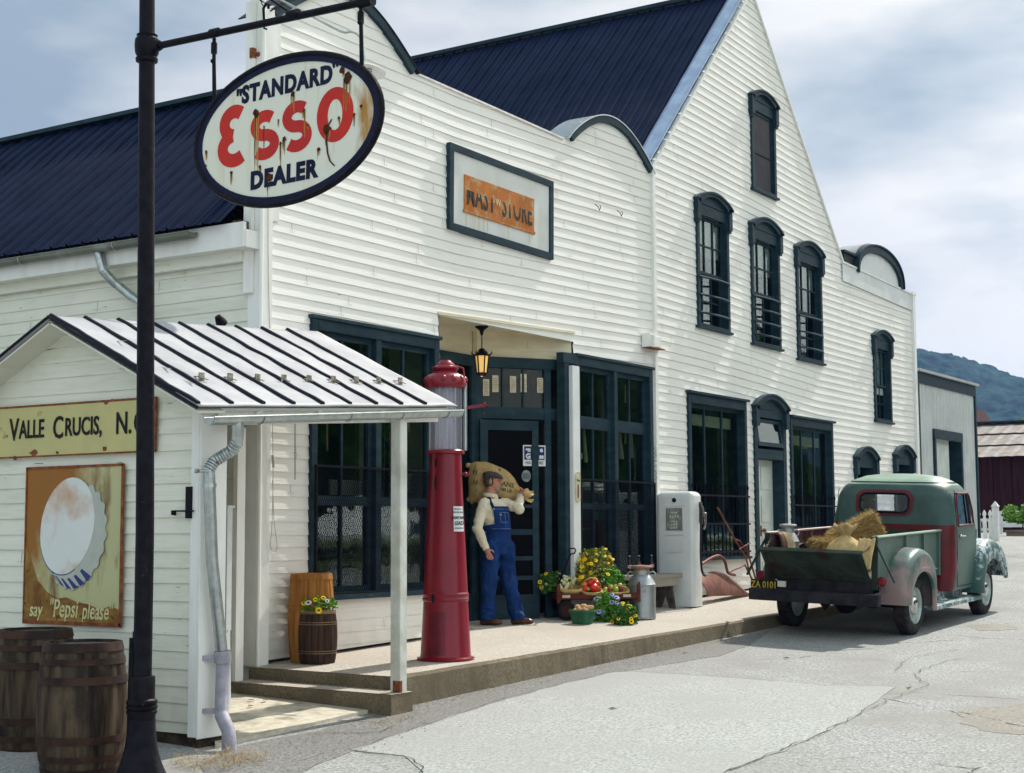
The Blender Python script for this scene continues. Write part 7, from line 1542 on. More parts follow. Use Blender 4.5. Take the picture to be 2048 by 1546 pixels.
# sack over the far shoulder
BUR = mat('burlap', (.34, .23, .09), (.46, .33, .15), .9, scale=18, lo=.3, hi=.7, bump=.6, bscale=140)
sk_ = thing('burlap_sack', 'stuffed burlap sack with stencilled marks and a tied neck, resting across the man\'s shoulders', 'sack', M3(-.05, -.22, 1.6))
mb = MB(); N_ = 30; vs = []; M_ = 28
for j in range(N_+1):
    f = j/N_; h = -.36+.62*f; cz_ = lerp(f, [0, .3, .75, 1], [1.625, 1.63, 1.56, 1.49]); hz_ = lerp(f, [0, .02, .12, .45, .7, .85, .95, 1], [.12, .215, .24, .235, .205, .15, .07, .042]); dd_ = lerp(f, [0, .03, .15, .5, .8, .95, 1], [.03, .08, .17, .20, .15, .065, .04])
    for k in range(M_):
        a = 2*math.pi*k/M_; ca, sa = math.cos(a), math.sin(a); pw_ = .75 if f < .5 else 1; x = dd_*abs(ca)**pw_*(1 if ca > 0 else -1); z = hz_*abs(sa)**pw_*(1 if sa > 0 else -1)
        if f > .8: z *= 1+.12*math.sin(a*7)*(f-.8)*5; x *= 1+.12*math.sin(a*7)*(f-.8)*5
        vs.append(M3(h, -.235+x, cz_+z-(.03 if f < .1 and sa < 0 else 0)))
mb.add(vs, [(j*M_+k, j*M_+(k+1) % M_, (j+1)*M_+(k+1) % M_, (j+1)*M_+k) for j in range(N_) for k in range(M_)]+[tuple(range(M_-1, -1, -1)), tuple(N_*M_+k for k in range(M_))])
for (h, z) in ((-.365, 1.825), (-.355, 1.43)): mb.ball(M3(h, -.235, z), 1, 10, 8, sc=(.035, .035, .03))
organic(mb, 'bag', BUR, sk_, .009, 2, lambda p: .006*mn.noise(p*11)+.003*mn.noise(p*30))
mb = MB(); N2 = 8
for j in range(N2): pass
vs = []
for j in range(9):
    f = j/8; r_ = .030+.065*f**.7
    for k in range(24): a = 2*math.pi*k/24; rr2 = min(r_, .075)*(1+.42*math.sin(a*5+1.5)*f); vs.append(M3(.255+.11*f+.035*f*math.sin(a*3+.7), -.235+rr2*math.cos(a), 1.487-.02*f+rr2*math.sin(a)*.8))
mb.add(vs, [(j*24+k, j*24+(k+1) % 24, (j+1)*24+(k+1) % 24, (j+1)*24+k) for j in range(8) for k in range(24)]); mb.build('ruffle', mat('burlap_light', (.50, .34, .14), (.62, .46, .22), .9, scale=18, bump=.5), sk_, fix=False, solid=.004, ang=80)
mb = MB(); mb.lathe([(.040, -.012), (.046, 0), (.040, .012)], 14, M3(.255, -.235, 1.488), M=Hh.to_track_quat('Z', 'Y').to_matrix().to_4x4(), cap=False); mb.build('tie', mat('twine', (.12, .08, .05), None, .9), sk_)
STEN = mat('stencil_ink', (.04, .06, .04), (.10, .10, .05), .9, scale=40)
from mathutils.bvhtree import BVHTree
def decal_text(target, s, size, o, right, up, nrm, mt, parent, name='stencil'):
    t = text(s, size, o, right, up, mt, None, name, ext=0, bold=.002); bm = bmesh.new(); bm.from_mesh(t.data)
    dg = bpy.context.evaluated_depsgraph_get(); tb = BVHTree.FromPolygons([v.co.copy() for v in target.data.vertices], [tuple(p.vertices) for p in target.data.polygons])
    for v in bm.verts:
        h = tb.ray_cast(v.co+nrm*.4, -nrm); 
        if h[0] is not None: v.co = h[0]+nrm*.003
    bm.to_mesh(t.data); bm.free(); adopt(t, parent, True); return t
bag = [c for c in sk_.children if c.name.startswith('bag')][0]
for s_, h, z, sz in (('H', -.28, 1.74, .075), ('H', -.28, 1.62, .075), ('4', .0, 1.77, .06), ('BEANS', .06, 1.60, .075), ('100 LB', .07, 1.53, .05)):
    decal_text(bag, s_, sz, M3(h, .1, z), Hh*.97-uz*.2, uz*.97+Hh*.2, Dd, STEN, sk_)

# ================================================================ PICKUP TRUCK
TX, TY = 18.40, 6.985; TZ = groundz(TX, TY)
ax = Vector((1, 0, .0323)).normalized(); ay = Vector((0, 1, .04)); ay = (ay-ax*ay.dot(ax)).normalized(); az = ax.cross(ay)
TR = Matrix(((ax.x, ay.x, az.x), (ax.y, ay.y, az.y), (ax.z, ay.z, az.z))).to_euler()
TM = Matrix.Translation((TX, TY, TZ)) @ TR.to_matrix().to_4x4()
trk = thing('pickup_truck', 'old green and red pickup truck with faded chipped paint, its tailgate let down on chains', 'pickup truck', (TX, TY, TZ), TR)
GRNS = mat('truck_green_side_lit', (.065, .115, .098), (.12, .18, .152), .42, scale=3, lo=.35, hi=.75, c3=(.05, .07, .055), s3=6, lo3=.60, hi3=.74, coat=.2, bump=.12, stretch=(1, 1, .5), st3=(1, 1, .5))  # same green lightened, grazing sun on the sides put into the colour
GRN = mat('truck_green_shaded', (.028, .062, .056), (.055, .105, .092), .45, scale=3, lo=.35, hi=.75, c3=(.10, .13, .12), s3=9, lo3=.64, hi3=.76, coat=.15, bump=.08)  # same green darkened, shade on the cab back put into the colour
GRNR = mat('truck_green_roof_lit', (.20, .30, .23), (.30, .40, .30), .38, scale=2.5, lo=.35, hi=.75, coat=.3, c3=(.16, .2, .14), s3=9, lo3=.66, hi3=.74)  # same green lightened again, sun on the roof put into the colour
REDT = mat('truck_red', (.125, .004, .010), (.08, .007, .009), .4, scale=4, coat=.2, c3=(.07, .02, .02), s3=9, lo3=.64, hi3=.74)
FENDR = mat('fender_worn_highlit', (.075, .135, .12), (.30, .21, .20), .36, .1, scale=2.1, lo=.44, hi=.62, c3=(.16, .045, .02), s3=5, lo3=.66, hi3=.72, coat=.15, bump=.15)  # pinkish patches put highlights into the colour; the rust is wear
FENDF = mat('fender_chipped', (.05, .115, .10), (.42, .49, .53), .45, scale=15, lo=.47, hi=.52, c3=(.055, .12, .105), s3=2.6, lo3=.52, hi3=.58, bump=.25)
BEDM = mat('bed_green', (.018, .032, .024), (.035, .05, .038), .55, scale=4, c3=(.03, .015, .012), s3=5, lo3=.52, hi3=.66, bump=.3)
BEDI = mat('bed_red_inside', (.05, .018, .016), (.10, .045, .04), .6, scale=5, c3=(.3, .2, .19), s3=7, lo3=.6, hi3=.72)
BEDW = mat('bed_plank', (.05, .04, .032), (.11, .09, .07), .85, scale=6, stretch=(.15, 1, 1), bump=.3)
UND = mat('underbody', (.008, .007, .007), (.02, .016, .014), .8, scale=8); TIRE = mat('tyre', (.018, .017, .017), (.045, .04, .038), .8, scale=12, bump=.3)
RIMM = mat('rim_paint', (.30, .38, .36), (.42, .48, .46), .35, .3, scale=9); CHR = mat('chrome', (.62, .62, .62), (.45, .44, .42), .16, .95, scale=14)
def plan(z, n=96):
    """cab outline at height z: list of (x, y) starting at the rear centre going to the right side"""
    w = lerp(z, [.42, .70, 1.05, 1.25, 1.45, 1.66, 1.78, 1.86, 1.91], [.80, .835, .835, .83, .815, .79, .735, .64, .50])
    xb = lerp(z, [.42, 1.1, 1.30, 1.66, 1.78, 1.86, 1.91], [1.44, 1.44, 1.455, 1.52, 1.58, 1.70, 1.86]); xf = lerp(z, [.42, 1.25, 1.70, 1.80, 1.88, 1.91], [2.72, 2.70, 2.50, 2.43, 2.30, 2.18]); r_ = lerp(z, [.42, 1.2, 1.7, 1.91], [.16, .18, .24, .30])
    cx, hx = (xb+xf)/2, (xf-xb)/2; r_ = min(r_, w*.9, hx*.9); pts = []
    def arc(x, y, a0, k=8): return [(x+r_*math.cos(R(a0+90*i/k)), y+r_*math.sin(R(a0+90*i/k))) for i in range(k+1)]
    seg = [(xb, 0)]+[(xb, -(w-r_)*i/15) for i in range(1, 15)]+[(xb+r_-r_*math.cos(R(90*i/8)), -(w-r_)-r_*math.sin(R(90*i/8))) for i in range(9)]
    seg += [(xb+r_+(xf-xb-2*r_)*i/20, -w) for i in range(1, 20)]+[(xf-r_+r_*math.sin(R(90*i/8)), -(w-r_)-r_*math.cos(R(90*i/8))) for i in range(9)]+[(xf, -(w-r_)*(1-i/10)) for i in range(1, 11)]
    return seg+[(x, -y) for x, y in reversed(seg[1:-1])]
zs = [.42, .50, .60, .72, .84, .96, 1.06, 1.12, 1.17, 1.20, 1.24, 1.28, 1.31, 1.34, 1.37, 1.41, 1.45, 1.49, 1.53, 1.57, 1.61, 1.64, 1.67, 1.70, 1.735, 1.77, 1.80, 1.83, 1.86, 1.885, 1.91]
rings = [[(x, y, z) for x, y in plan(z)] for z in zs]; n_ = len(rings[0])
cxr = sum(p[0] for p in rings[-1])/n_
for f, dz_ in ((.7, .018), (.35, .030), (.02, .034)): rings.append([(cxr+(p[0]-cxr)*f, p[1]*f, 1.91+dz_) for p in rings[len(zs)-1]])
parts = {k: MB() for k in ('rear_red', 'rear_green', 'roof', 'side', 'pillar')}
for k in parts: parts[k].v = [p for r in rings for p in r]
def inr(x, z, x0, x1, z0, z1, r=.07):
    dx = max(x0+r-x, 0, x-(x1-r)); dz2 = max(z0+r-z, 0, z-(z1-r)); return x0 < x < x1 and z0 < z < z1 and dx*dx+dz2*dz2 < r*r
for j in range(len(rings)-1):
    for k in range(n_):
        q = (j*n_+k, j*n_+(k+1) % n_, (j+1)*n_+(k+1) % n_, (j+1)*n_+k); P = [rings[j][k], rings[j][(k+1) % n_], rings[j+1][(k+1) % n_], rings[j+1][k]]
        c = [sum(p[i] for p in P)/4 for i in range(3)]; d = None
        rear = c[0] < 1.66 and abs(c[1]) < .70
        if c[2] > 1.80: parts['roof'].f.append(q); continue
        if c[0] < 1.66 and abs(c[1]) < .9:
            if inr(c[1], c[2], -.235, .405, 1.445, 1.665, .09) and c[0] < 1.6: continue
            if c[2] > 1.77 and False: pass
            d = 'rear_red' if c[2] < 1.295 else 'rear_green'
        elif abs(c[1]) > .60 and c[0] < 2.58:
            if 1.76 < c[0] < 2.44-(c[2]-1.28)*.25 and 1.27 < c[2] < 1.69: continue
            d = 'side'
        else:
            if 1.29 < c[2] < 1.66 and c[0] > 2.35: continue
            d = 'pillar'
        parts[d].f.append(q)
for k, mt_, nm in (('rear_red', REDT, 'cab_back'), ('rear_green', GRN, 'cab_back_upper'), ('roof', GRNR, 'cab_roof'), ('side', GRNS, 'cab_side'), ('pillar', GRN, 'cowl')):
    parts[k].build(nm, mt_, trk, W=False, ang=60, solid=.012)
def trb(mb, name, mt, ang=40, **k): return mb.build(name, mt, trk, W=False, ang=ang, **k)
# rear window rubber, glass, door seams, windows
def loop(x0, x1, z0, z1, r, F, n=6): return [F(sx*(x1-x0-2*r)/2+(x0+x1)/2+r*math.cos(a), sz*(z1-z0-2*r)/2+(z0+z1)/2+r*math.sin(a)) for sx, sz, a0 in ((1, 1, 0), (-1, 1, 90), (-1, -1, 180), (1, -1, 270)) for a in [R(a0+90*i/n) for i in range(n+1)]]
xr = lambda y, z: lerp(z, [1.1, 1.30, 1.66, 1.78], [1.44, 1.455, 1.52, 1.58])
L1 = loop(-.25, .42, 1.43, 1.68, .09, lambda y, z: Vector((xr(y, z)-.004, y, z)))
m = MB(); m.tube(L1+[L1[0]], .017, 8); trb(m, 'rear_window_seal', BLACKM)
Fz = lambda a, b, d: (xr(a, b)-.006-d, a, b)
m = MB(); m.strip([(p.y, p.z) for p in loop(-.255, .425, 1.425, 1.685, .09, lambda y, z: Vector((0, y, z)))], [(p.y, p.z) for p in loop(-.31, .48, 1.385, 1.73, .12, lambda y, z: Vector((0, y, z)))], Fz, 0, .003, closed=True); trb(m, 'red_window_border', REDT)
m = MB(); m.add(loop(-.245, .415, 1.435, 1.675, .085, lambda y, z: Vector((xr(y, z)+.006, y, z))), [tuple(range(28))]); trb(m, 'rear_window', CLEAR)
m = MB(); m.add([(2.70, -.6, 1.29), (2.70, .6, 1.29), (2.52, .56, 1.66), (2.52, -.56, 1.66)], [(0, 1, 2, 3)]); m.build('windshield', CLEAR, trk, W=False)
m = MB(); m.bar((2.70, 0, 1.27), (2.52, 0, 1.68), .03, .03); trb(m, 'windshield_bar', GRN)
m = MB(); m.tube([(x-.006 if x < 1.7 else x, y*1.008, z) for x, y, z in rings[27]+[rings[27][0]]], .008, 6); trb(m, 'drip_rail', UND)
def sidew(z): return lerp(z, [.42, .70, 1.05, 1.25, 1.45, 1.66], [.80, .835, .835, .83, .815, .79])
for sg in (-1, 1):
    F = lambda x, z: Vector((x, sg*(sidew(z)+.004), z)); pts = [F(1.76, 1.27), F(2.44, 1.27), F(2.42, 1.45), F(2.34, 1.66), F(2.28, 1.69), F(1.84, 1.69), F(1.77, 1.62), F(1.76, 1.27)]
    m = MB(); m.tube(pts, .014, 8); trb(m, 'window_frame', REDT); m = MB(); m.add([F(1.77, 1.28)-Vector((0, sg*.02, 0)), F(2.43, 1.28)-Vector((0, sg*.02, 0)), F(2.33, 1.68)-Vector((0, sg*.02, 0)), F(1.79, 1.68)-Vector((0, sg*.02, 0))], [(0, 1, 2, 3)]); trb(m, 'side_window', CLEAR)
    m = MB(); m.bar(F(2.26, 1.27), F(2.22, 1.69), .02, .02); trb(m, 'vent_bar', BLKI)
    m = MB(); F2 = lambda x, z: Vector((x, sg*(sidew(z)+.002), z)); pts = [F2(1.70, 1.74), F2(1.695, 1.3), F2(1.70, .9), F2(1.72, .6), F2(1.78, .47)]+[F2(2.50, .47), F2(2.55, .6), F2(2.56, 1.2)]; m.tube(pts, .005, 6); trb(m, 'door_seam', BLKI)
    m = MB(); m.tube([F2(1.80, 1.135)+Vector((0, sg*.03, 0)), F2(1.94, 1.13)+Vector((0, sg*.035, 0))], .011, 8); m.ball(F2(1.80, 1.135)+Vector((0, sg*.015, 0)), .022, 10, 8); trb(m, 'door_handle', CHR)
    # red rear corner strip behind the door
    m = MB(); m.grid(lambda u, v: Vector((1.60+.075*u, sg*(lerp(.44+.80*v, [.42, .70, 1.05, 1.25], [.80, .835, .835, .82])+.0025), .44+.78*v)), 2, 14); trb(m, 'cab_corner', REDT, solid=.003, fix=False)
m = MB(); m.box((1.60, -.62, .50), (1.75, .62, 1.18)); m.box((1.75, -.62, .50), (2.1, .62, .82)); trb(m, 'bench_seat', mat('seat_vinyl', (.02, .018, .018), None, .5), bevel=.02)
m = MB(); m.tube([Vector((2.28, .34+.2*math.cos(a*.52), 1.20+.2*math.sin(a*.52)*.85)) for a in range(13)], .012, 6); trb(m, 'steering_wheel', BLKI)
# hood and grille
m = MB()
def hood(u, v):
    x = 2.68+1.22*u; w = .60-.14*u-.10*u**4; a = math.pi*v; zt = 1.22-.06*u-.18*u**5; return (x, w*math.cos(a)*(1 if abs(math.cos(a)) < .98 else 1), .80+(zt-.80)*math.sin(a)**.55)
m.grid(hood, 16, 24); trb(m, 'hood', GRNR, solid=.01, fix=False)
m = MB()
for k in range(5): m.box((3.80, -.5, .56+.08*k), (3.88, .5, .60+.08*k))
m.box((3.70, -.55, .45), (3.82, .55, .95)); trb(m, 'grille', GRN, smooth=False)
m = MB()
for sg in (-1, 1):
    for k in range(3): m.box((2.95+.18*k, sg*.575-.012, 1.02), (3.10+.18*k, sg*.575+.012, 1.04))
trb(m, 'hood_vents', CHR)
# fenders
def fender(T, A, sg, yi, yo, mt, name, crown=.07):
    T = cat_(T, 5); A = cat_(A, 5); n = len(T); rows = []
    for i in range(n):
        (tx_, tz_), (ax_, az_) = T[i], A[i]; row = []
        cx, cz2 = (ax_+tx_)/2, (az_+tz_)/2; dx, dzz = tx_-ax_, tz_-az_
        for v in range(17):
            f = v/16
            if f < .35: g = f/.35; y = yi+(yo-yi)*.72*g; k = 1-(crown*.35)*g*g
            elif f < .65: g = (f-.35)/.30; an = g*math.pi/2; y = yi+(yo-yi)*(.72+.28*math.sin(an)); k = 1-crown*.35-(.32)*(1-math.cos(an))
            else: g = (f-.65)/.35; y = yo-(.012*math.sin(math.pi*g))*(-1); k = (1-crown*.35-.32)*(1-g)
            row.append((ax_+dx*k, sg*y, az_+dzz*k))
        row.append((ax_, sg*(yo-.035), az_-.0)); rows.append(row)
    m = MB(); w = len(rows[0]); m.add([p for r_ in rows for p in r_], [(i*w+j, i*w+j+1, (i+1)*w+j+1, (i+1)*w+j) for i in range(n-1) for j in range(w-1)])
    o = trb(m, name, mt, ang=70, solid=.008)
    # front and rear closing lips
    return o
TRr = [(-.60, .40), (-.62, .58), (-.54, .82), (-.33, .99), (-.02, 1.06), (.27, 1.0), (.46, .86), (.53, .64), (.53, .27)]
TRa = [(-.44, .40), (-.42, .50), (-.36, .62), (-.22, .73), (0, .775), (.22, .73), (.36, .62), (.415, .48), (.42, .27)]
TFr = [(2.46, .34), (2.44, .60), (2.52, .86), (2.72, 1.01), (3.0, 1.06), (3.32, 1.02), (3.60, .88), (3.76, .68), (3.80, .50)]
TFa = [(2.56, .34), (2.57, .48), (2.64, .62), (2.79, .74), (3.0, .785), (3.24, .75), (3.43, .66), (3.56, .56), (3.62, .48)]
for sg in (-1, 1):
    fender(TRr, TRa, sg, .60, .945, FENDR, 'rear_fender'); fender(TFr, TFa, sg, .50, .945, FENDF, 'front_fender')
    m = MB(); m.tube([(-.30, sg*.948, .80), (.0, sg*.953, .825), (.30, sg*.950, .805), (.50, sg*.944, .78)], .006, 6); trb(m, 'fender_bead', FENDR)
    m = MB(); m.prism([(.50, .265), (2.50, .265), (2.50, .31), (.50, .31)], lambda a, b, d: (a, sg*d, b), .60, .93); m.prism([(.50, .31), (2.50, .31), (2.50, .44), (.50, .44)], lambda a, b, d: (a, sg*d, b), .60, .66); trb(m, 'running_board', FENDF, smooth=False)
    m = MB(); m.ball((3.72, sg*.74, .86), .10, 16, 10); trb(m, 'headlight', CHR)
# wheels
def wheel(x, y, sg):
    Mt = Matrix.Translation((x, y, .355)) @ Matrix.Rotation(R(90)*(1 if sg < 0 else -1), 4, 'X')   # +z of the lathe points outwards
    m = MB(); m.lathe([(.225, -.07), (.26, -.088), (.315, -.088), (.345, -.072), (.355, -.045), (.357, 0), (.355, .045), (.345, .072), (.315, .088), (.26, .088), (.225, .07)], 48, M=Mt, cap=False)
    t_ = trb(m, 'wheel', TIRE, ang=50)
    m = MB()
    for k in range(56):
        a = 2*math.pi*k/56; 
        for zz in (-.045, .0, .045): b = Matrix.Rotation(a+(.05 if zz == 0 else 0), 4, 'Z'); m.box((.352, -.011, zz-.018), (.3605, .011, zz+.018), Mt @ b)
    m.build('tread', TIRE, t_, W=False, smooth=False)
    m = MB(); m.lathe([(.226, .078), (.218, .088), (.205, .07), (.198, .045), (.165, .03), (.12, .045), (.10, .05), (0, .05)], 40, M=Mt, cap=False); m.lathe([(.226, -.07), (.16, -.03), (0, -.03)], 30, M=Mt, cap=False); m.build('rim', RIMM, t_, W=False, ang=35)
    m = MB(); m.lathe([(.118, .048), (.115, .07), (.085, .092), (.045, .102), (0, .105)], 32, M=Mt, cap=False); m.build('hubcap', CHR, t_, W=False, ang=50)
for x in (0, 3.0):
    for sg in (-1, 1): wheel(x, sg*.755, sg)
# chassis
m = MB(); m.box((-.95, -.42, .50), (3.6, -.34, .62)); m.box((-.95, .34, .50), (3.6, .42, .62)); m.tube([(0, -.7, .355), (0, .7, .355)], .045, 12); m.ball((0, .05, .35), .15, 16, 10); m.tube([(3.0, -.7, .33), (3.0, .7, .33)], .035, 10); m.box((1.4, -.6, .42), (3.5, .6, .58)); m.tube([(.1, .05, .38), (2.0, 0, .48)], .04, 10); m.box((-.9, -.30, .42), (-.4, .30, .56)); m.tube([(-.9, .25, .42), (.6, .3, .40)], .03, 8)
m.add([(-.72, -.18, .52), (-.72, .22, .52), (-.72, .05, .30), (-.68, -.18, .52), (-.68, .22, .52), (-.68, .05, .30)], [(0, 1, 2), (5, 4, 3), (0, 3, 4, 1), (1, 4, 5, 2), (2, 5, 3, 0)]); trb(m, 'chassis', UND)
# bed
BX0, BX1, BZ0, BZ1, BYH = -.96, 1.40, .72, 1.215, .66
m = MB(); m.box((BX0, -BYH, BZ0-.05), (BX1, BYH, BZ0)); trb(m, 'bed_floor', BEDW, smooth=False)
for sg in (-1, 1):
    m = MB(); m.prism([(BX0, BZ0-.08), (BX1, BZ0-.08), (BX1, BZ1), (BX0, BZ1)], lambda a, b, d: (a, sg*d, b), BYH, BYH+.014)
    for x in (BX0+.0, .05, .72, BX1-.06): m.box((x, min(sg*(BYH+.012), sg*(BYH+.05)), BZ0-.08), (x+.05, max(sg*(BYH+.012), sg*(BYH+.05)), BZ1-.02))
    trb(m, 'bed_side', GRNS, smooth=False)
    m = MB(); m.prism([(BX0, BZ0+.0), (BX1, BZ0), (BX1, BZ1-.01), (BX0, BZ1-.01)], lambda a, b, d: (a, sg*d, b), BYH-.006, BYH-.001); trb(m, 'bed_lining', BEDI if sg > 0 else BEDM, smooth=False)
    m = MB(); m.tube([(BX0-.03, sg*(BYH+.035), BZ1), (BX1, sg*(BYH+.035), BZ1)], .030, 10, flat=.6); m.box((BX0-.03, min(sg*(BYH-.02), sg*(BYH+.06)), BZ1-.004), (BX1, max(sg*(BYH-.02), sg*(BYH+.06)), BZ1+.012)); trb(m, 'bed_rail', mat('rail_worn', (.30, .22, .21), (.42, .33, .31), .5, .2, scale=8, c3=(.16, .07, .05), s3=6) if sg > 0 else GRNR)
    m = MB(); m.box((BX0-.035, min(sg*(BYH-.02), sg*(BYH+.05)), BZ0-.12), (BX0, max(sg*(BYH-.02), sg*(BYH+.05)), BZ1+.0)); m.bar((BX0-.04, sg*(BYH+.01), BZ1-.02), (BX0-.06, sg*(BYH+.27), .70), .035, .02, (0, 1, 0)); trb(m, 'bed_post', BEDM, smooth=False)
    m = MB(); m.lathe([(0, -.03), (.05, -.03), (.058, 0), (.0, .02)], 20, (BX0-.02, sg*.76, .70), M=Matrix.Rotation(R(-90), 4, 'Y'), cap=False); trb(m, 'tail_light', mat('red_lens', (.16, .006, .015), None, .2, coat=.5)); m = MB(); m.bar((BX0, sg*.66, .70), (BX0, sg*.80, .72), .03, .02); trb(m, 'light_bracket', UND)
m = MB(); m.box((BX1-.012, -BYH, BZ0), (BX1, BYH, BZ1)); trb(m, 'bed_front', BEDM, smooth=False)
# tailgate leaning out on its chains
TGa = math.atan2(.30, .345)
tgM = Matrix.Translation((BX0-.05, 0, BZ0-.02)) @ Matrix.Rotation(-TGa, 4, 'Y')
m = MB(); H_ = .46; m.box((-.012, -.635, 0), (.012, .635, H_), tgM); m.box((-.03, -.64, H_-.03), (.03, .64, H_+.006), tgM); m.box((-.025, -.64, 0), (.02, .64, .05), tgM)
m.box((-.022, -.60, .20), (-.008, .60, .24), tgM)
for y in (-.62, .58): m.box((-.028, y, .04), (.0, y+.04, H_-.03), tgM)
for a, b in ((-.56, -.02), (.02, .56)): m.bar(tgM @ Vector((-.016, a, .06)), tgM @ Vector((-.016, b, H_-.06)), .02, .012)
trb(m, 'tailgate', BEDM, smooth=False, bevel=.004)
m = MB()
for sg in (-1, 1):
    a = tgM @ Vector((.02, sg*.60, H_-.01)); b = Vector((BX0+.0, sg*(BYH-.01), BZ1-.06))
    for k in range(12):
        p = a.lerp(b, k/11)+Vector((0, 0, -.04*math.sin(math.pi*k/11))); s = Vector((0, 1, 0)) if k % 2 else Vector((0, 0, 1)); d = (b-a).normalized(); m.tube([p+d*.022*math.cos(j*math.pi/3)+s*.011*math.sin(j*math.pi/3) for j in range(7)], .0042, 5, cap=False)
trb(m, 'chain', mat('rusty_chain', (.14, .07, .04), (.25, .15, .08), .6, .4, scale=20))
m = MB(); m.box((-1.22, -.80, .42), (-1.12, .82, .56)); m.box((-1.12, -.40, .46), (-.9, -.34, .56)); m.box((-1.12, .34, .46), (-.9, .40, .56)); m.box((-1.0, -.66, .52), (-.98, .66, .72)); trb(m, 'rear_bumper', mat('bumper_plank', (.012, .012, .016), (.03, .028, .032), .6, scale=7), smooth=False, bevel=.006)
# licence plate
LPM = mat('plate_black', (.012, .011, .010), None, .5); LPY = mat('plate_yellow', (.48, .34, .05), None, .5)
m = MB(); m.box((-1.10, .50, .50), (-1.095, .845, .66)); lp = trb(m, 'licence_plate', LPM, smooth=False)
text('ZA 0101', .115, (-1.103, .672, .595), (0, -1, 0), (0, 0, 1), LPY, lp, W=False, xs=.82, bold=.002, ext=.001); text('NORTH CAROLINA', .028, (-1.103, .672, .525), (0, -1, 0), (0, 0, 1), LPY, lp, W=False, xs=.9, ext=.001)
m = MB(); m.box((-1.09, .40, .58), (-1.06, .50, .65)); m.tube([(-1.08, .48, .62), (-.95, .60, .68)], .01, 6); trb(m, 'plate_lamp', mat('lamp_white', (.7, .68, .6), None, .3))
# ---- cargo
def cargo(name, label, cat, p, rz=0, group=None, rx=0, ry=0):
    M_ = TM @ Matrix.Translation(p) @ Matrix.Rotation(rz, 4, 'Z') @ Matrix.Rotation(ry, 4, 'Y') @ Matrix.Rotation(rx, 4, 'X'); t = thing(name, label, cat, M_.translation, M_.to_euler(), group); return t
HAY = mat('hay', (.13, .075, .025), (.34, .22, .08), .9, scale=30, lo=.3, hi=.7, bump=.8, bscale=80, stretch=(.3, 1, 1))
def bale(label, p, rz, ry, L_, W_2, H2, seed):
    t = cargo('hay_bale', label, 'hay bale', p, rz, 'hay bales in the truck bed', 0, ry); m = MB(); rnd = random.Random(seed)
    m.box((-L_/2, -W_2/2, 0), (L_/2, W_2/2, H2)); bm = bmesh.new(); me = bpy.data.meshes.new('t'); me.from_pydata(m.v, [], m.f); bm.from_mesh(me)
    bmesh.ops.subdivide_edges(bm, edges=bm.edges, cuts=18, use_grid_fill=True)
    for v in bm.verts: v.co += v.co.normalized()*(.02*mn.noise(v.co*16+Vector((seed, 0, 0)))+.012*mn.noise(v.co*50))-Vector((0, 0, 1))*(.006*(1 if abs((v.co.x*4) % 1-.5) < .06 else 0))
    bm.to_mesh(me); bm.free(); me.materials.append(HAY); o = bpy.data.objects.new('packed_hay', me); COL.objects.link(o); adopt(o, t, False)
    m = MB(); SM = mat('hay_stalk', (.34, .22, .07), (.55, .40, .17), .8, scale=30)
    for i in range(3200):
        f = rnd.randrange(6); u, v = rnd.uniform(-.5, .5), rnd.uniform(-.5, .5); q = [Vector((.5, u, v)), Vector((-.5, u, v)), Vector((u, .5, v)), Vector((u, -.5, v)), Vector((u, v, .5)), Vector((u, v, .5))][f]; n = [Vector((1, 0, 0)), Vector((-1, 0, 0)), Vector((0, 1, 0)), Vector((0, -1, 0)), Vector((0, 0, 1)), Vector((0, 0, 1))][f]
        q = Vector((q.x*L_, q.y*W_2, q.z*H2+H2/2)); d = (Vector((rnd.gauss(0, 1), rnd.gauss(0, 1), rnd.gauss(0, 1)))+n*.7).normalized()*rnd.uniform(.03, .085); s = d.orthogonal().normalized()*.0026
        m.add([q-s, q+s, q+d+s*.3, q+d-s*.3], [(0, 1, 2, 3)])
    m.build('stalks', SM, t, W=False, fix=False, smooth=False); return t
def tl(u, v, x):      # truck-local point on the plane x = const seen at a photo pixel
    Mi = TM.inverted(); o = Mi @ Vector((0, 0, 0)); d = (Mi.to_3x3() @ ray(u, v)); t = (x-o.x)/d.x; return o+d*t
b1 = tl(1722, 1062, .55); bale('big hay bale tilted against the cab above the truck bed', (b1.x, b1.y, b1.z-.17), R(-62), R(-27), .62, .34, .30, 3)
b2 = tl(1650, 1090, .0); bale('small hay bale mostly hidden behind the tied sack in the truck bed', (.0, b2.y-.12, BZ0+.02), R(70), 0, .55, .34, .36, 4)
m_ = cargo('hay_bale', 'hay bale standing upright under the tilted one in the truck bed', 'hay bale', (.55, -.2, BZ0), R(80), 'hay bales in the truck bed') if False else None
b3 = tl(1705, 1100, .5); bale('hay bale standing under the tilted one in the truck bed', (.55, b3.y, BZ0+.0), R(85), 0, .5, .36, .42, 6)
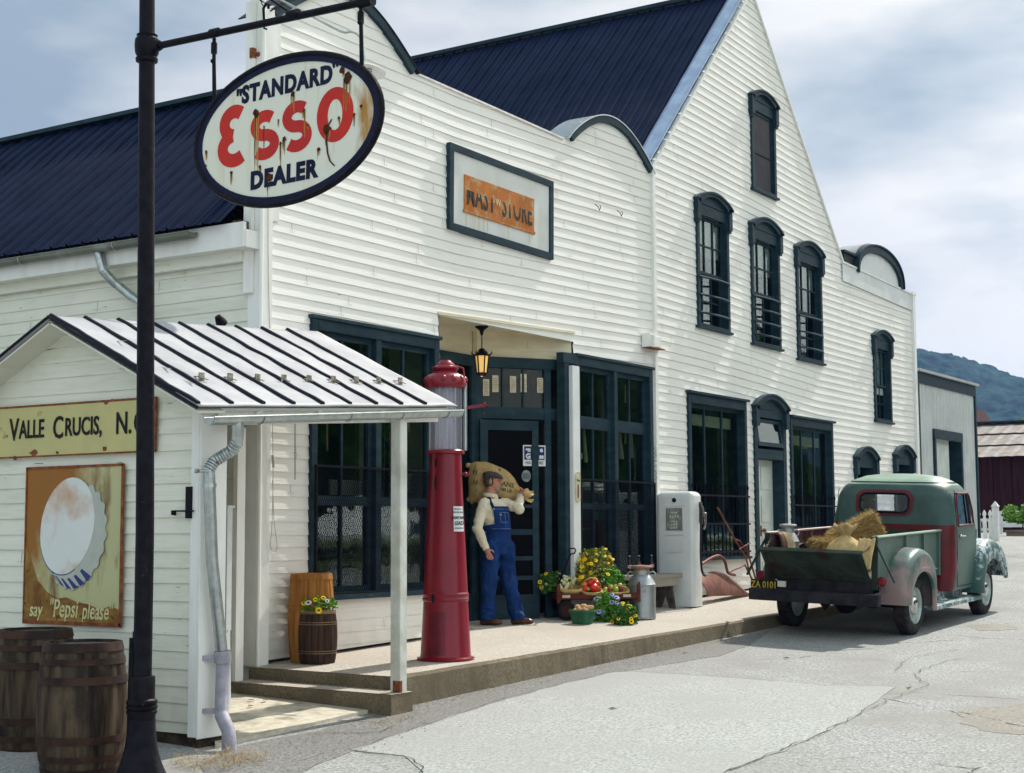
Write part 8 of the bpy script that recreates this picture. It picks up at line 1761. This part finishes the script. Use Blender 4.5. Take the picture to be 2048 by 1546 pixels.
# tied sack
sp = tl(1691, 1100, -.45); sk2 = cargo('burlap_sack', 'upright tan burlap sack tied with twine, standing in the truck bed', 'sack', (-.45, sp.y, BZ0+.01), 0)
m = MB(); vs = []; M_ = 40
pr = [(0, .10), (.015, .18), (.06, .215), (.16, .225), (.27, .20), (.35, .15), (.40, .085), (.425, .042), (.44, .040), (.455, .05), (.49, .085), (.53, .11), (.555, .115)]
pr = [(z*1.08, r_*1.12) for z, r_ in pr]
for j, (z, r_) in enumerate(pr):
    for k in range(M_): a = 2*math.pi*k/M_; pl_ = 1+(.10*math.sin(a*9+.6) if z > .40 else .06*math.sin(a*8+.8)*max(0, (z-.10)/.3))*(1.9 if z > .45 else 1); vs.append((r_*.85*pl_*math.cos(a), r_*1.1*pl_*math.sin(a), z+(.018*math.sin(a*4+1) if z > .5 else 0)))
m.add(vs, [(j*M_+k, j*M_+(k+1) % M_, (j+1)*M_+(k+1) % M_, (j+1)*M_+k) for j in range(len(pr)-1) for k in range(M_)]); BUR2 = mat('burlap_tan', (.50, .36, .16), (.62, .46, .23), .9, scale=18, bump=.5, bscale=140)
so_ = m.build('bag', BUR2, sk2, W=False, sub=1, ang=180, fix=False, solid=.003)
m = MB(); m.lathe([(.044, .425), (.052, .432), (.044, .44)], 16, cap=False); m.tube([(-.05, 0, .43), (-.08, .03, .39), (-.12, .02, .33)], .004, 5); m.build('twine', MATS['twine'], sk2, W=False)
# spare folded sack hanging at the right inside corner
m = MB(); sk3 = cargo('draped_sack', 'tan burlap cloth hanging down over the inside of the open tailgate on the right', 'sack', (-.99, -.60, .98)); m.grid(lambda u, v: (-.02-.10*math.sin(v*1.5)+.012*mn.noise(Vector((u*6, v*6, 1))), -.10+.20*u+.03*v, .22-.36*v+.02*mn.noise(Vector((u*5, v*3, 0)))), 14, 14); m.build('cloth', BUR2, sk3, W=False, fix=False, solid=.012, ang=180)
# milk can in the bed
cp_ = tl(1576, 1090, -.50); t_ = milk_can(TM @ Vector((-.50, cp_.y, BZ0)), 'short dull metal milk can standing at the left rear of the truck bed', .80, lid=False); t_.rotation_euler = TR; t_.scale = (.86, .86, .98)
# leather horse pad
hp2 = cargo('horse_pad', 'old leather and canvas horse pad slung over the left rear corner of the truck bed', 'horse tack', (-.74, .62, BZ0)); m = MB()
m.grid(lambda u, v: (-.10+.20*u, .085*math.cos(math.pi*v), .30+.17*math.sin(math.pi*v)+.01*mn.noise(Vector((u*4, v*4, 0)))-(.25*(abs(v-.5)*2)**2)), 10, 20); m.build('leather', mat('old_leather', (.07, .03, .02), (.13, .07, .05), .5, scale=8), hp2, W=False, fix=False, solid=.03, ang=180)
m = MB(); m.grid(lambda u, v: (.02+.12*u, .10*math.cos(math.pi*v)-.04*u, .31+.175*math.sin(math.pi*v)-(.20*(abs(v-.5)*2)**2)), 10, 20); m.build('canvas', mat('pad_canvas', (.46, .36, .22), (.35, .25, .15), .9, scale=9), hp2, W=False, fix=False, solid=.02, ang=180)
# ================================================================ BACKGROUND
gar = thing('garage', 'pale metal clad garage with a dark trimmed door, right of the store', 'garage', (30.8, 9.5, -.4))
MTL = mat('ribbed_white_metal', (.60, .62, .60), (.52, .54, .52), .45, .1, scale=2)
mb = MB(); gx0, gx1 = 28.92, 32.70; zt = lambda x: 3.02+(0)*(x-gx0); n = 0
prof = []; x = gx0
while x < gx1: prof += [(x, 0), (x+.09, 0), (x+.10, .018), (x+.115, .018), (x+.125, 0), (x+.17, 0), (x+.175, .008), (x+.19, .008), (x+.195, 0)]; x += .22
prof = [p for p in prof if p[0] < gx1]+[(gx1, 0)]
dg0, dg1, dz1 = 29.86, 31.60, 1.86
def colz(za, zb, x0, x1):
    pr = [p for p in prof if x0-1e-6 <= p[0] <= x1+1e-6]; pr = [(x0, 0)]+pr+[(x1, 0)]; vs = [(a, 9.5-b, za) for a, b in pr]+[(a, 9.5-b, zb) for a, b in pr]; k = len(pr); mb.add(vs, [(i, i+1, k+i+1, k+i) for i in range(k-1)])
colz(-.7, 3.05, gx0, dg0); colz(-.7, 3.05, dg1, gx1); colz(dz1, 3.05, dg0, dg1)
mb.build('front_wall', MTL, gar, fix=False, smooth=False)
mb = MB(); mb.box((gx0, 9.6, -.7), (gx0+.06, 20, 3.0)); mb.box((gx1-.05, 9.52, -.7), (gx1, 20, 3.0)); mb.build('side_wall', MTL, gar, smooth=False)
mb = MB(); mb.box((gx0-.04, 9.46, 2.87), (gx1+.04, 9.50, 3.09)); mb.box((gx0-.05, 9.455, -.7), (gx0+.05, 9.49, 2.87)); mb.box((gx1-.03, 9.46, -.7), (gx1+.05, 9.50, 2.87)); mb.box((dg0-.06, 9.45, dz1-.03), (dg1+.06, 9.49, dz1+.16)); mb.box((dg0-.05, 9.452, -.7), (dg0+.04, 9.8, dz1)); mb.box((dg1-.04, 9.452, -.7), (dg1+.05, 9.8, dz1)); mb.build('dark_trim', DARK, gar, smooth=False)
mb = MB(); mb.box((gx0-.06, 9.40, 3.09), (gx1+.10, 20, 3.14)); mb.build('roof', TINW, gar, smooth=False)
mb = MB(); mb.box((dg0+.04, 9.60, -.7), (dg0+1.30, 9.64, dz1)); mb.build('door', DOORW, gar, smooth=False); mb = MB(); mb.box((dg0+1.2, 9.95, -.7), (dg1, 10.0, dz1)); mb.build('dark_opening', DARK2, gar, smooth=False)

barn = thing('barn', 'dark maroon plank barn with a patched tin roof in the far right background', 'barn', (54, 12, -.1))
BARNM = mat('maroon_plank', (.030, .008, .010), (.050, .015, .017), .85, scale=4, stretch=(1, 3, .2), bump=.3)
mb = MB()
for i in range(60): y = 5+.2*i; mb.box((50+.02*(i % 3), y, -.3), (50.1, y+.185, 2.45))
mb.box((50.12, 4.5, -.3), (57.8, 17, 2.3)); mb.build('plank_wall', BARNM, barn, smooth=False)
BR = mat('old_tin_roof', (.13, .118, .11), (.21, .195, .18), .6, .3, scale=3, c3=(.16, .10, .07), s3=2, lo3=.5, hi3=.7, bump=.3)
mb = MB()
for j in range(3):
    for s in (0,):
        a = Vector((49.6, 0, 2.33)); b = Vector((54, 0, 3.72)); p0, p1 = a.lerp(b, j/3), a.lerp(b, (j+1)/3+.03); off = .035*j
        nn_ = 90; vs = []
        for i in range(nn_+1): y = 3+14.2*i/nn_; z_ = .007*math.sin(i*2.2); vs += [(p0.x, y, p0.z+.04*0+z_+.05), (p1.x, y, p1.z+z_-.0)]
        mb.add(vs, [(2*i, 2*i+1, 2*i+3, 2*i+2) for i in range(nn_)])
mb.add([(54, 3, 3.72), (54, 17.2, 3.72), (58.4, 17.2, 2.3), (58.4, 3, 2.3)], [(0, 1, 2, 3)])
mb.build('roof', BR, barn, fix=False, smooth=False)
mb = MB(); mb.bar((54, 3, 3.76), (54, 17.2, 3.80), .3, .06); mb.build('ridge_cap', mat('dark_ridge', (.03, .03, .035), None, .6), barn)
hut = thing('roof_hut', 'sliver of a dark brown gable roof showing beside the garage', 'building', (60, 19.5, 0)); p = onX(1953, 835, 60); mb = MB(); mb.prism([(p.y-.55, 3.0), (p.y+2.5, 3.0), (p.y+1.6, 5.2)], lambda a, b, d: (60+d, a, b), 0, 3); 
mb = MB(); mb.prism([(p.y-.1, 2.4), (p.y+3, 2.4), (p.y+3, 4.9), (p.y+.55, 4.9), (p.y-.1, 3.9)], lambda a, b, d: (60+d, a, b), 0, 3); mb.build('wall', BARNM, hut, smooth=False)

fn = thing('picket_fence', 'short white picket fence with a pointed post by the garage corner', 'fence', (33.2, 9.4, -.25)); PK = mat('picket_white', (.72, .74, .74), (.62, .64, .62), .6, scale=6)
def fy(u, v=1060): return onX(u, v, 33.2).y
gzf = -.27
mb = MB()
for u in (1958, 1969.5, 1981):
    y = fy(u); mb = MB(); w = .042; mb.prism([(y-w, gzf), (y+w, gzf), (y+w, .25), (y+w*.45, .30), (y+w, .36), (y+w*.5, .42), (y, .45), (y-w*.5, .42), (y-w, .36), (y-w*.45, .30), (y-w, .25)], lambda a, b, d: (33.2+d, a, b), 0, .022); mb.build('picket', PK, fn, smooth=False)
y = fy(1992); mb = MB(); mb.box((33.14, y-.06, gzf), (33.27, y+.06, .52)); mb.add([(33.12, y-.075, .52), (33.29, y-.075, .52), (33.29, y+.075, .52), (33.12, y+.075, .52), (33.205, y, .64)], [(0, 1, 4), (1, 2, 4), (2, 3, 4), (3, 0, 4), (0, 3, 2, 1)]); mb.build('gate_post', PK, fn, smooth=False)
mb = MB(); mb.box((33.23, y, .0), (33.26, 9.62, .06)); mb.box((33.23, y, .20), (33.26, 9.62, .26)); mb.build('rail', PK, fn, smooth=False)
f2 = thing('rail_fence', 'white two-rail fence behind the planter in the right background', 'fence', (42, 9, -.1)); mb = MB(); a = onX(1998, 1031, 42); b = onX(2120, 1031, 42); mb.box((41.97, b.y, a.z-.09), (42.03, a.y, a.z+.09)); a2 = onX(1998, 1048, 42); mb.box((41.97, b.y, a2.z-.09), (42.03, a.y, a2.z+.07)); mb.build('rail', PK, f2, smooth=False); 
for k in range(3): mb = MB(); mb.box((41.95, a.y-.08-1.6*k, -.3), (42.05, a.y+.04-1.6*k, a.z+.12)); mb.build('post', PK, f2, smooth=False)
pb = thing('planter_box', 'long brown timber planter box at the right edge of the photo', 'planter', (39, 8.6, -.1)); a = onX(2012, 1060, 38); b = onX(2130, 1060, 38); mb = MB(); mb.box((38, b.y, -.28), (38.5, a.y, a.z)); mb.box((37.97, b.y, a.z-.05), (38.53, a.y+.03, a.z)); mb.build('box', mat('planter_timber', (.16, .12, .09), (.24, .19, .15), .8, scale=3, stretch=(1, .2, 1)), pb, smooth=False)
def shrub(name, label, c, rx, ry, h, n, ls, mt, seed=0, cat='shrub', trunk=False, group=None, clump=5, th=None):
    t = thing(name, label, cat, c, group=group); rnd = random.Random(seed); mb = MB(); c = Vector(c)
    cl = [(Vector((rnd.uniform(-.7, .7)*rx, rnd.uniform(-.7, .7)*ry, (th or 0)+(.25+.65*rnd.random())*h)), rnd.uniform(.25, .5)) for _ in range(clump*3)]
    for i in range(n):
        q, s = cl[rnd.randrange(len(cl))]; d = Vector((rnd.gauss(0, 1), rnd.gauss(0, 1), rnd.gauss(0, 1))).normalized()*rnd.random()**.4; p = c+q+Vector((d.x*rx*s, d.y*ry*s, d.z*h*s*.55)); L_ = ls*rnd.uniform(.6, 1.4)
        a = Vector((rnd.gauss(0, 1), rnd.gauss(0, 1), rnd.gauss(0, 1))).normalized(); b = a.orthogonal().normalized(); mb.add([p-a*L_, p+b*L_*.5, p+a*L_, p-b*L_*.5], [(0, 1, 2, 3)])
    mb.build('crown' if trunk else 'foliage', mt, t, fix=False, smooth=False)
    if trunk or True:
        m2 = MB(); hh_ = (th or 0)+h*.5; m2.tube([c, c+Vector((.02*h, 0, hh_*.5)), c+Vector((0, .03*h, hh_))], [max(.02, h*.035), max(.015, h*.025), .01], 8)
        for q, s in cl[:8]: m2.tube([c+Vector((0, 0, hh_*.6)), c+q], [max(.008, h*.014), .005], 5)
        m2.build('trunk', mat('bark', (.05, .04, .03), (.10, .08, .06), .9, scale=6), t)
    return t
shrub('round_shrub', 'bright green clipped shrub growing in the planter box', (38.25, onX(2036, 1050, 38.2).y-.1, a.z-.02), .42, .5, .62, 3200, .045, mat('shrub_green', (.07, .17, .02), (.16, .30, .04), .6, scale=5), 3)
TG = mat('tree_green', (.025, .07, .012), (.07, .15, .03), .7, scale=1.2)
p = onX(2046, 845, 75); shrub('leafy_tree', 'tip of a bright green tree above the barn roof at the right edge', (75, p.y-.9, 0), 1.3, 1.3, 3.2, 2600, .16, mat('tree_bright', (.10, .22, .03), (.2, .34, .06), .6, scale=2), 5, 'tree', True, th=2.3)
# trees across the street: they darken the shop windows by reflection
for i, (x, y, s) in enumerate(((24, -16, 1.0), (31, -19, 1.15), (38, -15, .9), (45, -20, 1.2), (54, -17, 1.0), (64, -22, 1.3), (76, -18, 1.1), (90, -26, 1.4))):
    shrub('street_tree', 'broad leafy tree across the street, number %s from the near end of the row' % ['first', 'second', 'third', 'fourth', 'fifth', 'sixth', 'seventh', 'eighth'][i], (x, y, groundz(x, y)-.1), 6.6*s, 5.6*s, 9.0*s, 5200, .48*s, TG, 30+i, 'tree', True, 'trees across the street', 8, .6)
# verge across the street
mb = MB(); mb.grid(lambda u, v: (14+186*u, -7-60*v, groundz(14+186*u, -6)+.05+.05*mn.noise(Vector((u*90, v*30, 0)))), 60, 20); tag(mb.build('verge', GRASS, fix=False), kind='structure')
# haze
mb = MB(); mb.box((-75, -640, -4), (1250, 1250, 125)); hz_o = mb.build('haze', None, smooth=False); tag(hz_o, 'thin blue summer haze in the valley air', kind='stuff')
hm = bpy.data.materials.new('haze_air'); hm.use_nodes = True; t = hm.node_tree; t.nodes.clear(); o_ = t.nodes.new('ShaderNodeOutputMaterial'); v_ = t.nodes.new('ShaderNodeVolumePrincipled'); v_.inputs['Color'].default_value = (.14, .36, 1, 1); v_.inputs['Density'].default_value = .0002; v_.inputs['Anisotropy'].default_value = .3; t.links.new(v_.outputs[0], o_.inputs['Volume']); hz_o.data.materials.append(hm)
